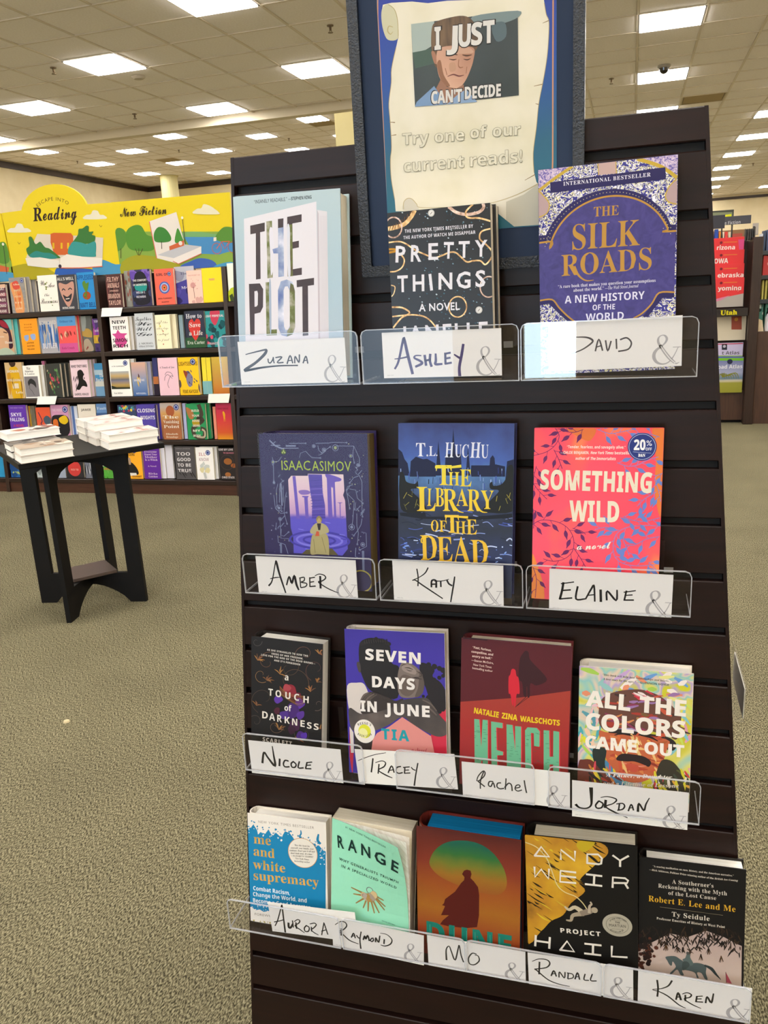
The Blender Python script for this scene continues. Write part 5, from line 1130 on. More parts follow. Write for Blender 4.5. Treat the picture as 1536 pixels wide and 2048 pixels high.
card(C4, [(145, 1425), (1135, 1470), (1155, 1840), (180, 1787)], 'Amber', [
    ([(282, 1712), (315, 1660), (345, 1490), (355, 1487), (385, 1600), (445, 1780)], [12, 9, 8, 16, 14, 10]), ([(295, 1645), (345, 1635), (392, 1632)], [5, 8, 4]),
    ([(455, 1705), (480, 1625), (505, 1690), (530, 1615), (550, 1700), (572, 1752)], [10, 12, 14, 14, 16, 12]),
    ([(585, 1645), (592, 1730)], 8), ([(580, 1640), (625, 1632), (625, 1665), (596, 1680), (650, 1692), (640, 1722), (595, 1732)], 8),
    ([(680, 1635), (682, 1722)], 9), ([(680, 1640), (728, 1632)], 8), ([(682, 1680), (720, 1674)], 8), ([(684, 1722), (735, 1718)], 9),
    ([(732, 1618), (770, 1600), (820, 1612), (835, 1640), (800, 1668), (765, 1680), (860, 1742), (960, 1785)], [5, 6, 8, 9, 8, 8, 8, 5]), ([(782, 1625), (786, 1735)], 14)],
    'white name card reading Amber, leftmost in the second row', amp=(950, 1605, 1130, 1825, 8), inkc='161214')
card(C5, [(118, 1468), (1200, 1520), (1210, 1915), (137, 1850)], 'Katy', [
    ([(360, 1552), (372, 1632), (370, 1715)], 9), ([(468, 1540), (440, 1590), (385, 1630), (315, 1662), (345, 1660), (420, 1712), (610, 1838)], [9, 8, 6, 6, 8, 10, 8]),
    ([(502, 1725), (505, 1665), (545, 1664), (548, 1728)], [12, 12, 12, 14]), ([(502, 1700), (545, 1698)], 10),
    ([(535, 1668), (600, 1668), (670, 1652)], [9, 6, 5]), ([(592, 1672), (594, 1722)], 11),
    ([(655, 1665), (672, 1695), (700, 1712)], 12), ([(728, 1628), (718, 1700), (690, 1870)], [9, 11, 9])],
    'white name card reading Katy, middle of the second row', amp=(985, 1662, 1185, 1895, 8), inkc='1a1618')
card(C6, [(240, 1352), (1318, 1408), (1303, 1775), (240, 1705)], 'Elaine', [
    ([(370, 1475), (358, 1545), (340, 1612)], 13), ([(352, 1482), (458, 1468)], 7), ([(360, 1540), (430, 1535)], 9), ([(340, 1612), (442, 1604)], 9),
    ([(492, 1508), (478, 1612), (552, 1612)], [11, 11, 9]), ([(560, 1612), (612, 1520), (632, 1502), (638, 1632)], [9, 11, 11, 9]), ([(575, 1582), (632, 1576)], 7),
    ([(688, 1538), (690, 1632)], 14), ([(740, 1620), (745, 1545), (820, 1625), (828, 1538)], [11, 11, 12, 9]),
    ([(908, 1545), (890, 1622)], 10), ([(888, 1555), (985, 1542)], 7), ([(898, 1582), (958, 1578)], 7), ([(888, 1622), (968, 1622)], 9)],
    'white name card reading Elaine, right end of the second row', amp=(1082, 1542, 1290, 1765, 8), inkc='141012')
card(C7, [(88, 1398), (1092, 1505), (1115, 1870), (120, 1760)], 'Nicole', [
    ([(242, 1645), (258, 1535), (300, 1590), (378, 1682), (362, 1560), (348, 1470)], [16, 14, 14, 18, 12, 7]), ([(428, 1608), (425, 1678)], 14),
    ([(520, 1628), (485, 1622), (468, 1660), (485, 1690), (530, 1690)], 11), ([(575, 1635), (552, 1655), (560, 1692), (592, 1695), (605, 1665), (575, 1635)], 11),
    ([(640, 1635), (628, 1700), (682, 1702)], 11), ([(722, 1645), (708, 1708)], 11), ([(722, 1645), (775, 1640)], 9), ([(715, 1675), (762, 1672)], 9), ([(708, 1710), (765, 1712)], 10)],
    'white name card reading Nicole, leftmost in the third row', amp=(905, 1635, 1085, 1855, 12), inkc='24201c')
card(C8, [(205, 1412), (1253, 1470), (1255, 1845), (217, 1783)], 'Tracey', [
    ([(236, 1542), (330, 1505), (420, 1478), (520, 1462)], [4, 5, 5, 4]), ([(388, 1522), (380, 1600), (372, 1658)], 10), ([(415, 1562), (480, 1545), (518, 1565), (500, 1605), (445, 1640), (520, 1690), (585, 1718)], [5, 6, 8, 9, 8, 10, 6]), ([(450, 1580), (442, 1672)], 9),
    ([(545, 1665), (580, 1595), (605, 1662)], 9), ([(555, 1642), (602, 1635)], 7), ([(672, 1602), (635, 1612), (625, 1650), (650, 1672), (690, 1665)], 9),
    ([(715, 1612), (712, 1672)], 9), ([(700, 1612), (762, 1606)], 8), ([(712, 1640), (755, 1638)], 7), ([(712, 1672), (768, 1668)], 8),
    ([(782, 1612), (800, 1632), (822, 1640)], 8), ([(848, 1570), (828, 1680), (812, 1795)], [9, 9, 11])],
    'white name card reading Tracey bridging two trays of the third row', amp=(1045, 1610, 1232, 1818, 10), inkc='2a2622')
card(C9, [(170, 1440), (1287, 1565), (1287, 1938), (170, 1815)], 'Rachel', [
    ([(362, 1725), (365, 1640), (400, 1545)], 8), ([(325, 1648), (340, 1600), (385, 1550), (410, 1560), (400, 1600), (350, 1645), (338, 1650), (405, 1705)], [6, 7, 8, 8, 8, 8, 9, 9]),
    ([(490, 1655), (455, 1655), (445, 1690), (470, 1705), (492, 1665), (510, 1715)], 9), ([(570, 1668), (540, 1672), (532, 1705), (560, 1728), (602, 1725)], 9),
    ([(625, 1625), (618, 1735)], 8), ([(612, 1715), (650, 1672), (680, 1690), (688, 1748)], 9), ([(718, 1722), (765, 1712), (760, 1690), (730, 1695), (718, 1730), (745, 1752), (785, 1742)], 8),
    ([(812, 1645), (822, 1710), (835, 1768)], 9)],
    'white name card reading Rachel in lower case, third in its row', amp=(1050, 1695, 1240, 1910, 12), inkc='3a3632')
card(C10, [(118, 1385), (1325, 1515), (1310, 1895), (118, 1750)], 'Jordan', [
    ([(318, 1468), (322, 1560), (318, 1640), (270, 1672), (200, 1665), (160, 1630), (185, 1650)], [24, 18, 12, 10, 12, 18, 8]),
    ([(395, 1600), (365, 1640), (380, 1670), (425, 1665), (440, 1625), (400, 1598)], 11), ([(418, 1562), (480, 1552), (560, 1570), (578, 1592), (540, 1625), (470, 1655), (560, 1712), (690, 1768)], [5, 7, 9, 10, 8, 9, 12, 6]), ([(468, 1592), (460, 1662)], 16),
    ([(608, 1630), (600, 1690)], 10), ([(580, 1628), (640, 1622), (662, 1650), (640, 1682), (590, 1692)], [7, 9, 10, 10, 9]), ([(700, 1698), (730, 1632), (752, 1690)], 10), ([(708, 1670), (745, 1665)], 7),
    ([(798, 1702), (808, 1622), (858, 1695), (880, 1630), (915, 1568)], [16, 12, 12, 10, 6])],
    'white name card reading Jordan, right end of the third row', amp=(1062, 1645, 1275, 1870, 14), inkc='1c1814', depth=.0755)
card(C11, [(540, 1310), (1655, 1445), (1655, 1850), (540, 1700)], 'Aurora', [
    ([(622, 1622), (655, 1550), (700, 1382), (708, 1382), (725, 1520), (748, 1700)], [8, 9, 10, 12, 12, 14]), ([(612, 1575), (680, 1562), (725, 1548)], 8),
    ([(788, 1590), (792, 1640), (815, 1645), (840, 1600)], [16, 18, 16, 12]), ([(838, 1560), (848, 1640)], 10), ([(862, 1570), (900, 1545), (928, 1560), (915, 1590), (868, 1622), (925, 1665), (985, 1708)], [7, 8, 10, 9, 8, 10, 6]), ([(880, 1585), (888, 1655)], 12),
    ([(1010, 1620), (985, 1650), (995, 1690), (1035, 1690), (1045, 1645), (1010, 1620)], 10), ([(1055, 1600), (1110, 1590), (1132, 1612), (1100, 1650), (1070, 1672), (1110, 1710), (1158, 1735)], [7, 9, 9, 9, 8, 9, 6]), ([(1072, 1640), (1075, 1690)], 10),
    ([(1200, 1735), (1225, 1600), (1232, 1598), (1275, 1728)], [9, 9, 9, 10]), ([(1198, 1690), (1255, 1672)], 8)],
    'white name card reading Aurora, leftmost in the bottom row', depth=.0748, inkc='2c2822')
card(C12, [(145, 1365), (1140, 1555), (1143, 1885), (145, 1648)], 'Raymond', [
    ([(168, 1435), (230, 1400), (280, 1412), (295, 1450), (260, 1490), (215, 1512), (250, 1540), (330, 1610), (425, 1648)], [5, 6, 8, 9, 8, 8, 9, 9, 5]), ([(238, 1480), (236, 1552)], 10),
    ([(348, 1575), (372, 1530), (390, 1582)], 9), ([(355, 1562), (385, 1558)], 7), ([(405, 1555), (425, 1580), (440, 1585)], 9), ([(455, 1515), (442, 1600), (452, 1698)], [8, 9, 11]),
    ([(480, 1600), (495, 1560), (505, 1595), (528, 1555), (545, 1612)], 11), ([(575, 1585), (558, 1605), (572, 1622), (592, 1608), (585, 1582)], 9), ([(615, 1625), (618, 1580), (648, 1630), (662, 1560)], [11, 10, 11, 9]),
    ([(712, 1600), (708, 1645)], 10), ([(668, 1530), (740, 1545), (795, 1600), (780, 1650), (720, 1672), (675, 1660)], [4, 6, 8, 9, 8, 6])],
    'white name card reading Raymond overlapping the Aurora card', amp=(940, 1642, 1122, 1838, 20), depth=.0758, inkc='2c2822')
card(C13, [(222, 1400), (1208, 1572), (1205, 1875), (230, 1700)], 'Mo', [
    ([(415, 1645), (412, 1545), (440, 1510), (462, 1560), (500, 1650), (530, 1540), (542, 1502), (560, 1600), (585, 1668)], [11, 8, 7, 8, 9, 8, 7, 8, 9]),
    ([(712, 1590), (670, 1582), (635, 1630), (645, 1685), (695, 1695), (742, 1655), (730, 1608), (700, 1600)], [7, 8, 8, 8, 8, 8, 7, 5])],
    'white name card reading Mo in front of the orange planet book', amp=(1008, 1668, 1185, 1840, 26), inkc='3a3630')
card(C14, [(130, 1480), (1187, 1622), (1177, 1965), (133, 1780)], 'Randall', [
    ([(172, 1562), (240, 1538), (320, 1548), (348, 1585), (310, 1625), (200, 1640), (215, 1650), (330, 1745), (440, 1790), (545, 1812)], [4, 6, 8, 9, 8, 7, 9, 8, 6, 4]), ([(245, 1570), (240, 1688)], 10),
    ([(362, 1705), (388, 1655), (412, 1710)], 9), ([(370, 1688), (405, 1684)], 6), ([(440, 1720), (445, 1668), (492, 1728), (500, 1672)], 8), ([(532, 1680), (528, 1735)], 8), ([(522, 1678), (575, 1690), (580, 1725), (530, 1738)], 7),
    ([(600, 1738), (625, 1675), (645, 1742)], 9), ([(608, 1718), (640, 1715)], 6), ([(700, 1690), (690, 1745), (735, 1752)], 8), ([(772, 1692), (755, 1752), (812, 1758)], 8)],
    'white name card reading Randall, fourth in the bottom row', amp=(962, 1715, 1158, 1910, 26), inkc='34302a')
card(C15, [(150, 1440), (1415, 1638), (1395, 2035), (140, 1808)], 'Karen', [
    ([(358, 1562), (368, 1650), (360, 1740)], 12), ([(522, 1568), (480, 1625), (400, 1655), (305, 1665), (380, 1688), (480, 1740), (600, 1835), (675, 1872)], [12, 10, 7, 5, 8, 10, 9, 5]),
    ([(568, 1775), (592, 1700), (622, 1778)], [11, 12, 14]), ([(575, 1750), (618, 1745)], 8), ([(640, 1715), (690, 1700), (738, 1722), (720, 1752), (660, 1770), (745, 1830), (845, 1875)], [6, 8, 10, 9, 8, 9, 5]), ([(672, 1728), (672, 1790)], 11),
    ([(800, 1742), (790, 1800)], 11), ([(795, 1742), (862, 1738)], 8), ([(798, 1770), (850, 1768)], 8), ([(790, 1800), (865, 1805)], 9), ([(898, 1812), (915, 1745), (960, 1812), (985, 1712)], [11, 11, 14, 9])],
    'white name card reading Karen, right end of the bottom row', amp=(1142, 1765, 1385, 1985, 30), inkc='2c2820')

# ---------------------------------------------------------------- the staff-pick books
def pbook(name, crop, TLp, TRp, PLp, PRp, t, row, cover, pages, lab, kind='hard', db=.066, gap=.003, h=None, spine_r=.006, zoff=.0035, w=None):
    zf = rowz[row][0] + .0022
    dt = t + gap
    T = on_y(crop[0] + TLp[0] / crop[2], crop[1] + TLp[1] / crop[2], PY - dt)
    T2 = on_y(crop[0] + TRp[0] / crop[2], crop[1] + TRp[1] / crop[2], PY - dt)
    ztop = (T.z + T2.z) / 2
    e = V((0, db - dt, ztop - zf)).normalized()            # lean of the cover, seen from the side
    n = V((1, 0, 0)).cross(e).normalized()
    if n.y > 0: n = -n
    zoff = .0012 + max(0, n.z) * t
    TL = on_pl(crop[0] + TLp[0] / crop[2], crop[1] + TLp[1] / crop[2], T, n)
    TR_ = on_pl(crop[0] + TRp[0] / crop[2], crop[1] + TRp[1] / crop[2], T, n)
    PL = on_pl(crop[0] + PLp[0] / crop[2], crop[1] + PLp[1] / crop[2], T, n)
    PR = on_pl(crop[0] + PRp[0] / crop[2], crop[1] + PRp[1] / crop[2], T, n)
    ux = (TR_ - TL).normalized(); d = (TL - PL).normalized(); d2 = (TR_ - PR).normalized()
    # average the roll implied by the top edge and by both side edges
    r1 = math.atan2(ux.dot(e), ux.x); r2 = -math.atan2(d.x, d.dot(e)); r3 = -math.atan2(d2.x, d2.dot(e))
    r = (r1 + r2 * .5 + r3 * .5) / 2
    ux = V((1, 0, 0)) * math.cos(r) + e * math.sin(r)
    w_ = w or ((TR_ - TL).length + (PR - PL).dot(ux)) / 2
    uz = ux.cross(-n).normalized()
    c = (TL + TR_) / 2
    hh = h or ((c.z - zf - zoff) / uz.z - abs(math.sin(r)) * w_ / 2)
    O = c - ux * w_ / 2 - uz * hh
    print('BOOK %s w=%.3f h=%.3f roll=%.2f (%.2f %.2f %.2f) lean=%.1f bottomz-floor=%.4f' % (name, w_, hh, math.degrees(r), math.degrees(r1), math.degrees(r2), math.degrees(r3), math.degrees(math.atan2(-e.y, e.z)) * -1, O.z - zf))
    M = frame(O, ux, n)
    o = root('book', lab, 'book', M, 'staff pick books on the slatwall display')
    if kind != 'custom': book_parts(o, w_, hh, t, kind, mat(cover, .35, .45) if isinstance(cover, str) else cover, pages, spine_r)
    return o, M, w_, hh, Art(M, w_, hh, crop, 5e-5)

# 1 pale blue thriller
o, M, bw_, bh_, a = pbook('plot', C1, (122, 170), (1142, 68), (160, 1540), (1150, 1480), .038, 0, 'b4cad2', PAGE, 'pale blue hardcover titled The Plot, leftmost in the top row', spine_r=.004)
a.full(grad_mat('pale_blue_cover', [(0, 'b8c4d0'), (.5, 'b0c8d4'), (1, 'bccfd4')], 0, .24))
a.poly([(228, 370), (918, 205), (945, 1700), (245, 1700)], 'e6e0e6').poly([(925, 285), (1020, 300), (1040, 1700), (945, 1700)], 'e2dce0').poly([(925, 285), (940, 320), (958, 1700), (940, 1700)], 'c8bcc4')
for k in range(5): a.stroke([(955 + k * 14, 340), (968 + k * 14, 1650)], 2.5, 'd0c6cc', False)
a.build('cover_artwork', o)
a.text('“INSANELY READABLE.”', (325, 226), (640, 198), 34, '3a3c40', 'n'); a.text('—STEPHEN KING', (650, 196), (872, 178), 32, '24262a', 'b')
DK = noise_mat('dark_brown_letter_print', ['2a1a1a', '3c2828'], 60, .4)
SKYP = noise_mat('sky_letter_print', ['3a5090', '8c98b4', 'e8e4ea'], 30, .4, 4); GRASS = noise_mat('grass_letter_print', ['4a3418', '5c6420', 'b0a898'], 55, .4, 4)
E_ = 'e6e0e6'
def seg(pts, m): a.poly(pts, m)
# T H E
seg([(288, 435), (427, 405), (427, 488), (383, 498), (387, 942), (343, 948), (341, 508), (290, 518)], DK)
seg([(442, 395), (495, 388), (503, 930), (452, 937)], GRASS); seg([(552, 372), (605, 365), (610, 918), (556, 925)], SKYP); seg([(552, 372), (605, 365), (603, 450), (553, 458)], DK)
a.poly([(470, 480), (500, 470), (520, 700), (505, 860), (485, 900), (478, 700)], 'e6e2ea', True); a.poly([(500, 660), (560, 640), (560, 700), (510, 700)], SKYP)
seg([(640, 352), (778, 326), (778, 398), (690, 415), (692, 590), (752, 578), (752, 642), (692, 655), (694, 850), (780, 835), (780, 903), (645, 920)], DK)
a.poly([(640, 430), (690, 420), (695, 915), (645, 920)], GRASS); a.poly([(640, 460), (665, 455), (668, 700), (672, 900), (648, 900)], 'dcdce6', True)
# P L O T
a.poly([(276, 990), (380, 985), (412, 1040), (410, 1210), (385, 1262), (330, 1275), (330, 1480), (288, 1483)], DK, hole=[[(328, 1060), (355, 1055), (362, 1080), (360, 1190), (348, 1205), (330, 1208)]])
a.poly([(434, 975), (485, 970), (490, 1425), (542, 1422), (543, 1478), (444, 1482)], GRASS); a.poly([(468, 990), (486, 990), (490, 1420), (474, 1420)], 'a8b4c8', True)
a.poly([(552, 1050), (580, 965), (635, 948), (690, 970), (714, 1050), (716, 1400), (695, 1470), (640, 1492), (585, 1478), (556, 1410)], SKYP, hole=[[(606, 1050), (620, 1015), (645, 1012), (662, 1050), (665, 1390), (650, 1425), (625, 1428), (610, 1395)]])
a.poly([(672, 980), (700, 1000), (714, 1060), (716, 1400), (690, 1470), (640, 1490), (640, 1440), (666, 1400), (664, 1050)], GRASS)
a.poly([(730, 955), (896, 932), (896, 1000), (838, 1008), (842, 1480), (788, 1485), (784, 1015), (732, 1022)], DK)
a.build('title_lettering', o, label='tall condensed capitals with sky and grass showing through')
# 2 necklace paperback
o, M, bw_, bh_, a = pbook('pretty', C2, (165, 216), (1152, 128), (228, 1340), (1195, 1290), .021, 0, '17110f', PAGE, 'black paperback titled Pretty Things with gold chains, top row middle', 'paper', gap=.0395, db=.0742)
a.full(noise_mat('black_sparkle_cover', ['0b0908', '0e0b0a', '131214'], 20, .3))
R_ = random.Random(5)
for _ in range(230):
    cx = R_.choice([R_.gauss(560, 90), R_.gauss(760, 120), R_.gauss(1000, 110), R_.gauss(600, 200)]); cy = R_.choice([R_.gauss(560, 120), R_.gauss(230, 60), R_.gauss(1150, 110), R_.gauss(900, 110)])
    r = R_.uniform(4, 10); a.poly([(cx - r, cy), (cx, cy - r * .7), (cx + r, cy + r * .3), (cx, cy + r)], R_.choice(['2a4a5c', '3c6474', '7a98a8', 'c8d4dc', '1c3440']))
GOLD = noise_mat('gold_chain_print', ['9a6a38', 'd8ac70', 'f0dca8'], 160, .35, 2); ROSE = noise_mat('rose_gold_print', ['8a6450', 'c8a490', 'e8d4c8'], 180, .35, 2)
a.stroke([(165, 375), (260, 355), (340, 320), (400, 250), (425, 205)], 42, GOLD); 
for k in range(9): a.stroke([(185 + k * 28, 392 - k * 9 - k * k * 1.6), (200 + k * 27, 345 - k * 9 - k * k * 1.6)], 7, '6a4420', False)
a.circ((225, 360), 95, ROSE, ring=14, ry=105)
a.stroke([(760, 165), (830, 215), (930, 235), (1040, 215), (1090, 170), (1085, 130)], 30, ROSE)
a.stroke([(985, 140), (920, 210), (940, 265), (1050, 270), (1160, 300)], 17, GOLD)
a.stroke([(1160, 370), (1070, 400), (1055, 470), (1110, 520), (1165, 580), (1170, 640), (1110, 715), (1060, 680), (990, 680), (930, 690), (870, 640), (820, 600), (760, 600), (690, 630), (610, 650), (520, 615), (440, 580), (350, 520), (280, 495), (180, 505)], 15, GOLD, k=6)
a.stroke([(215, 1125), (310, 1130), (380, 1180), (300, 1230), (225, 1320)], 16, GOLD); a.stroke([(215, 1215), (400, 1198), (520, 1215), (590, 1265), (640, 1330)], 14, GOLD)
a.stroke([(185, 600), (240, 590), (240, 570), (180, 570)], 20, 'c88c20'); a.stroke([(290, 610), (330, 670), (310, 740), (250, 780), (190, 785)], 14, GOLD); a.stroke([(205, 915), (240, 930), (230, 990), (210, 1020)], 10, GOLD)
a.circ((842, 1122), 95, GOLD, ring=13, n=40, ry=105); a.circ((1140, 930), 92, ROSE, ring=12, n=40, ry=105)
for c in ((588, 222), (1046, 1152)): a.circ(c, 34, 'd0ccc8'); a.circ(c, 24, 'e8e4e0'); a.stroke([(c[0] - 8, c[1] + 10), (c[0] + 8, c[1] - 10)], 7, '8a8480', False)
for p in ((470, 395, 540, 385),): pass
a.build('cover_artwork', o)
W_ = 'e8e4ec'
a.text('THE NEW YORK TIMES BESTSELLER BY', (334, 412), (990, 362), 33, W_, 'b', sp=1.1); a.text('THE AUTHOR OF WATCH ME DISAPPEAR', (322, 474), (1012, 420), 32, W_, 'b', sp=1.1)
for ch, x0, x1, y0, y1 in [('P', 245, 340, 692, 692), ('R', 392, 492, 684, 684), ('E', 562, 655, 668, 664), ('T', 705, 800, 655, 655), ('T', 850, 955, 648, 645), ('Y', 1005, 1125, 638, 634)]: a.text(ch, (x0, y0), (x1, y1), 155, W_, 'n', .03)
for ch, x0, x1, y0 in [('T', 265, 365, 978), ('H', 412, 522, 970), ('I', 578, 605, 962), ('N', 658, 790, 952), ('G', 830, 965, 942), ('S', 1012, 1108, 928)]: a.text(ch, (x0, y0), (x1, y0 - 4), 155, W_, 'n', .03)
a.text('A NOVEL', (472, 1165), (862, 1148), 72, W_, 'n', .02, sp=1.1)
a.text('JANELLE', (300, 1465), (1135, 1420), 155, W_, 'n', .03, sp=1.2)
a.build('title_lettering', o, label='white capitals over the chains')
# second copy behind it
o2 = root('book', 'second copy of the black necklace paperback, showing as a cream edge behind it', 'book', M @ Matrix.Translation((.0035, .0214, .0012)), 'staff pick books on the slatwall display')
book_parts(o2, bw_, bh_, .0195, 'paper', mat('17110f', .35, .45), PAGE)
# 3 ornamental paperback
o, M, bw_, bh_, a = pbook('silk', C3, (163, 497), (1152, 380), (172, 1590), (1130, 1500), .034, 0, '2c2466', PAGE, 'violet paperback titled The Silk Roads with a Persian tile pattern, top row right', 'paper', gap=.020, db=.074)
PERS = noise_mat('persian_tile_print', ['27247a', '3a3480', 'd8d4dc', 'c8c270', '2b2870', 'dcdae4'], 170, .4, 2, pos=[.30, .42, .46, .52, .56, .64], interp='CONSTANT', dist=1.6)
LILAC = noise_mat('lilac_tile_print', ['6a5c9c', 'c8b4c4', '8a78a8', 'd0bcc8'], 210, .4, 2, pos=[.35, .45, .52, .6], interp='CONSTANT', dist=1.2)
a.full(PERS)
YEL = 'c8a83c'
a.poly([(163, 497), (400, 470), (300, 540), (170, 640)], LILAC).stroke([(400, 474), (300, 540), (168, 640)], 22, YEL)
a.poly([(870, 410), (1152, 380), (1145, 530), (1050, 500)], LILAC).stroke([(870, 418), (1030, 470), (1140, 545)], 26, YEL)
a.poly([(590, 440), (710, 428), (712, 520), (590, 530)], 'c8a8a0').stroke([(585, 445), (590, 530)], 6, YEL, False).stroke([(712, 430), (716, 520)], 6, YEL, False)
a.poly([(163, 640), (215, 690), (245, 740), (225, 800), (165, 830)], 'b89c9c', True).stroke([(163, 640), (215, 690), (243, 740), (225, 800), (165, 830)], 8, YEL)
a.poly([(1140, 560), (1090, 610), (1062, 680), (1085, 720), (1140, 735)], 'b89c9c', True).stroke([(1140, 560), (1090, 610), (1062, 680), (1085, 720), (1140, 735)], 8, YEL)
a.poly([(248, 582), (1062, 475), (1066, 560), (250, 658)], '2a2358')
VIO = noise_mat('violet_damask_print', ['2b2462', '352c70', '3e3478'], 60, .42, 3, dist=2)
arch = [(172, 1010), (265, 1002)] + [(668 + 430 * math.cos(math.radians(t)), 1075 + 395 * -math.sin(math.radians(t)) - (math.cos(math.radians(t))) * 45) for t in range(170, 8, -9)] + [(1040, 930), (1135, 925)]
outer_ = [(168, 960), (235, 952)] + [(655 + 470 * math.cos(math.radians(t)), 1070 + 440 * -math.sin(math.radians(t)) - (math.cos(math.radians(t))) * 50) for t in range(166, 12, -9)] + [(1060, 885), (1140, 878)]
a.poly(outer_ + [(1140, 1000), (168, 1060)], '2a235c')
a.poly(arch + [(1125, 1360), (1020, 1362), (940, 1500), (800, 1580), (420, 1570), (340, 1490), (262, 1410), (172, 1418)], VIO)
a.poly([(172, 1418), (262, 1410), (340, 1490), (420, 1570), (380, 1572), (280, 1480), (240, 1440), (172, 1450)], '2a235c').poly([(1125, 1360), (1020, 1362), (960, 1460), (900, 1530), (940, 1530), (1040, 1400), (1125, 1395)], '2a235c')
for k in range(len(outer_) - 1):
    p, q = outer_[k], outer_[k + 1]
    for s in range(3):
        t_ = s / 3; x, y = p[0] + (q[0] - p[0]) * t_, p[1] + (q[1] - p[1]) * t_
        a.circ((x + (655 - x) * .03, y + 22), 3.6, 'c0b48c', 6)
OR_ = 'bf8e3c'
a.stroke(arch, 13, OR_, k=3).stroke([(172, 1418), (262, 1410), (310, 1465), (370, 1525), (430, 1572)], 11, OR_).stroke([(1125, 1358), (1018, 1362), (965, 1440), (900, 1505), (840, 1540)], 11, OR_)
a.build('cover_artwork', o)
a.text('INTERNATIONAL BESTSELLER', (342, 606), (958, 540), 27, 'e8e4f0', 'sb', sp=1.15)
for t_, x0, x1, y0, y1, h_ in [('THE', 556, 732, 825, 812, 68), ('SILK', 405, 882, 1060, 1026, 178), ('ROADS', 330, 965, 1245, 1195, 150)]: a.text(t_, (x0, y0), (x1, y1), h_, OR_, 'sb', -.02)
a.stroke([(420, 1180), (450, 1240), (500, 1275), (555, 1272)], [18, 14, 9, 4], OR_)
a.text('“A rare book that makes you question your assumptions', (304, 1330), (993, 1284), 22, 'dcd8e8', 'sb'); a.text('about the world.”', (413, 1355), (628, 1340), 22, 'dcd8e8', 'sb'); a.text('—The Wall Street Journal', (635, 1340), (872, 1322), 22, 'c8c4d8', 'si', .01)
a.text('A NEW HISTORY', (352, 1438), (915, 1405), 54, 'e4e0f4', 'b', -.01); a.text('OF THE', (548, 1485), (706, 1478), 38, 'e4e0f4', 'b', -.01); a.text('WORLD', (500, 1562), (768, 1548), 52, 'e4e0f4', 'b', -.01)
a.text('PETER', (560, 1680), (740, 1672), 50, OR_, 'sb'); a.build('title_lettering', o, label='gold serif capitals')
# 4 purple circuit hardcover (shrink wrapped)
o, M, bw_, bh_, a = pbook('amber', C4, (172, 222), (1245, 240), (270, 1400), (1290, 1560), .045, 1, '30245c', page_mat('gilt_page_edges', '5a4a2c', '8a7448'), 'thick purple hardcover with silver circuits, leftmost in the second row', spine_r=.012)
CIRC = '7c84a4'; 
a.full('2c2350')
R_ = random.Random(11)
def node(x, y, r=9, c=CIRC, fill=None): a.circ((x, y), r, c, 12, ring=None if fill else 3.5)
def wire(pts, w_=5, c=CIRC, end=True):
    a.stroke(pts, w_, c, False)
    if end: node(*pts[-1])
wire([(740, 325), (870, 322), (905, 315), (1040, 318)]); wire([(290, 298), (345, 350), (430, 385)], 14, end=False); wire([(345, 310), (300, 345), (390, 345)], 9, end=False); wire([(450, 350), (540, 350)], 14, end=False); wire([(480, 325), (640, 325)]); wire([(380, 372), (570, 372)], 7, end=False)
wire([(580, 465), (590, 420), (640, 402), (700, 465), (785, 468)]); wire([(765, 440), (800, 430), (840, 385), (880, 360)]); wire([(940, 350), (1110, 352), (1165, 470), (1165, 540)]); wire([(1110, 355), (1100, 430), (1115, 515)]); wire([(760, 350), (770, 395), (800, 420)])
wire([(315, 460), (325, 500), (330, 700)]); wire([(405, 455), (375, 500), (325, 505)]); wire([(1165, 640), (1110, 660), (1070, 712)]); wire([(1165, 640), (1190, 700), (1190, 960), (1195, 1040)]); wire([(1040, 810), (1115, 885), (1100, 1080), (1090, 1140)])
wire([(1075, 735), (1040, 790), (1060, 900), (1070, 960)]); wire([(1100, 730), (1050, 745), (1040, 780)]); wire([(1070, 770), (1130, 780), (1145, 860), (1200, 910)]); wire([(1130, 900), (1120, 970)]); wire([(1190, 1060), (1180, 1120), (1145, 1180), (1110, 1225)]); wire([(1140, 1010), (1140, 1130), (1155, 1200), (1145, 1310)]); wire([(1185, 1190), (1230, 1200), (1235, 1330), (1170, 1365)])
wire([(1130, 1345), (1125, 1430), (1150, 1440)], 6, end=False); wire([(1200, 1380), (1205, 1560)], 22, '6c7494', False)
wire([(330, 830), (345, 960), (400, 1010), (455, 1000)]); wire([(430, 685), (390, 720), (385, 900)], 6, end=False); wire([(400, 720), (410, 930)], 13, end=False); wire([(420, 740), (425, 900)], 5, end=False); wire([(455, 800), (440, 860), (430, 1000), (460, 1110)]); wire([(370, 720), (355, 780), (362, 940)])
wire([(390, 1060), (400, 1250), (475, 1255), (480, 1275)]); wire([(355, 1100), (350, 1160)]); wire([(405, 1160), (400, 1220), (430, 1230), (475, 1190)]); wire([(370, 1225), (375, 1290), (440, 1310), (470, 1400)], 6, end=False); wire([(400, 1300), (402, 1390)], 20, '6c7494', False)
for x, y, r in [(820, 390, 22), (930, 368, 32), (380, 955, 30), (392, 1062, 18), (1090, 1142, 30), (1198, 1312, 22), (1152, 538, 18), (1080, 448, 18), (322, 508, 18), (720, 352, 18), (332, 708, 14)]:
    a.circ((x, y), r, CIRC, 24, ring=5); a.circ((x, y), r * .5, '8f9a70' if (x, y) in ((930, 368), (1080, 448), (322, 508)) else CIRC, 16)
a.circ((425, 408), 28, '3c4c28'); a.circ((425, 400), 9, '9cac5c'); a.circ((415, 415), 9, '9cac5c'); a.circ((436, 415), 9, '9cac5c')
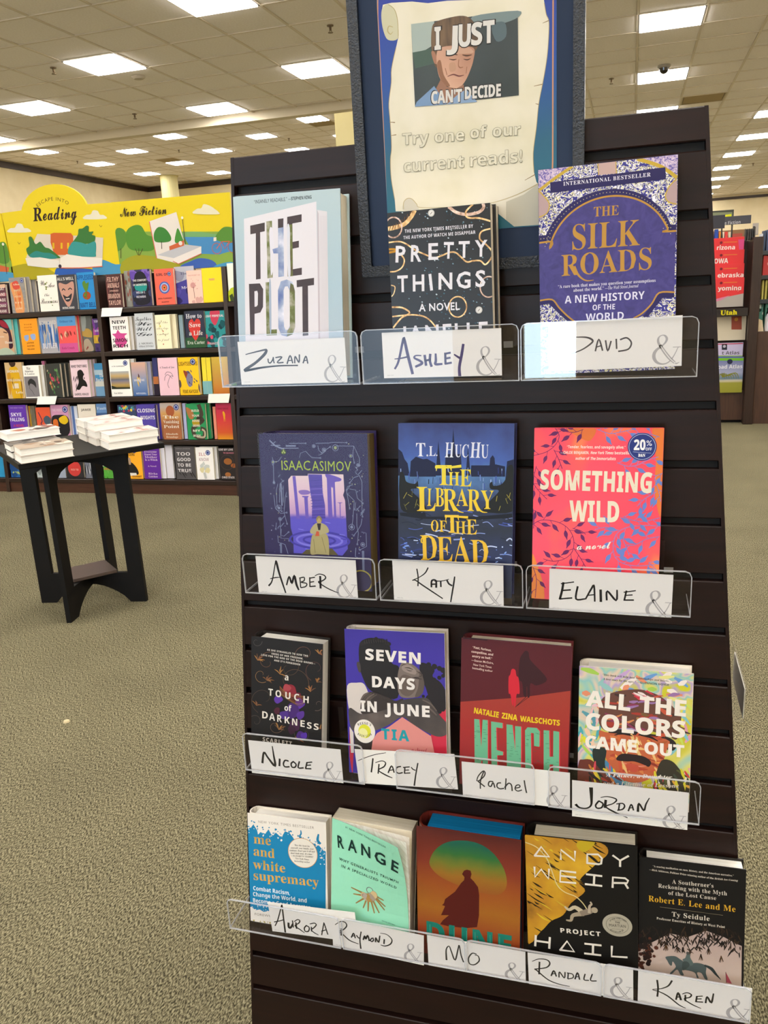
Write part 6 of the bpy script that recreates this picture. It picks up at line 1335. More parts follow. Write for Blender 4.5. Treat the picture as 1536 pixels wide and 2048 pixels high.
for _ in range(70):
    x = R_.choice([R_.uniform(300, 470), R_.uniform(1060, 1215)]); y = R_.uniform(300, 1400); a.circ((x, y), R_.uniform(3, 6), R_.choice([CIRC, '9a9cb4', 'a8a888']), 6)
for _ in range(16):
    x, y = R_.choice([(R_.uniform(350, 440), R_.uniform(600, 1150)), (R_.uniform(1120, 1190), R_.uniform(350, 1100))]); L_ = R_.uniform(20, 60); a.stroke([(x, y), (x + L_ * .7, y + L_ * R_.choice([-.8, .8]))], 8, '6c7494', False)
def tp(x, y): return (x, y)
sky = [(470, 680), (500, 642), (662, 642), (662, 622), (1008, 628), (1018, 790), (1005, 830), (1025, 880), (1052, 1355), (1000, 1420), (525, 1395), (520, 1240), (495, 1150)]
a.poly(sky, grad_mat('lilac_city_sky', [(0, '4438a4'), (.38, '5a4cc0'), (.42, 'c49ac8'), (.6, 'e0bcd0'), (1, 'e8dcd4')], .045, .20, noise=.05))
P_ = '6a54b8'; P2 = '5444a8'
for x0, x1, x2, x3, y0, y1 in [(512, 542, 552, 582, 645, 1060), (845, 885, 862, 900, 628, 1060), (905, 925, 920, 940, 700, 1060), (625, 660, 640, 670, 840, 1060), (882, 894, 892, 904, 860, 1060), (972, 980, 975, 984, 905, 1060)]:
    a.poly([(x0, y0), (x1, y0), (x3, y1), (x2, y1)], P_)
for _ in range(6):
    pass
a.poly([(570, 795), (600, 780), (655, 782), (685, 800), (670, 822), (600, 825)], '8468b8', True); a.poly([(604, 838), (672, 838), (665, 852), (612, 852)], P_)
a.poly([(830, 632), (880, 630), (985, 668), (975, 695), (925, 705), (900, 760), (870, 700)], P_, True); a.poly([(945, 902), (1005, 902), (975, 912)], P_); a.poly([(980, 1040), (1020, 1040), (1000, 1050)], P2)
a.poly([(665, 626), (800, 630), (806, 800), (830, 930), (835, 1100), (700, 1120), (705, 900), (685, 800)], P2)
for k in range(16): a.stroke([(672 + k * 2.4, 660 + k * 28), (800 + k * 2.2, 655 + k * 28)], 6, R_.choice(['3c3090', '7a6ad0', '4a3ca0']), False)
a.poly([(498, 1060), (1035, 1060), (1052, 1355), (1000, 1420), (525, 1395), (520, 1240)], '5a50c4')
for r in (310, 240, 170): a.circ((775, 1270), r, '4038a0' if r != 240 else '7a72dc', 36, ry=r * .3, ring=22)
for _ in range(14): x, y = R_.uniform(520, 1000), R_.uniform(1090, 1380); a.stroke([(x, y), (x + 50, y + 10)], 7, R_.choice(['3c349c', '7c78e0']), False)
a.poly([(600, 1405), (650, 1360), (900, 1350), (960, 1415)], '5c5230'); 
a.poly([(700, 1240), (690, 1400), (760, 1405), (850, 1410), (870, 1405), (865, 1260), (830, 1200), (730, 1210)], 'a89c68', True)
a.poly([(685, 1180), (715, 1125), (760, 1098), (815, 1108), (855, 1140), (868, 1190), (820, 1205), (790, 1215), (740, 1210), (700, 1205)], 'b0a478', True); a.poly([(752, 1105), (792, 1105), (785, 1170), (765, 1170)], '2a2024'); a.circ((772, 1070), 27, 'b49c60', ry=36); a.poly([(745, 1060), (772, 1030), (800, 1060), (795, 1080), (772, 1050), (750, 1080)], '8a7c50', True); a.poly([(735, 1228), (748, 1180), (772, 1185), (776, 1228)], 'c85838'); a.stroke([(720, 1260), (735, 1390)], 5, '7a7048'); a.stroke([(800, 1240), (840, 1390)], 5, '7a7048')
a.circ((1185, 1670), 110, 'a89a48', 30, ring=14); a.circ((1185, 1670), 90, '3c3558', 30)
a.build('cover_artwork', o)
a.text('ISAAC', (408, 585), (688, 588), 92, 'a4b83c', 'n', 0); a.text('ASIMOV', (705, 592), (1085, 598), 95, 'a4b83c', 'n', 0, sp=1.06)
a.build('title_lettering', o, label='thin lime green capitals')
M_film = acrylic('shrink_wrap', (.99, .99, .99), .25, .12, .0)
MB().box((-.0015, -.0012, -.0008), (bw_ + .004, .0465, bh_ + .0015)).build('plastic_wrap', M_film, o)
# 5 blue cathedral hardcover
o, M, bw_, bh_, a = pbook('katy', C5, (172, 122), (1318, 135), (190, 1420), (1285, 1900), .028, 1, '1c2450', PAGE, 'blue hardcover titled The Library of the Dead, second row middle', spine_r=.004)
a.full(grad_mat('night_sky_cover', [(0, '0c0f22'), (.25, '1a2450'), (.42, '12162c'), (.55, '23305c'), (.68, '4f7cb4'), (.78, '3c5cac'), (1, '2a3474')], 0, .235, noise=.28, nscale=28))
R_ = random.Random(21)
for pts in ([(540, 640), (570, 300), (600, 640)], [(690, 520), (715, 180), (742, 520)], [(835, 640), (858, 360), (885, 640)], [(630, 640), (640, 430), (790, 430), (800, 640)], [(170, 640), (180, 380), (215, 410), (240, 480), (270, 520), (290, 640)], [(1060, 640), (1075, 470), (1100, 440), (1118, 470), (1130, 640)], [(1230, 600), (1240, 500), (1310, 480), (1310, 900), (1200, 900)],
            [(290, 650), (300, 500), (350, 455), (420, 480), (460, 475), (540, 520), (545, 650)], [(880, 650), (890, 540), (1060, 540), (1130, 530), (1220, 550), (1220, 650)]): a.poly(pts, '141a3c')
for _ in range(46):
    x, y = R_.uniform(200, 1200), R_.uniform(560, 760); a.stroke([(x, y), (x + R_.uniform(-6, 6), y + R_.uniform(20, 70))], R_.uniform(4, 10), R_.choice(['3c50a8', '6c86d0', '9ab4e8', '10142c', '243070']), False)
for _ in range(60):
    x, y = R_.uniform(180, 1290), R_.uniform(990, 1500); L_ = R_.uniform(30, 160)
    a.stroke([(x, y), (x + L_ * .5, y + R_.uniform(-20, 20)), (x + L_, y + R_.uniform(-10, 40))], R_.uniform(4, 14), R_.choice(['4658a8', '8a9cd8', 'c0ccf0', '0e1228', '2a3878', '10142c']))
# seated stone figures
for pts in ([(190, 640), (215, 600), (240, 640), (260, 700), (340, 720), (365, 690), (370, 760), (300, 780), (420, 900), (440, 990), (230, 990), (190, 850)], [(1300, 560), (1260, 540), (1235, 580), (1240, 640), (1190, 720), (1110, 740), (1095, 700), (1070, 720), (1080, 770), (1160, 790), (1060, 900), (1010, 990), (1290, 990), (1310, 800)]): a.poly(pts, '14140f', True)
for _ in range(14):
    x, y = R_.choice([(R_.uniform(220, 400), R_.uniform(780, 970)), (R_.uniform(1080, 1280), R_.uniform(790, 980))]); a.stroke([(x, y), (x + R_.uniform(-40, 40), y + R_.uniform(20, 60))], 5, R_.choice(['8c8434', 'a89c3c', '5c5a28']))
a.poly([(190, 1000), (440, 1000), (450, 1040), (930, 1040), (1290, 1010), (1290, 1050), (900, 1075), (400, 1060), (200, 1030)], '10121e')
for c in ((300, 1310), (1180, 1400)):
    for _ in range(12): x = c[0] + R_.uniform(-90, 90); y = c[1] + R_.uniform(-90, 110); a.stroke([(x, y), (x + R_.uniform(-40, 40), y + R_.uniform(-8, 12))], R_.uniform(5, 12), R_.choice(['8fb0f0', 'c8d8fc', '6484dc']))
a.build('cover_artwork', o)
SV = 'dfe2f0'
for ch, x0, x1, y, h_ in [('T.', 352, 470, 452, 130), ('L.', 478, 560, 448, 95), ('H', 632, 722, 462, 145), ('U', 730, 795, 458, 120), ('C', 800, 865, 462, 125), ('H', 878, 985, 466, 150), ('U', 985, 1058, 468, 130)]: a.text(ch, (x0, y), (x1, y + 1), h_, SV, 'sb', -.02, .1 if ch in 'HC' else 0)
YL = grad_mat('golden_title_print', [(0, 'e8b010'), (.5, 'f0c818'), (1, 'e8dc28')], .02, .2)
def ylet(L_):
    for ch, x0, x1, y, h_ in L_: a.text(ch, (x0, y), (x1, y + 2), h_, YL, 'sb', -.01)
a.stroke([(545, 556), (665, 560), (785, 548)], [26, 20, 28], YL).stroke([(640, 1034), (745, 1040), (852, 1046)], [24, 18, 24], YL)
ylet([('T', 548, 700, 732, 195), ('H', 668, 775, 735, 130), ('E', 780, 892, 745, 165), ('L', 362, 545, 985, 235), ('I', 462, 500, 935, 170), ('B', 540, 625, 940, 180), ('R', 615, 760, 985, 215), ('A', 745, 860, 935, 165), ('R', 855, 985, 985, 210), ('Y', 985, 1110, 965, 180),
      ('O', 498, 570, 1180, 105), ('F', 580, 650, 1188, 110), ('T', 642, 772, 1198, 175), ('H', 738, 838, 1205, 120), ('E', 845, 945, 1212, 145), ('D', 400, 560, 1462, 240), ('E', 560, 710, 1478, 240), ('A', 715, 885, 1492, 250), ('D', 890, 1060, 1502, 235)])
a.stroke([(700, 900), (760, 980), (815, 1000)], [14, 14, 5], 'f0cc1c').stroke([(930, 900), (985, 985), (1045, 998)], [14, 14, 5], 'f0cc1c').stroke([(470, 1240), (410, 1250), (405, 1290), (430, 1290)], [6, 10, 12, 6], 'f0c41c')
a.build('title_lettering', o, label='yellow wobbly serif title under the silver author name')
# 6 red leaf hardcover
o, M, bw_, bh_, a = pbook('wild', C6, (118, 150), (1235, 155), (103, 1650), (1187, 1400), .028, 1, 'd83c50', PAGE, 'red hardcover titled Something Wild with violet and blue leaves, second row right', spine_r=.004)
a.full(noise_mat('red_orange_cover', ['e8384c', 'e63a52', 'ea4a48', 'ee8a30'], 11, .38, 2, pos=[.3, .52, .6, .72]))
a.poly([(1130, 160), (1240, 160), (1210, 900), (1150, 700), (1160, 400)], 'ea7c34', True).poly([(100, 1250), (140, 1300), (200, 1500), (200, 1660), (100, 1660)], 'ee8a3c', True).poly([(400, 155), (640, 155), (600, 260), (520, 240)], 'ec7838', True)
R_ = random.Random(3)
def leaf(x, y, ang, L_, c):
    ca, sa = math.cos(ang), math.sin(ang)
    pts = [(0, 0), (.25, .2), (.55, .22), (.8, .1), (1.1, 0), (.8, -.08), (.5, -.2), (.2, -.16)]
    a.poly([(x + (p[0] * ca - p[1] * sa) * L_, y + (p[0] * sa + p[1] * ca) * L_) for p in pts], c, True)
def vine(pts, c, n, L_=70, side=1):
    sp_ = smooth(pts, False, 6); a.stroke(pts, 5, c)
    for k in range(n):
        i = int((k + .5) / n * (len(sp_) - 2)); p, q = sp_[i], sp_[i + 1]; an = math.atan2(q[1] - p[1], q[0] - p[0]); s = 1 if k % 2 else -1
        ex, ey = p[0] + 38 * math.cos(an + s * .9), p[1] + 38 * math.sin(an + s * .9); a.stroke([p, (ex, ey)], 4, c, False); leaf(ex, ey, an + s * .7, L_, c)
VP = '6c2060'; BL = '6a84cc'
vine([(300, 155), (335, 220), (300, 300), (220, 360), (110, 390)], VP, 6); vine([(540, 165), (470, 190), (400, 185), (330, 160)], VP, 5, 80); vine([(290, 340), (330, 420), (360, 500)], VP, 4); vine([(110, 620), (160, 690), (230, 760)], VP, 5); vine([(105, 980), (180, 940), (300, 950), (400, 1000), (455, 1090), (450, 1200), (380, 1270), (280, 1290), (200, 1270)], VP, 15, 78)
vine([(450, 1010), (520, 1030), (560, 1060)], VP, 3); vine([(460, 1180), (520, 1270), (560, 1340)], VP, 4); vine([(140, 480), (120, 560), (115, 640)], VP, 4); vine([(110, 840), (120, 930), (115, 1010)], VP, 3); vine([(110, 1340), (140, 1440), (130, 1600)], VP, 4)
vine([(660, 165), (760, 200), (850, 190), (960, 165)], BL, 6, 80); vine([(1190, 230), (1080, 200), (960, 200)], BL, 4); vine([(830, 450), (920, 480), (1000, 470), (1080, 430), (1180, 400)], BL, 8, 80); vine([(1215, 540), (1150, 580), (1180, 680), (1200, 780)], BL, 6)
vine([(1160, 700), (1060, 760), (1000, 820)], BL, 5, 80); vine([(1190, 990), (1060, 985), (920, 1000), (830, 1050), (795, 1150), (810, 1250), (880, 1310), (1000, 1330), (1150, 1320)], BL, 16, 85); vine([(830, 1030), (740, 1000), (640, 1020)], BL, 4, 80); vine([(870, 1080), (910, 1180), (930, 1240)], BL, 3, 80); vine([(880, 910), (960, 940), (1060, 950), (1190, 920)], BL, 6, 75); vine([(1190, 1080), (1080, 1100), (980, 1150), (900, 1150)], BL, 5, 80); vine([(1100, 1300), (1180, 1380)], BL, 2, 80)
a.build('cover_artwork', o)
CRM = 'eee0c8'
for t_, x0, x1, y0, y1, h_ in [('SOMETHING', 172, 1122, 672, 705, 168), ('WILD', 420, 845, 945, 955, 175)]:
    a.text(t_, (x0, y0), (x1, y1), h_, CRM, 'b', .02, sp=1.06)
a.text('“Tender, fearless, and savagely alive.”', (400, 326), (900, 330), 24, 'f4e8dc', 'b'); a.text('—CHLOE BENJAMIN,', (345, 374), (590, 376), 24, 'f4e8dc', 'b'); a.text('New York Times', (602, 376), (798, 378), 24, 'f4e8dc', 'bi'); a.text('bestselling', (808, 378), (960, 380), 24, 'f4e8dc', 'b'); a.text('author of', (473, 424), (592, 426), 24, 'f4e8dc', 'b'); a.text('The Immortalists', (602, 426), (818, 428), 24, 'f4e8dc', 'bi')
a.text('a novel', (485, 1192), (780, 1180), 60, 'f4e8dc', 'sc', .01)
a.build('title_lettering', o, label='cream block capitals')
a.circ((1042, 314), 119, '24347c', 40).circ((1042, 314), 110, 'b8c4e4', 40, ring=4)
a.text('20', (970, 340), (1070, 340), 88, 'f0f0f4', 'b', .02); a.text('%', (1078, 306), (1126, 306), 48, 'f0f0f4', 'b'); a.text('OFF', (1072, 345), (1124, 345), 24, 'f0f0f4', 'b'); a.stroke([(965, 357), (1118, 368)], 3, 'b8c4e4', False); a.text('B&N', (1008, 398), (1068, 399), 25, 'f0f0f4', 'sb', .02)
a.build('discount_sticker', o, label='round blue 20% off sticker')
# 7 dark floral book
o, M, bw_, bh_, a = pbook('touch', C7, (118, 265), (893, 388), (160, 1355), (912, 1440), .036, 2, '1c1614', PAGEW, 'black hardcover titled A Touch of Darkness, leftmost in the third row', spine_r=.008)
a.full('1c1715')
R_ = random.Random(17)
def curl(x, y, r, s, a0, c, w_=6):
    pts = []; 
    for k in range(14):
        t_ = k / 13; rr = r * (1 - .8 * t_); an = a0 + s * t_ * 5.2; pts.append((x + rr * math.cos(an), y + rr * math.sin(an)))
    a.stroke(pts, [w_ * (1 - .5 * k / 13) for k in range(14)], c)
for x, y, r, s, a0, c in [(700, 480, 110, 1, 3, '6a4a3a'), (560, 780, 190, -1, .3, '5c4430'), (380, 1250, 95, 1, 0, '6c5440'), (260, 960, 160, 1, 2, '4c3c30'), (840, 1020, 70, -1, 2, '6a5a50'), (230, 700, 90, 1, 1, '8a6a44'), (690, 1330, 120, -1, 4, '54483c'), (300, 560, 110, -1, 5, '6a4c34'), (820, 640, 130, 1, 2, '5a3c34'), (170, 1200, 70, 1, 4, '4c4038'), (520, 620, 140, 1, 5, '54402c'), (180, 340, 60, 1, 0, '4a4644')]: curl(x, y, r, s, a0, c)
FG = ['8a5c30', 'a87840', '6c4c34', '94603c']
for cx, cy, n in [(190, 540, 8), (290, 760, 9), (760, 880, 9), (420, 1290, 8), (850, 470, 6), (430, 690, 6), (830, 780, 5), (860, 1280, 5), (180, 1030, 5), (620, 1400, 5)]:
    for k in range(n):
        an = R_.uniform(-2.6, .6); L_ = R_.uniform(35, 85); a.stroke([(cx, cy), (cx + L_ * .5 * math.cos(an), cy + L_ * .5 * math.sin(an) - 8), (cx + L_ * math.cos(an), cy + L_ * math.sin(an))], [4, 10, 2], R_.choice(FG))
for x, y, r, c in [(550, 880, 85, '8a2430'), (500, 840, 50, 'a84048'), (620, 930, 60, '6c1c30'), (410, 970, 50, '5a349c'), (640, 1010, 60, '5c30a0'), (560, 1090, 90, '44246c'), (480, 1130, 60, '4c2c80'), (650, 1130, 55, '54308c'), (590, 1250, 80, '401c3c'), (650, 1350, 60, '4a2878'), (560, 1290, 50, '38182c'), (690, 1350, 40, '54309c'), (400, 1090, 40, '4c1c2c')]:
    a.poly([(x + r * R_.uniform(.6, 1.1) * math.cos(k * .9), y + r * R_.uniform(.6, 1.1) * math.sin(k * .9)) for k in range(7)], c, True)
for k in range(12): a.stroke([(430, 820 + k * 8), (520 + k * 10, 900 + k * 12), (700, 930 + k * 6)], 4, R_.choice(FG + ['6c2430']))
a.build('cover_artwork', o)
W2 = 'e6ddd2'
for t_, x0, x1, y0, y1 in [('AS SHE STRUGGLES TO SOW THE', 292, 732, 436, 505), ('SEEDS OF HER FREEDOM,', 340, 680, 478, 534), ('LOVE FOR THE GOD OF THE DEAD GROWS—', 230, 812, 490, 588), ('AND IT’S FORBIDDEN', 368, 648, 550, 598)]: a.text(t_, (x0, y0), (x1, y1), 19, W2, 'b', sp=1.15)
for ch, x0, x1, y, h_ in [('a', 482, 522, 755, 70), ('T', 305, 355, 920, 75), ('O', 385, 445, 932, 72), ('U', 490, 545, 952, 72), ('C', 585, 640, 970, 72), ('H', 685, 742, 995, 72), ('of', 480, 556, 1082, 62), ('D', 240, 300, 1165, 75), ('A', 315, 378, 1185, 75), ('R', 402, 452, 1203, 75), ('K', 482, 538, 1218, 72), ('N', 562, 618, 1238, 72), ('E', 652, 698, 1255, 70), ('S', 722, 772, 1275, 68), ('S', 795, 848, 1288, 68)]: a.text(ch, (x0, y), (x1, y + (x1 - x0) * .15), h_, W2, 'b')
a.text('SCARLETT', (245, 1412), (560, 1462), 42, W2, 'b', sp=1.2)
a.build('title_lettering', o, label='scattered white capitals')
# 8 couple portrait hardcover
o, M, bw_, bh_, a = pbook('seven', C8, (95, 182), (1120, 245), (150, 1400), (1165, 1455), .027, 2, 'e8e0dc', PAGE, 'blue and red hardcover titled Seven Days in June, second in the third row', spine_r=.008)
a.full('4232a0')
a.poly([(1150, 880), (1180, 1470), (1000, 1470), (980, 1290), (1060, 1040)], 'cc2c44').poly([(148, 1200), (190, 1460), (180, 1700), (150, 1500)], 'cc2c44')
SK = noise_mat('greyscale_skin_print', ['2c2522', '453b36', '6a5c54'], 14, .42, 3)
a.poly([(125, 775), (220, 745), (300, 760), (350, 900), (330, 1050), (180, 1060), (140, 1000)], 'd8ccc6', True)
a.poly([(250, 350), (330, 290), (430, 290), (520, 320), (565, 380), (580, 540), (660, 600), (640, 900), (440, 860), (340, 800), (280, 680), (250, 560)], '231e1d', True)
for k in range(16): a.circ((270 + k * 19, 345 - 45 * math.sin(k / 15 * 3.14) + R_.uniform(-8, 8)), 20, '2a2422', 10)
a.poly([(222, 545), (245, 530), (262, 570), (262, 640), (238, 620)], '4c423e', True)
a.poly([(880, 540), (980, 570), (1020, 620), (1000, 680), (1080, 740), (1140, 850), (1130, 960), (1080, 1040), (1000, 1000), (930, 800), (870, 640)], '261f20', True)
for k in range(26): x, y = 960 + 170 * math.sin(k * .35), 560 + k * 19; a.circ((min(1130, x), y), R_.uniform(16, 34), '261f20', 9)
a.poly([(670, 560), (720, 530), (800, 560), (870, 620), (905, 700), (915, 780), (880, 870), (760, 900), (660, 870), (640, 700)], '7c6e66', True)
a.poly([(690, 560), (760, 560), (830, 620), (820, 660), (740, 640), (690, 610)], '988880', True).stroke([(715, 590), (760, 592), (800, 610)], [3, 9, 3], '2c2422').stroke([(800, 690), (850, 690), (890, 710)], [5, 12, 5], '40322e').stroke([(850, 640), (895, 660), (880, 690)], 8, '5c4e48')
a.poly([(330, 850), (400, 840), (540, 890), (620, 930), (700, 910), (640, 1080), (300, 1080), (270, 930)], '3a312e', True)
a.poly([(150, 1000), (260, 1060), (400, 1050), (600, 990), (700, 920), (850, 900), (950, 905), (1020, 1000), (1085, 1090), (1160, 1180), (1155, 1260), (1080, 1295), (980, 1270), (800, 1170), (690, 1095), (540, 1180), (380, 1240), (200, 1240), (150, 1150)], SK, True)
a.poly([(870, 620), (905, 700), (915, 780), (880, 870), (820, 890), (850, 800), (860, 720)], '5c5049', True).poly([(700, 660), (800, 700), (830, 800), (760, 880), (680, 850), (650, 740)], '665850', True)
a.stroke([(790, 686), (840, 700), (892, 706)], [3, 8, 3], '2c2220').stroke([(680, 575), (700, 560), (730, 556)], [3, 7, 3], '2c2422').stroke([(836, 625), (868, 640), (890, 662), (878, 678), (852, 674)], [4, 6, 7, 5, 3], '3c312d').stroke([(735, 610), (765, 622), (790, 622)], [3, 7, 3], '1f1918')
for k in range(30): a.stroke([(300 + k * 8, 300 + 8 * math.sin(k)), (306 + k * 8, 330 + 10 * math.cos(k * 2))], [5, 9], ['3a3230', '1c1817', '302927'][k % 3])
for k in range(4): a.stroke([(262 + k * 8, 930 + k * 30), (300 + k * 20, 870 + k * 14), (350 + k * 26, 842 + k * 8)], [12, 20, 10], ['6a5c54', '564a44'][k % 2]); a.stroke([(900, 920 + k * 26), (980, 960 + k * 28), (1040, 1030 + k * 22)], [10, 17, 10], ['6a5c54', '4c413c'][k % 2])
a.poly([(690, 1095), (560, 1190), (430, 1260), (380, 1340), (370, 1460), (1020, 1470), (985, 1290), (900, 1235)], 'dc8c84').poly([(195, 1240), (400, 1240), (370, 1460), (200, 1460)], '38302c')
a.poly([(150, 1190), (190, 1250), (195, 1460), (165, 1460)], 'd8ccc6')
a.build('cover_artwork', o)
W3 = 'eee6e0'
for t_, x0, x1, y0, y1, h_ in [('SEVEN', 312, 878, 505, 552, 112), ('DAYS', 382, 820, 785, 815, 112), ('IN', 262, 430, 1030, 1045, 108), ('JUNE', 512, 972, 1060, 1095, 112)]: a.text(t_, (x0, y0), (x1, y1), h_, W3, 'b', .03, sp=1.12)
a.text('TIA', (478, 1318), (762, 1342), 108, '1c98a4', 'b', .02, sp=1.25); a.text('a Novel', (785, 1440), (945, 1450), 36, 'a83048', 'sc')
a.text('WILLIAMS', (300, 1640), (1000, 1690), 105, '1c98a4', 'b', .02)
a.build('title_lettering', o, label='white heavy capitals')
a.circ((305, 1240), 108, 'ece4da', 36, ry=120).circ((305, 1240), 64, 'dcdc34', 30, ry=70).circ((290, 1258), 46, 'ece8a0', 24, ry=50)
a.text("REESE'S", (238, 1168), (368, 1172), 24, '4a4440', 'b', arc=1.0, sp=1.3); a.text('BOOK CLUB', (228, 1298), (388, 1302), 22, '4a4440', 'b', arc=-1.3, sp=1.3)
a.build('club_sticker', o, label='round cream and yellow book club sticker')
# 9 red hench hardcover
o, M, bw_, bh_, a = pbook('hench', C9, (168, 160), (1303, 290), (185, 1400), (1300, 1560), .030, 2, '5c1c24', PAGE, 'dark red hardcover titled Hench with a caped shadow, third in the third row', spine_r=.010)
a.full('59191f'); a.poly([(150, 838), (760, 795), (1320, 720), (1320, 2000), (150, 2000)], grad_mat('red_floor_print', [(0, '8a1c22'), (.6, 'a8241f'), (1, 'a83420')], 0, .14))
a.poly([(800, 340), (825, 315), (855, 330), (865, 390), (900, 440), (1045, 605), (940, 670), (875, 650), (868, 780), (845, 785), (842, 690), (835, 690), (832, 780), (805, 770), (790, 640), (755, 600), (765, 410)], '3a1518', True).stroke([(838, 780), (722, 890)], 5, '2c1014', False).stroke([(862, 785), (735, 880)], 4, '2c1014', False)
a.poly([(680, 510), (700, 500), (722, 515), (732, 570), (755, 600), (765, 745), (740, 755), (730, 780), (722, 880), (708, 880), (706, 790), (700, 870), (686, 860), (670, 760), (652, 745), (652, 590), (668, 560)], 'd42434', True)
a.stroke([(190, 185), (430, 205)], 12, '2c1418', False)
a.build('cover_artwork', o)
W4 = 'e8c8bc'
for t_, x0, x1, y0, y1, s_ in [('“Fast, furious,', 282, 474, 288, 322, 'b'), ('compelling, and', 270, 492, 332, 366, 'b'), ('angry as hell.”', 278, 482, 378, 405, 'b'), ('—Seanan McGuire,', 270, 496, 420, 452, 'n'), ('New York Times', 290, 476, 466, 494, 'n'), ('bestselling author', 280, 488, 500, 534, 'n')]: a.text(t_, (x0, y0), (x1, y1), 22, W4, s_, .01)
a.text('NATALIE', (295, 952), (548, 1000), 58, 'e8c81c', 'b', .02); a.text('ZINA', (580, 1005), (740, 1030), 58, 'e8c81c', 'b', .02); a.text('WALSCHOTS', (768, 1035), (1176, 1082), 56, 'e8c81c', 'b', .02)
MI = '6cb48c'
# tall blocky letters H E N C H, drawn as bars; bottom hidden behind the card
def bars(L_, c, dx=0):
    for pts in L_: a.poly([(p[0] + dx, p[1]) for p in pts], c)
YB = 1900
HEN = [[(300, 1012), (352, 1018), (372, 1300), (385, 1020), (438, 1025), (440, YB), (388, YB), (385, 1440), (372, 1440), (360, YB), (308, YB)],
       [(472, 1038), (590, 1055), (590, 1108), (525, 1100), (530, 1330), (596, 1350), (594, 1385), (535, 1385), (540, YB), (480, YB)],
       [(630, 1068), (692, 1075), (720, 1340), (718, 1085), (780, 1092), (778, YB), (722, YB), (690, 1480), (690, YB), (638, YB)],
       [(820, 1130), (845, 1098), (940, 1105), (970, 1140), (968, 1280), (965, 1298), (912, 1290), (910, 1160), (880, 1155), (890, YB), (825, YB)],
       [(1010, 1128), (1068, 1132), (1072, 1400), (1108, 1400), (1110, 1135), (1170, 1145), (1168, YB), (1110, YB), (1108, 1480), (1072, 1480), (1075, YB), (1012, YB)]]
bars(HEN, 'd83440', 10); bars(HEN, MI)
R_ = random.Random(9)
for _ in range(90):
    x = R_.choice([R_.uniform(305, 350), R_.uniform(390, 435), R_.uniform(478, 530), R_.uniform(640, 690), R_.uniform(722, 775), R_.uniform(825, 885), R_.uniform(915, 960), R_.uniform(1015, 1070), R_.uniform(1112, 1165)]); y = R_.uniform(1040, 1560)
    a.stroke([(x - 14, y - 2), (x + R_.uniform(5, 22), y + 1)], 2.5, '285c44', False)
a.build('title_lettering', o, label='green blocky title and yellow author name')
# 10 colourful portrait hardcover
o, M, bw_, bh_, a = pbook('colors', C10, (195, 205), (1372, 300), (190, 1200), (1335, 1500), .036, 2, 'e8e0d4', PAGEW, 'hardcover with a painted moustached face titled All the Colors Came Out', spine_r=.010)
a.full(noise_mat('pastel_paint_cover', ['b8b030', 'c4bc60', '7cb0ac', 'cbb49c', 'a08cb8', 'b8b420'], 17, .42, 2, pos=[.34, .42, .49, .54, .59, .66], dist=1.2))
R_ = random.Random(29)
def dabs(n, cols, x0, x1, y0, y1, l0, l1, w0, w1, an0=-1, an1=1):
    for _ in range(n):
        x, y = R_.uniform(x0, x1), R_.uniform(y0, y1); L_ = R_.uniform(l0, l1); an = R_.uniform(an0, an1); wd = R_.uniform(w0, w1)
        a.stroke([(x, y), (x + L_ * .5 * math.cos(an), y + L_ * .5 * math.sin(an) + R_.uniform(-8, 8)), (x + L_ * math.cos(an), y + L_ * math.sin(an))], [wd * .5, wd, wd * .4], R_.choice(cols))
dabs(40, ['e0dc30', 'e8e08c', '94c4c0', 'c8a4d4', 'e8906c', 'f0e4dc', '6c9cd4', 'a8cc54', 'e8b8c0'], 200, 1340, 230, 640, 60, 200, 24, 60)
dabs(26, ['e0dc30', 'a8cc54', '4ca8b4', 'e8d048', 'ecb8b8', '5c9ca8', 'f0c8a8'], 200, 420, 640, 1300, 60, 180, 20, 46, .4, 2.4)
dabs(22, ['e8e050', 'd8c8bc', '84c4cc', 'e09cb0', 'c8dc60'], 1180, 1340, 600, 1450, 60, 180, 20, 50, .6, 2.2)
# cap
a.poly([(400, 640), (440, 540), (560, 480), (720, 455), (860, 460), (1000, 510), (1100, 580), (1220, 700), (1240, 760), (1200, 960), (1100, 930), (850, 860), (640, 850), (480, 880), (400, 800)], '6a4438', True)
dabs(34, ['a83c30', 'c8583c', '7a5c38', 'b08450', '44302c', '8c3a58', 'd88850', '9c74a8'], 430, 1150, 500, 850, 70, 200, 18, 44, -.3, .6)
dabs(12, ['d83848', 'e0707c', 'f0e0dc'], 740, 900, 450, 530, 60, 130, 12, 26, .2, .6)
a.poly([(500, 880), (620, 860), (860, 900), (1100, 940), (1190, 1010), (1160, 1080), (1050, 1050), (900, 960), (700, 920), (540, 940)], '2e2624', True)
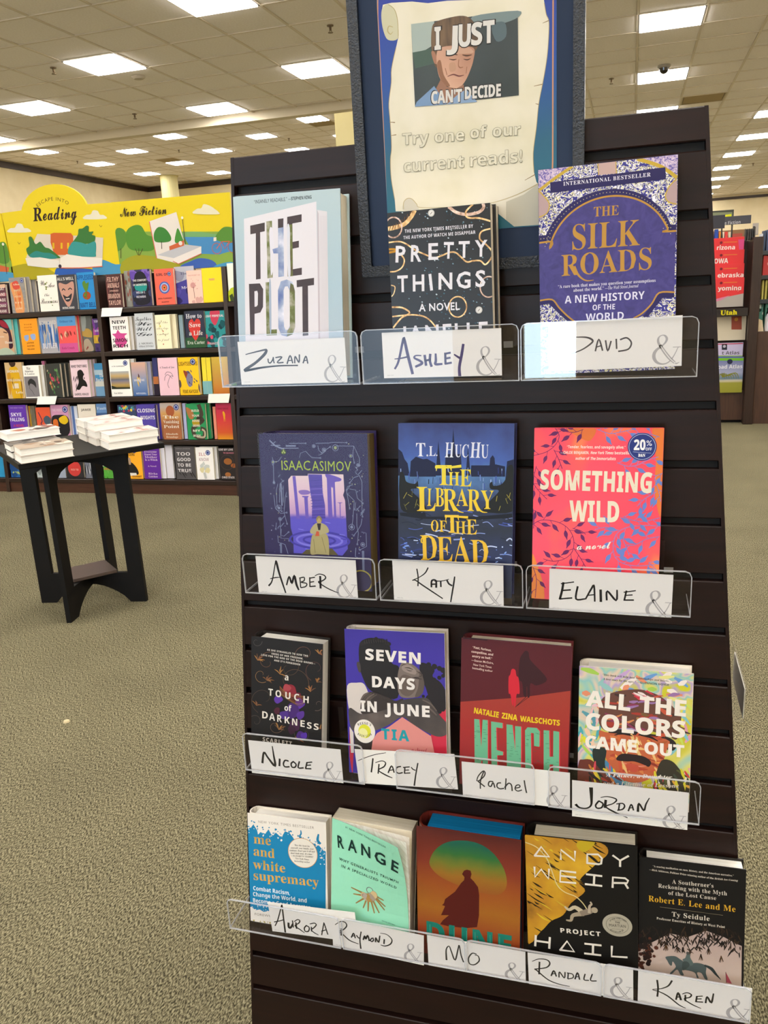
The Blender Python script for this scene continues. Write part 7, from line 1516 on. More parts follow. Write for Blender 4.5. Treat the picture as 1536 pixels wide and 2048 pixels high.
# face
a.poly([(400, 880), (520, 900), (1080, 960), (1090, 1080), (1030, 1250), (960, 1340), (840, 1400), (700, 1400), (580, 1330), (500, 1230), (440, 1060)], 'c0623c', True)
dabs(60, ['d88048', 'e8a44c', 'b04430', 'c85438', '8c3428', 'e8b878', 'd8703c', 'a8582c'], 450, 1020, 900, 1350, 40, 130, 14, 34, -.6, 1.4)
a.stroke([(560, 920), (640, 905), (740, 930)], [8, 20, 8], '241a18').stroke([(830, 925), (920, 940), (1000, 980)], [8, 22, 8], '241a18')
dabs(8, ['f0e0a8', 'e8c870'], 640, 800, 950, 1100, 40, 90, 12, 24, 1, 2)
a.poly([(580, 1150), (640, 1110), (760, 1120), (860, 1140), (930, 1190), (910, 1245), (850, 1220), (760, 1190), (680, 1190), (590, 1180)], '2c1f1e', True)
a.stroke([(640, 1200), (760, 1240), (880, 1235)], [6, 14, 6], 'e08878').poly([(680, 1215), (800, 1230), (780, 1300), (700, 1280)], 'c0503c', True)
# jacket and collar
a.poly([(340, 1060), (470, 1060), (460, 1200), (470, 1330), (420, 1290), (350, 1200)], '28302c', True).poly([(460, 1180), (540, 1260), (640, 1400), (700, 1480), (620, 1500), (500, 1400)], '4c84a8', True).poly([(980, 1340), (1040, 1180), (1150, 1190), (1240, 1290), (1330, 1400), (1330, 1520), (980, 1520)], '3a3428', True)
a.poly([(190, 1210), (240, 1170), (330, 1180), (420, 1280), (600, 1440), (640, 1520), (190, 1520)], '6c3428', True)
dabs(34, ['a83c30', 'c87838', '54703c', '2c2824', 'd84c58', 'd8c030', '3c6880', '6c2c24', 'e8c838'], 200, 560, 1180, 1480, 50, 140, 14, 34, .2, 1.8)
dabs(26, ['3c3424', 'd8cc30', '54582c', 'c83c3c', 'e0a83c', 'e8dccc', '40483c'], 960, 1300, 1260, 1480, 50, 140, 14, 32, .4, 2)
a.build('cover_artwork', o)
W5 = 'f2e8dc'
for t_, x0, x1, y0, y1, h_ in [('ALL', 262, 718, 615, 672, 158), ('THE', 812, 1288, 680, 728, 160), ('COLORS', 262, 1280, 855, 950, 168), ('CAME', 258, 785, 1045, 1100, 125), ('OUT', 862, 1270, 1108, 1148, 122)]: a.text(t_, (x0, y0), (x1, y1), h_, W5, 'b', .035)
a.text('A Father, a Daughter,', (470, 1345), (1155, 1372), 40, W5, 'si', .01); a.text('and a Lifetime of Lessons', (440, 1430), (1215, 1460), 38, W5, 'si', .01)
a.text('“This book will help heal relationships and hearts...', (436, 312), (1130, 380), 20, '4c4c3c', 'si', .01); a.text('A love story for the ages.”', (440, 355), (775, 388), 20, '4c4c3c', 'si', .01); a.text('—GLENNON DOYLE', (785, 392), (1115, 418), 20, '3c4c48', 'b')
a.build('title_lettering', o, label='heavy cream capitals over the painting')
# 11 blue and white book
o, M, bw_, bh_, a = pbook('aurora', C11, (280, 232), (1248, 325), (280, 1635), (1240, 1380), .028, 3, 'f0e8dc', PAGEW, 'blue and white hardcover titled Me and White Supremacy, leftmost in the bottom row', spine_r=.008)
a.full('f0e8dd')
top = []
R_ = random.Random(31)
xs = [280, 300, 345, 370, 400, 410, 440, 500, 540, 575, 600, 630, 680, 705, 720, 745, 800, 840, 855, 900, 940, 960, 1000, 1060, 1130, 1180, 1210, 1250]
ys = [400, 440, 372, 390, 440, 490, 460, 480, 425, 490, 500, 465, 510, 530, 490, 450, 470, 520, 545, 560, 520, 560, 600, 580, 620, 640, 680, 700]
top = list(zip(xs, ys))
a.poly(top + [(1250, 1420), (1100, 1470), (900, 1460), (700, 1450), (540, 1440), (480, 1450), (430, 1420), (380, 1430), (330, 1390), (280, 1385)], '1583b4')
for _ in range(70): x = R_.uniform(290, 1240); i = min(range(len(xs)), key=lambda k: abs(xs[k] - x)); y = ys[i] + R_.uniform(-60, 30); r = R_.uniform(4, 16); a.poly([(x + r * R_.uniform(.4, 1.2) * math.cos(k), y + r * R_.uniform(.4, 1.2) * math.sin(k)) for k in range(6)], '1583b4' if y < ys[i] + 5 else 'f0e8dd')
a.stroke([(940, 440), (945, 480), (925, 520), (950, 560)], [12, 18, 14, 20], '1583b4').stroke([(1160, 490), (1150, 560), (1180, 600)], [20, 34, 30], '1583b4')
for _ in range(30): x, y = R_.uniform(1170, 1245), R_.uniform(650, 860); a.circ((x, y), R_.uniform(3, 9), R_.choice(['f0e8dd', '1583b4']), 6)
for _ in range(20): x, y = R_.uniform(300, 540), R_.uniform(1370, 1450); a.circ((x, y), R_.uniform(3, 8), R_.choice(['f0e8dd', 'f0e8dd', '1583b4']), 6)
a.circ((965, 718), 188, 'c89050', 44, ry=184).circ((965, 718), 182, 'ece4d6', 44, ry=178)
a.build('cover_artwork', o)
GB = noise_mat('gold_foil_print', ['a8823c', 'c89848', '8c8438'], 50, .35, 2)
a.text('NEW YORK TIMES BESTSELLER', (415, 345), (1105, 422), 30, '8a8072', 'n', sp=1.2)
for t_, x0, x1, y0, y1, h_ in [('me', 358, 572, 598, 625, 122), ('and', 355, 618, 748, 785, 122), ('white', 350, 750, 912, 965, 122), ('supremacy', 358, 1168, 1050, 1140, 122)]: a.text(t_, (x0, y0), (x1, y1), h_ * .95, GB, 'sb')
for t_, x0, x1, y0, y1 in [('Combat Racism,', 352, 806, 1178, 1242), ('Change the World, and', 350, 1015, 1252, 1335), ('Become a Good Ancestor', 350, 1060, 1328, 1420)]: a.text(t_, (x0, y0), (x1, y1), 50, 'e8eef0', 'b')
a.text('FOREWORD BY ROBIN', (370, 1490), (900, 1560), 28, '8a8072', 'n'); a.text('LAYLA F. SAAD', (345, 1610), (1100, 1720), 66, 'b0a050', 'sb', -.01)
for k, (t_, x0, x1) in enumerate([('“Buy this book for', 860, 1055), ('yourself, your family, your', 815, 1105), ('students. Don’t put it off and', 800, 1118), ('don’t look away. It’s time.”', 818, 1100), ('—ELIZABETH GILBERT', 820, 1100), ('New York Times', 872, 1045), ('bestselling author', 862, 1055)]): a.text(t_, (x0, 628 + k * 33), (x1, 645 + k * 33), 19, '4c4440', 'si' if k not in (4,) else 'n')
a.build('title_lettering', o, label='gold serif title on blue')
# 12 mint paperback whose cover stands open
zf4 = rowz[3][0] + .0022
def P12(x, y, Y): return on_y(C12[0] + x / C12[2], C12[1] + y / C12[2], Y)
S0 = on_y(C12[0] + 135 / C12[2], C12[1] + 235 / C12[2], PY - .042)
ztop = S0.z
o, M, bw_, bh_, a = pbook('range', C12, (150, 232), (1010, 425), (165, 1240), (1060, 1490), .034, 3, 'e0d4bc', PAGE, 'mint green paperback titled Range with its cover springing open, bottom row', 'custom', gap=.004)
# page block with a fanned front
MB().box((0.0005, .001, .0004), (bw_ - .001, .0335, bh_)).build('page_block', PAGE, o)
MB().box((0, .0338, 0), (bw_, .0343, bh_)).box((-.0006, 0, 0), (0, .0343, bh_)).build('back_cover', mat('d8ccb4', .5), o)
# the front cover turns about the spine: its free corner is where its sight line meets the height of the cover top
hinge = M @ V((0, -.0006, bh_))
fr = on_z(C12[0] + 860 / C12[2], C12[1] + 600 / C12[2], hinge.z - .001)
Mi_ = M.inverted(); lf_ = Mi_ @ fr; ang = math.atan2(-lf_.y, lf_.x); ang = min(ang, .75)
print('range cover angle', math.degrees(ang), 'len', math.hypot(lf_.x, lf_.y))
wc = min(.135, math.hypot(lf_.x, lf_.y))
def bend(u, v, d=0, k=1.0):
    th_ = ang * k * (.05 + .95 * max(0, v / bh_) ** 1.8) * (.8 + .2 * u / wc)
    return V((u * math.cos(th_) - d * math.sin(th_) * -1 * 0, -.0008 - u * math.sin(th_) + d, v))
def leafmesh(k, w2, th_, h2):
    m = MB(); nu, nv = 8, 10
    for s_ in (0, 1):
        for j_ in range(nv + 1):
            for i_ in range(nu + 1): m.v.append(tuple(bend(w2 * i_ / nu, .0004 + (h2 - .0004) * j_ / nv, th_ * s_, k)))
    o_ = (nu + 1) * (nv + 1)
    for j_ in range(nv):
        for i_ in range(nu):
            q = j_ * (nu + 1) + i_; m.f.append([q, q + 1, q + nu + 2, q + nu + 1]); m.f.append([o_ + q, o_ + q + nu + 1, o_ + q + nu + 2, o_ + q + 1])
    for i_ in range(nu): q = nv * (nu + 1) + i_; m.f.append([q, q + 1, o_ + q + 1, o_ + q]); m.f.append([i_, o_ + i_, o_ + i_ + 1, i_ + 1])
    for j_ in range(nv): q = j_ * (nu + 1); m.f.append([q, q + nu + 1, o_ + q + nu + 1, o_ + q]); q += nu; m.f.append([q, o_ + q, o_ + q + nu + 1, q + nu + 1])
    m.m = [0] * len(m.f); return m
cv = leafmesh(1.0, wc, .0004, bh_).build('front_cover', mat('8ed0b0', .4, .45), o)
for k, f_ in enumerate((.3, .6)): leafmesh(f_, wc * (1.0 + .01 * k), .0002, bh_ - .001).build('loose_page', PAGEW, o)
a = Art(M, wc, bh_, C12, 3e-5, .0004)
src, dst = [], []
for u_, v_ in ((0, 0), (wc, 0), (wc, bh_), (0, bh_)):
    p_ = proj_(M @ bend(u_, v_)); src.append(((p_[0] - C12[0]) * C12[2], (p_[1] - C12[1]) * C12[2])); dst.append((u_, v_))
A_, B_ = [], []
for (x_, y_), (u_, v_) in zip(src, dst):
    A_ += [[x_, y_, 1, 0, 0, 0, -u_ * x_, -u_ * y_], [0, 0, 0, x_, y_, 1, -v_ * x_, -v_ * y_]]; B_ += [u_, v_]
a.hom = np.append(np.linalg.solve(np.array(A_), np.array(B_)), 1).reshape(3, 3)
a.bend = bend
print('range corners', [(round(x_), round(y_)) for x_, y_ in src])
KC = ['b08c50', 'c8a060', 'a89888', 'd8bc8c', '8a7460', 'b8a898', 'c4b48c']
for (x0, y0, x1, y1) in [(365, 975, 480, 1040), (390, 1048, 490, 1072), (420, 1155, 505, 1105), (500, 1215, 530, 1120), (553, 1255, 550, 1130), (618, 1280, 580, 1140), (665, 1278, 600, 1140), (715, 1245, 620, 1110), (720, 1205, 610, 1090), (700, 1135, 600, 1070)]:
    a.stroke([(x1, y1), (x0, y0)], [22, 11], KC[(x0 * 7) % 7], False); a.stroke([(x1, y1), (x0, y0)], 3, '6c5438', False)
a.circ((562, 1020), 36, '8a8a88', 30, ring=7)
for c, r in (((500, 1070), 30), ((530, 1090), 36), ((560, 1100), 40), ((590, 1090), 40), ((605, 1070), 34)): a.circ(c, r, KC[int(c[0]) % 7], 18, ry=r * 1.2); a.circ(c, r * .7, KC[int(c[0] * 3) % 7], 18)
a.build('cover_artwork', cv); a.z0 = .0010
DG = '12302c'
for ch, x0, x1, y0, y1, h_ in [('R', 208, 280, 535, 560, 115), ('A', 325, 425, 578, 618, 110), ('N', 472, 568, 638, 682, 110), ('G', 612, 722, 715, 765, 112), ('E', 768, 832, 800, 840, 112)]: a.text(ch, (x0, y0), (x1, y1), h_, DG, 'n', .025)
a.text('#1 NEW YORK TIMES BESTSELLER', (298, 365), (736, 590), 16, '2c4c44', 'n', sp=1.2)
a.text('WHY GENERALISTS TRIUMPH', (222, 665), (834, 950), 26, DG, 'n', .005, sp=1.25); a.text('IN A SPECIALIZED WORLD', (248, 740), (818, 1008), 26, DG, 'n', .005, sp=1.25)
a.text('DAVID EPSTEIN', (700, 1375), (825, 1425), 12, '2c4c44', 'n')
a.build('title_lettering', cv, label='dark green letterspaced title')
# 13 orange planet hardcover
o, M, bw_, bh_, a = pbook('dune', C13, (112, 295), (1160, 465), (145, 1340), (1170, 1520), .048, 3, '6c2418', PAGEB, 'thick orange hardcover with blue page edges and a caped rider, bottom row centre', spine_r=.016, gap=.002, db=.068)
a.full(grad_mat('desert_sunset_cover', [(0, '6c2014'), (.2, '943c18'), (.38, 'a8661c'), (.55, 'a0501c'), (.72, '8a3420'), (1, '4c1a18')], 0, .23, noise=.12, nscale=12))
PL = grad_mat('green_planet_print', [(0, '984620'), (.3, 'a06c20'), (.5, '787a28'), (.68, '347034'), (.85, '18604a'), (1, '186858')], .115, .215, noise=.25, nscale=22)
a.poly([(248, 700), (262, 610), (320, 530), (410, 475), (520, 455), (640, 460), (760, 495), (870, 570), (950, 670), (1000, 770), (1018, 880), (990, 960), (900, 1000), (700, 960), (480, 880), (330, 800)], PL, True)
a.poly([(570, 790), (590, 755), (620, 745), (655, 755), (665, 790), (655, 830), (690, 865), (730, 920), (742, 1000), (740, 1200), (720, 1320), (600, 1330), (430, 1310), (350, 1290), (380, 1250), (440, 1200), (360, 1200), (400, 1110), (370, 1100), (390, 1080), (400, 1040), (500, 965), (560, 880), (590, 850), (595, 820)], '54160f')
a.build('cover_artwork', o)
TE = '177a68'
a.text('DUNE', (218, 1470), (1065, 1625), 215, TE, 'b', .045, sp=1.1)
for x in (250, 490, 615, 700, 850, 945): a.stroke([(x, 1290 + (x - 250) * .18), (x + 3, 1480 + (x - 250) * .18)], 3, '5cb8a0', False)
a.text('FRANK HERBERT', (250, 1620), (1040, 1760), 60, TE, 'b')
a.build('title_lettering', o, label='teal heavy title partly behind the card')
# 14 black and gold astronaut hardcover
o, M, bw_, bh_, a = pbook('weir', C14, (98, 300), (1222, 405), (112, 1450), (1215, 1600), .040, 3, '120d0a', PAGE, 'black and gold hardcover titled Project Hail Mary with a tethered astronaut', spine_r=.012, gap=.002)
a.full('120e0b')
a.poly([(100, 300), (560, 330), (860, 380), (930, 480), (800, 600), (640, 760), (700, 860), (560, 980), (480, 1100), (360, 1160), (260, 1260), (110, 1330)], noise_mat('gold_nebula_print', ['5c3c10', 'a8741c', 'b8881c', 'c89c24'], 14, .4, 4), True)
R_ = random.Random(41)
for _ in range(120):
    x, y = R_.uniform(100, 850), R_.uniform(310, 1280)
    if y > 1400 - x * .9: continue
    L_ = R_.uniform(30, 190); a.stroke([(x, y), (x + L_ * .5, y + L_ * .34 + R_.uniform(-8, 8)), (x + L_, y + L_ * .62)], [2, R_.uniform(5, 20), 2], R_.choice(['120e0a', '1c140a', '2c1e0c', '6c4c14', 'c8a838', '1a1209', 'd8bc30']))
a.poly([(640, 360), (800, 370), (700, 470), (620, 420)], 'c8ac24', True)
a.stroke([(100, 370), (180, 400), (240, 440), (310, 520), (355, 620), (390, 720), (430, 810), (500, 870), (600, 910), (660, 960), (700, 1010), (722, 1050)], 9, 'dcc890', k=6)
AS = 'a89880'
a.stroke([(500, 1015), (540, 1045), (600, 1020), (680, 1075)], [16, 26, 36, 48], 'c8b89c').stroke([(515, 1148), (560, 1150), (580, 1100), (670, 1085)], [14, 24, 34, 46], AS).stroke([(670, 1080), (740, 1060), (780, 1045)], [50, 56, 40], '8c7c6c').stroke([(742, 1070), (745, 1010), (765, 990), (755, 968)], [26, 22, 18, 14], 'b8a890').circ((795, 1048), 28, 'b0a088')
a.build('cover_artwork', o)
W6 = 'e8dfd2'
def big(L_):
    for pts, cl in L_: a.stroke(pts, 19, W6, False, closed=cl)
big([([(198, 505), (262, 415), (342, 515)], True), ([(458, 540), (458, 445), (598, 555), (600, 462)], False), ([(722, 578), (722, 490), (830, 492), (868, 530), (860, 585), (835, 590)], True), ([(980, 505), (1050, 555), (1132, 510)], False), ([(1050, 555), (1050, 612)], False),
     ([(195, 620), (200, 718), (262, 640), (335, 735), (340, 640)], False), ([(605, 672), (455, 655), (450, 765), (605, 778)], False), ([(452, 705), (605, 722)], False), ([(715, 690), (865, 708)], False), ([(792, 700), (788, 795)], False), ([(705, 788), (865, 806)], False), ([(975, 822), (978, 722), (1100, 732), (1130, 755), (1120, 780), (985, 778)], False), ([(1100, 785), (1128, 830)], False),
     ([(208, 1305), (202, 1405)], False), ([(348, 1325), (342, 1430)], False), ([(205, 1355), (345, 1375)], False), ([(452, 1448), (520, 1360), (592, 1465)], True), ([(700, 1385), (858, 1402)], False), ([(780, 1395), (778, 1488)], False), ([(698, 1482), (855, 1500)], False), ([(968, 1412), (965, 1512), (1118, 1522)], False)])
a.text('PROJECT', (455, 1272), (855, 1312), 44, W6, 'b', .01, sp=1.25)
a.build('title_lettering', o, label='wide white geometric capitals')
a.circ((1022, 1200), 130, 'aca492', 40, ry=112).circ((1022, 1200), 98, '3c3830', 36, ry=82, ring=2.5)
a.text('THE', (1000, 1178), (1048, 1184), 17, '2c2824', 'b'); a.text('MARTIAN', (942, 1212), (1108, 1226), 27, '2c2824', 'n', sp=1.1); a.text('#1 NEW YORK TIMES', (940, 1135), (1110, 1142), 15, '3c3830', 'b', arc=1.6); a.text('BESTSELLER OF', (945, 1272), (1100, 1278), 14, '3c3830', 'b', arc=-1.5)
a.stroke([(970, 1235), (1080, 1245)], 2, '3c3830', False); a.stroke([(985, 1150), (1062, 1156)], 2, '3c3830', False)
a.build('round_sticker', o, label='round grey sticker on the cover')
# 15 black statue book
o, M, bw_, bh_, a = pbook('lee', C15, (150, 190), (1358, 330), (140, 1400), (1300, 1600), .030, 3, '100c0a', PAGEW, 'black hardcover titled Robert E. Lee and Me with a horse statue', spine_r=.008, gap=.003)
a.full('120e0c')
a.poly([(140, 1160), (300, 1140), (500, 1040), (700, 1080), (900, 1010), (1100, 1080), (1250, 1160), (1300, 1180), (1295, 1700), (140, 1600)], grad_mat('pale_sky_print', [(0, 'cbb9a8'), (1, 'b8a098')], 0, .09))
R_ = random.Random(51)
for _ in range(230):
    x = R_.uniform(200, 1290); y = R_.uniform(960, 1200 + 60 * math.sin(x / 90)); an = R_.uniform(.6, 2.5); L_ = R_.uniform(30, 95)
    a.stroke([(x, y), (x + L_ * .5 * math.cos(an), y + L_ * .5 * math.sin(an)), (x + L_ * math.cos(an), y + L_ * math.sin(an))], [9, 13, 2], R_.choice(['14100d', '1c1410', '241a14', '38281c']))
for cx, cy in ((580, 1200), (845, 1290), (1070, 1310), (455, 1180), (930, 1220)):
    for _ in range(9): an = R_.uniform(.8, 2.4); a.stroke([(cx, cy - 20), (cx + 45 * math.cos(an), cy + 55 * math.sin(an))], [8, 2], R_.choice(['241a12', '5c3c1c']), False)
for _ in range(60): x, y = R_.gauss(215, 55), R_.gauss(1270, 75); a.circ((max(150, x), y), R_.uniform(12, 28), R_.choice(['241310', '3c1e14', '50281a', '1c1210']), 8)
ST_ = '4a5654'
a.poly([(450, 1305), (480, 1292), (560, 1292), (620, 1330), (700, 1370), (800, 1365), (880, 1385), (905, 1420), (900, 1480), (920, 1550), (890, 1545), (850, 1480), (800, 1475), (820, 1530), (800, 1530), (770, 1470), (640, 1445), (655, 1500), (620, 1500), (580, 1440), (520, 1490), (500, 1480), (560, 1420), (560, 1390), (530, 1350), (520, 1395), (495, 1385), (470, 1340)], ST_, True)
a.stroke([(890, 1395), (960, 1430), (1010, 1490), (1065, 1550)], [20, 34, 24, 6], '2c3434').poly([(670, 1310), (690, 1260), (720, 1262), (728, 1310), (760, 1370), (740, 1395), (690, 1385), (640, 1330)], '54625e', True).circ((700, 1258), 17, '4a4844').poly([(640, 1360), (690, 1350), (720, 1390), (670, 1440), (640, 1440)], '3c4644', True)
a.poly([(1122, 1470), (1190, 1600), (1125, 1585)], 'a84858').stroke([(1122, 1470), (1128, 1590)], 5, '5c3c38', False)
a.build('cover_artwork', o)
W7 = 'd8ccbc'
a.text('“A searing meditation on race, history, and the American narrative.”', (310, 300), (1210, 408), 20, W7, 'sb'); a.text('—Rick Atkinson, Pulitzer Prize–winning author of', (270, 338), (935, 430), 20, W7, 'sb'); a.text('The British Are Coming', (942, 432), (1258, 462), 20, W7, 'si', .02)
for t_, x0, x1, y0, y1, h_, c in [('A Southerner’s', 525, 985, 484, 532, 44, W7), ('Reckoning with the Myth', 370, 1135, 528, 618, 44, W7), ('of the Lost Cause', 483, 1015, 608, 668, 42, W7), ('Robert E. Lee and Me', 262, 1230, 680, 802, 64, 'd8a428'), ('Ty Seidule', 522, 942, 850, 902, 52, W7), ('Professor Emeritus of History at West Point', 352, 1112, 880, 978, 26, W7)]: a.text(t_, (x0, y0), (x1, y1), h_, c, 'sb', -.012 if h_ > 30 else 0, sp=1.08)
a.stroke([(390, 745), (1090, 838)], 3, '8c8068', False)
a.build('title_lettering', o, label='gold and white serif lines')

# ---------------------------------------------------------------- framed sign on top
SY = PY - .0135
CS = (690, 0, 3.1347)
fx0 = on_y(692, 0, SY).x; fx0 = (fx0 + on_y(727, 553, SY).x) / 2; fx1 = (on_y(1171, 20, SY).x + on_y(1167, 500, SY).x) / 2
fz0 = (on_y(727, 553, SY).z + on_y(1167, 530, SY).z) / 2; fz1 = fz0 + .405
MS = frame(V((fx0, SY, fz0)), V((1, 0, 0)), V((0, -1, 0)))
sg = root('framed_sign', 'dark blue textured frame with a parchment poster in front of the display top', 'sign', MS)
fw, fh, ft = fx1 - fx0, fz1 - fz0, .0135
M_frame = noise_mat('navy_hammered_frame', ['06080c', '0c111a', '16202f'], 420, .3, 2, .9, 430, (1, 1, 1), .55)
for nm_, pts in (('left', [(0, 0), (ft, ft), (ft, fh - ft), (0, fh)]), ('right', [(fw, 0), (fw, fh), (fw - ft, fh - ft), (fw - ft, ft)]), ('bottom', [(0, 0), (fw, 0), (fw - ft, ft), (ft, ft)]), ('top', [(0, fh), (ft, fh - ft), (fw - ft, fh - ft), (fw, fh)])):
    MB().prism(pts, -.003, .0125).build('frame_bar', M_frame, sg)
MB().box((ft, .003, ft), (fw - ft, .010, fh - ft)).build('backing_board', mat('0d213c', .55, .3), sg)
MB().box((.02, .0102, fh * .1), (.05, .0132, fh * .16)).box((fw - .05, .0102, fh * .1), (fw - .02, .0132, fh * .16)).build('hanging_hook', M_blk, sg)
pa = on_y(752, 0, SY).x - fx0; pb = on_y(1113, 0, SY).x - fx0; pz0 = on_y(950, 461, SY).z - fz0
pz1 = pz0 + .2794
MP = MS @ Matrix.Translation((pa, .0022, pz0))
po = MB().box((0, 0, 0), (pb - pa, .0005, pz1 - pz0)).build('poster_sheet', mat('2a5a80', .5, .3), sg, Matrix.Translation((pa, .0022, pz0)))
a = Art(MP, pb - pa, pz1 - pz0, CS, 4e-5)
a.full(grad_mat('blue_teal_poster', [(0, '1c6a78'), (.35, '22607c'), (.65, '2450a0'), (1, '2c3c9c')], 0, .28))
a.stroke([(205, -40), (205, 100), (240, 800), (262, 1330), (275, 1445), (1240, 1435), (1290, 1430), (1302, 1000), (1303, 500), (1305, -40)], 9, 'c8906c', False)
PAR = noise_mat('parchment_print', ['c6bea2', 'd0c8b2', 'd4ccba'], 14, .5, 3)
left = [(232, 60), (238, 30), (290, 18), (420, 10), (520, 20), (640, 5), (800, 0), (1000, -12), (1245, -20)]
right = [(1250, 20), (1262, 90), (1278, 130), (1278, 210), (1270, 330), (1258, 420), (1240, 520), (1215, 650), (1200, 800), (1180, 960), (1185, 1080), (1200, 1140), (1215, 1160)]
bottom = [(1215, 1410), (1060, 1420), (1010, 1380), (900, 1290), (700, 1300), (450, 1320), (370, 1325), (318, 1325)]
lft = [(312, 1250), (290, 1120), (285, 1000), (292, 920), (283, 760), (275, 650), (290, 520), (292, 430), (320, 300), (333, 240), (270, 250), (240, 180), (228, 110)]
a.poly(left + right + bottom + lft, PAR)
a.poly([(1010, 1265), (1120, 1220), (1215, 1150), (1215, 1410), (1060, 1420), (1010, 1380)], 'cac2ac')
a.poly([(365, 1320), (368, 1270), (390, 1245), (415, 1245), (450, 1280), (458, 1320)], 'd2cab8', True).stroke([(368, 1310), (368, 1270), (390, 1245), (420, 1248), (450, 1280), (470, 1300), (620, 1300), (800, 1290), (930, 1270), (1080, 1220), (1215, 1150)], [5, 5, 5, 5, 5, 4, 3, 3, 4, 6, 8], 'bfae84')
a.poly([(228, 110), (235, 50), (270, 25), (310, 60), (330, 140), (333, 240), (270, 250), (240, 190)], 'cec8a8', True).stroke([(270, 28), (310, 60), (330, 130), (334, 240)], [3, 5, 5, 4], 'b0a070').stroke([(300, 170), (275, 165), (268, 195), (285, 215), (300, 200)], [4, 7, 8, 6, 3], 'b8a878')
for p in ([(1185, 540), (1240, 528)], [(1195, 650), (1215, 655)], [(1128, 1130), (1190, 1095)], [(290, 850), (320, 845)], [(278, 765), (312, 768)], [(1240, 145), (1275, 130)]): a.stroke(p, [3, 6], '8a7048', False)
a.stroke([(1250, 20), (1262, 90), (1278, 130), (1278, 210), (1270, 330), (1258, 420), (1240, 520), (1215, 650), (1200, 800), (1180, 960), (1185, 1080)], 4, 'b09c68').stroke(lft[:-4], 4, 'b09c68')
a.build('poster_print', sg).matrix_local = Matrix.Translation((pa, .0022, pz0))
# portrait photo printed on the poster (a generic weeping young man)
a = Art(MP, pb - pa, pz1 - pz0, CS, 2e-5, .0007)
PH = [(415, 152), (1083, 68), (1090, 598), (440, 670)]
a.poly(PH, noise_mat('blurred_dark_green_photo', ['28302e', '333a3a', '3c4644'], 10, .5, 2))
a.poly([(415, 152), (560, 134), (560, 280), (480, 330), (425, 330)], 'a8b4ac').poly([(425, 330), (480, 320), (560, 300), (560, 400), (440, 430)], '4c6054').poly([(800, 104), (1083, 68), (1084, 110), (980, 150), (860, 160)], '7c8c8c', True).poly([(920, 160), (1000, 140), (1010, 230), (950, 260)], '5c6c70', True)
a.poly([(545, 180), (570, 140), (640, 115), (740, 100), (800, 130), (835, 220), (830, 300), (800, 330), (770, 300), (600, 320), (580, 420), (560, 400), (542, 300)], noise_mat('brown_hair_print', ['3c2c1e', '5c4630', '6c543a'], 40, .5, 2, stretch=(3, 1, .6)), True)
a.poly([(542, 330), (560, 325), (580, 370), (580, 400), (560, 395)], 'a87860', True)
a.poly([(580, 320), (640, 290), (760, 290), (812, 310), (805, 380), (790, 430), (765, 490), (735, 535), (700, 555), (650, 545), (600, 500), (578, 420)], noise_mat('soft_skin_print', ['a2745c', 'b58870', 'c69c82'], 16, .5, 1), True).poly([(578, 400), (600, 380), (620, 470), (660, 540), (620, 530), (590, 470)], '94684f', True).poly([(640, 300), (760, 296), (800, 315), (790, 335), (640, 335)], 'c89e84', True).poly([(655, 400), (690, 395), (695, 440), (660, 450)], 'c09478', True)
a.poly([(600, 500), (640, 545), (700, 555), (745, 530), (750, 600), (760, 640), (560, 655), (570, 560)], '9c705a').poly([(440, 670), (450, 640), (560, 540), (580, 570), (640, 655)], '7c98bc').poly([(640, 655), (700, 600), (760, 560), (830, 640)], '8ca4c4')
a.stroke([(640, 345), (665, 338), (705, 345)], [4, 11, 5], '5c4030').stroke([(738, 345), (765, 350), (795, 345)], [5, 11, 4], '5c4030').stroke([(655, 372), (680, 376), (700, 372)], [3, 7, 3], '4c342c').stroke([(745, 372), (768, 376), (788, 368)], [3, 7, 3], '4c342c')
a.stroke([(715, 375), (712, 410), (722, 425), (740, 422)], [5, 6, 8, 5], '98684e').stroke([(645, 480), (680, 468), (715, 478), (745, 472)], [4, 8, 9, 4], '70403c').stroke([(640, 500), (690, 492), (740, 492)], [3, 6, 3], 'd0a488').stroke([(630, 430), (640, 470)], 5, '9c6c54').stroke([(765, 420), (760, 460)], 5, '9c6c54')
a.build('printed_photo', sg, label='small square printed photo of a weeping young man').matrix_local = Matrix.Translation((pa, .0022, pz0))
a = Art(MP, pb - pa, pz1 - pz0, CS, 2e-5, .0010)
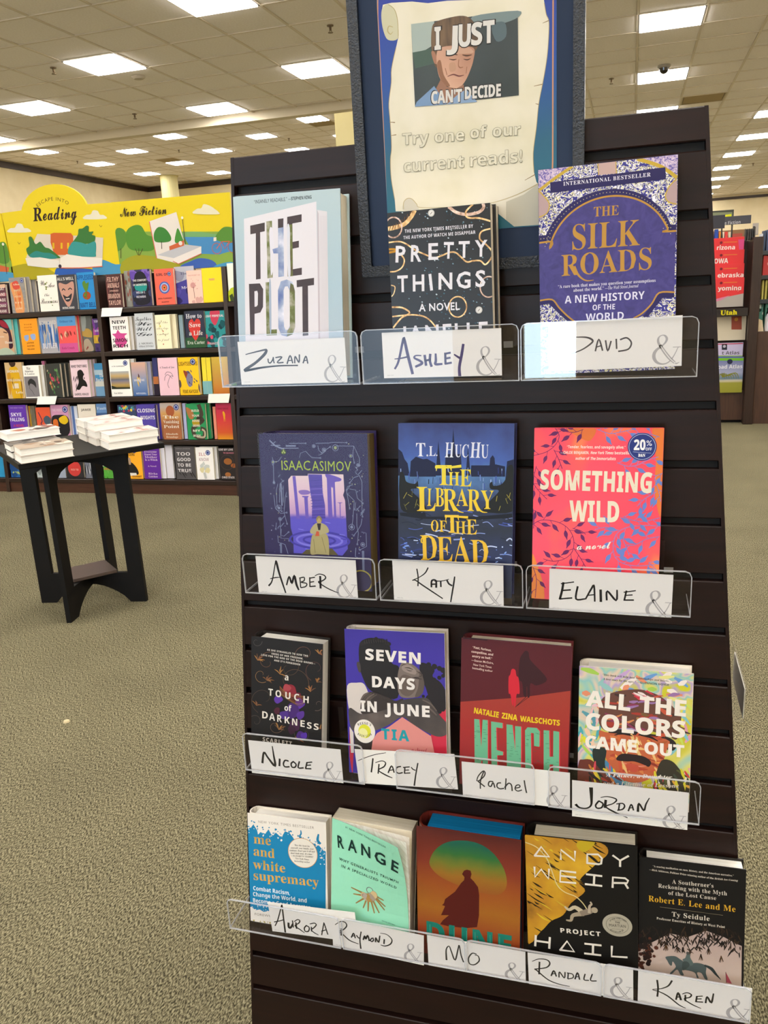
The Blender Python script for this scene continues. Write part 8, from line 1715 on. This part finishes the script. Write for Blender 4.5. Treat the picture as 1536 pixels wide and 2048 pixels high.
for ch, x0, x1, y0, y1, h_ in [('I', 562, 602, 312, 308, 140), ('J', 640, 708, 304, 300, 138), ('U', 712, 788, 294, 288, 138), ('S', 792, 862, 284, 276, 138), ('T', 866, 938, 272, 264, 138)]:
    a.text(ch, (x0 - 6, y0 + 5), (x1 + 6, y1 + 5), h_ + 10, '2c2622', 'b', .035); a.text(ch, (x0, y0), (x1, y1), h_, 'dcd6d0', 'b', .02)
for t_, x0, x1, y0, y1, h_ in [("CAN'T", 542, 735, 652, 636, 78), ('DECIDE', 752, 978, 622, 602, 76)]:
    a.text(t_, (x0 - 5, y0 + 4), (x1 + 5, y1 + 4), h_ + 9, '2c2622', 'b', .06); a.text(t_, (x0, y0), (x1, y1), h_, 'dcd6d0', 'b', .02)
def outline(t_, x0, x1, y0, y1, h_):
    a.text(t_, (x0 - 1, y0 + 1), (x1 + 1, y1 + 1), h_ + 2, '77735f', 'b', .018); a.text(t_, (x0 + 1.5, y0), (x1 - 1.5, y1), h_ - 1, 'e2dac2', 'b', 0)
outline('Try', 362, 528, 910, 895, 72); outline('one', 562, 750, 893, 880, 72); outline('of', 785, 892, 868, 860, 72); outline('our', 925, 1102, 858, 846, 72)
outline('current', 370, 748, 1080, 1048, 76); outline('reads!', 785, 1112, 1045, 1015, 78)
a.build('poster_lettering', sg).matrix_local = Matrix.Translation((pa, .0022, pz0))

# ---------------------------------------------------------------- tray and card on the tower's right side face
r1 = ray(1485, 1437); t1 = 1.41 / r1.y; B1 = EYE + r1 * t1
cardm = MB().box((0, 0, 0), (.0008, .1524, .0575)).build('name_card', M_card); cardm.location = (B1.x, B1.y, B1.z)
tag(cardm, 'white card seen edge-on, jutting past the right edge of the display', 'card')
xf = exr(B1.z)
ot = root('acrylic_tray', 'clear tray on the right side face of the display, mostly hidden', 'tray', Matrix.Translation((xf, B1.y - .01, B1.z - .004)), 'clear acrylic book trays')
MB().box((B1.x - xf + .0012, 0, 0), (B1.x - xf + .0034, .2, .066)).build('front_lip', M_acr, ot)
MB().box((.001, 0, 0), (B1.x - xf + .0012, .2, .0022)).build('floor_plate', M_acr, ot)
# a tiny scrap on the carpet
P = on_z(133, 1443, .004); o = MB().lathe([(0, 0), (.012, 0), (.01, .006), (0, .007)], n=8).build('paper_scrap', mat('c8b890', .8)); o.location = (P.x, P.y, .002); tag(o, 'tiny pale scrap lying on the carpet at lower left', 'scrap')
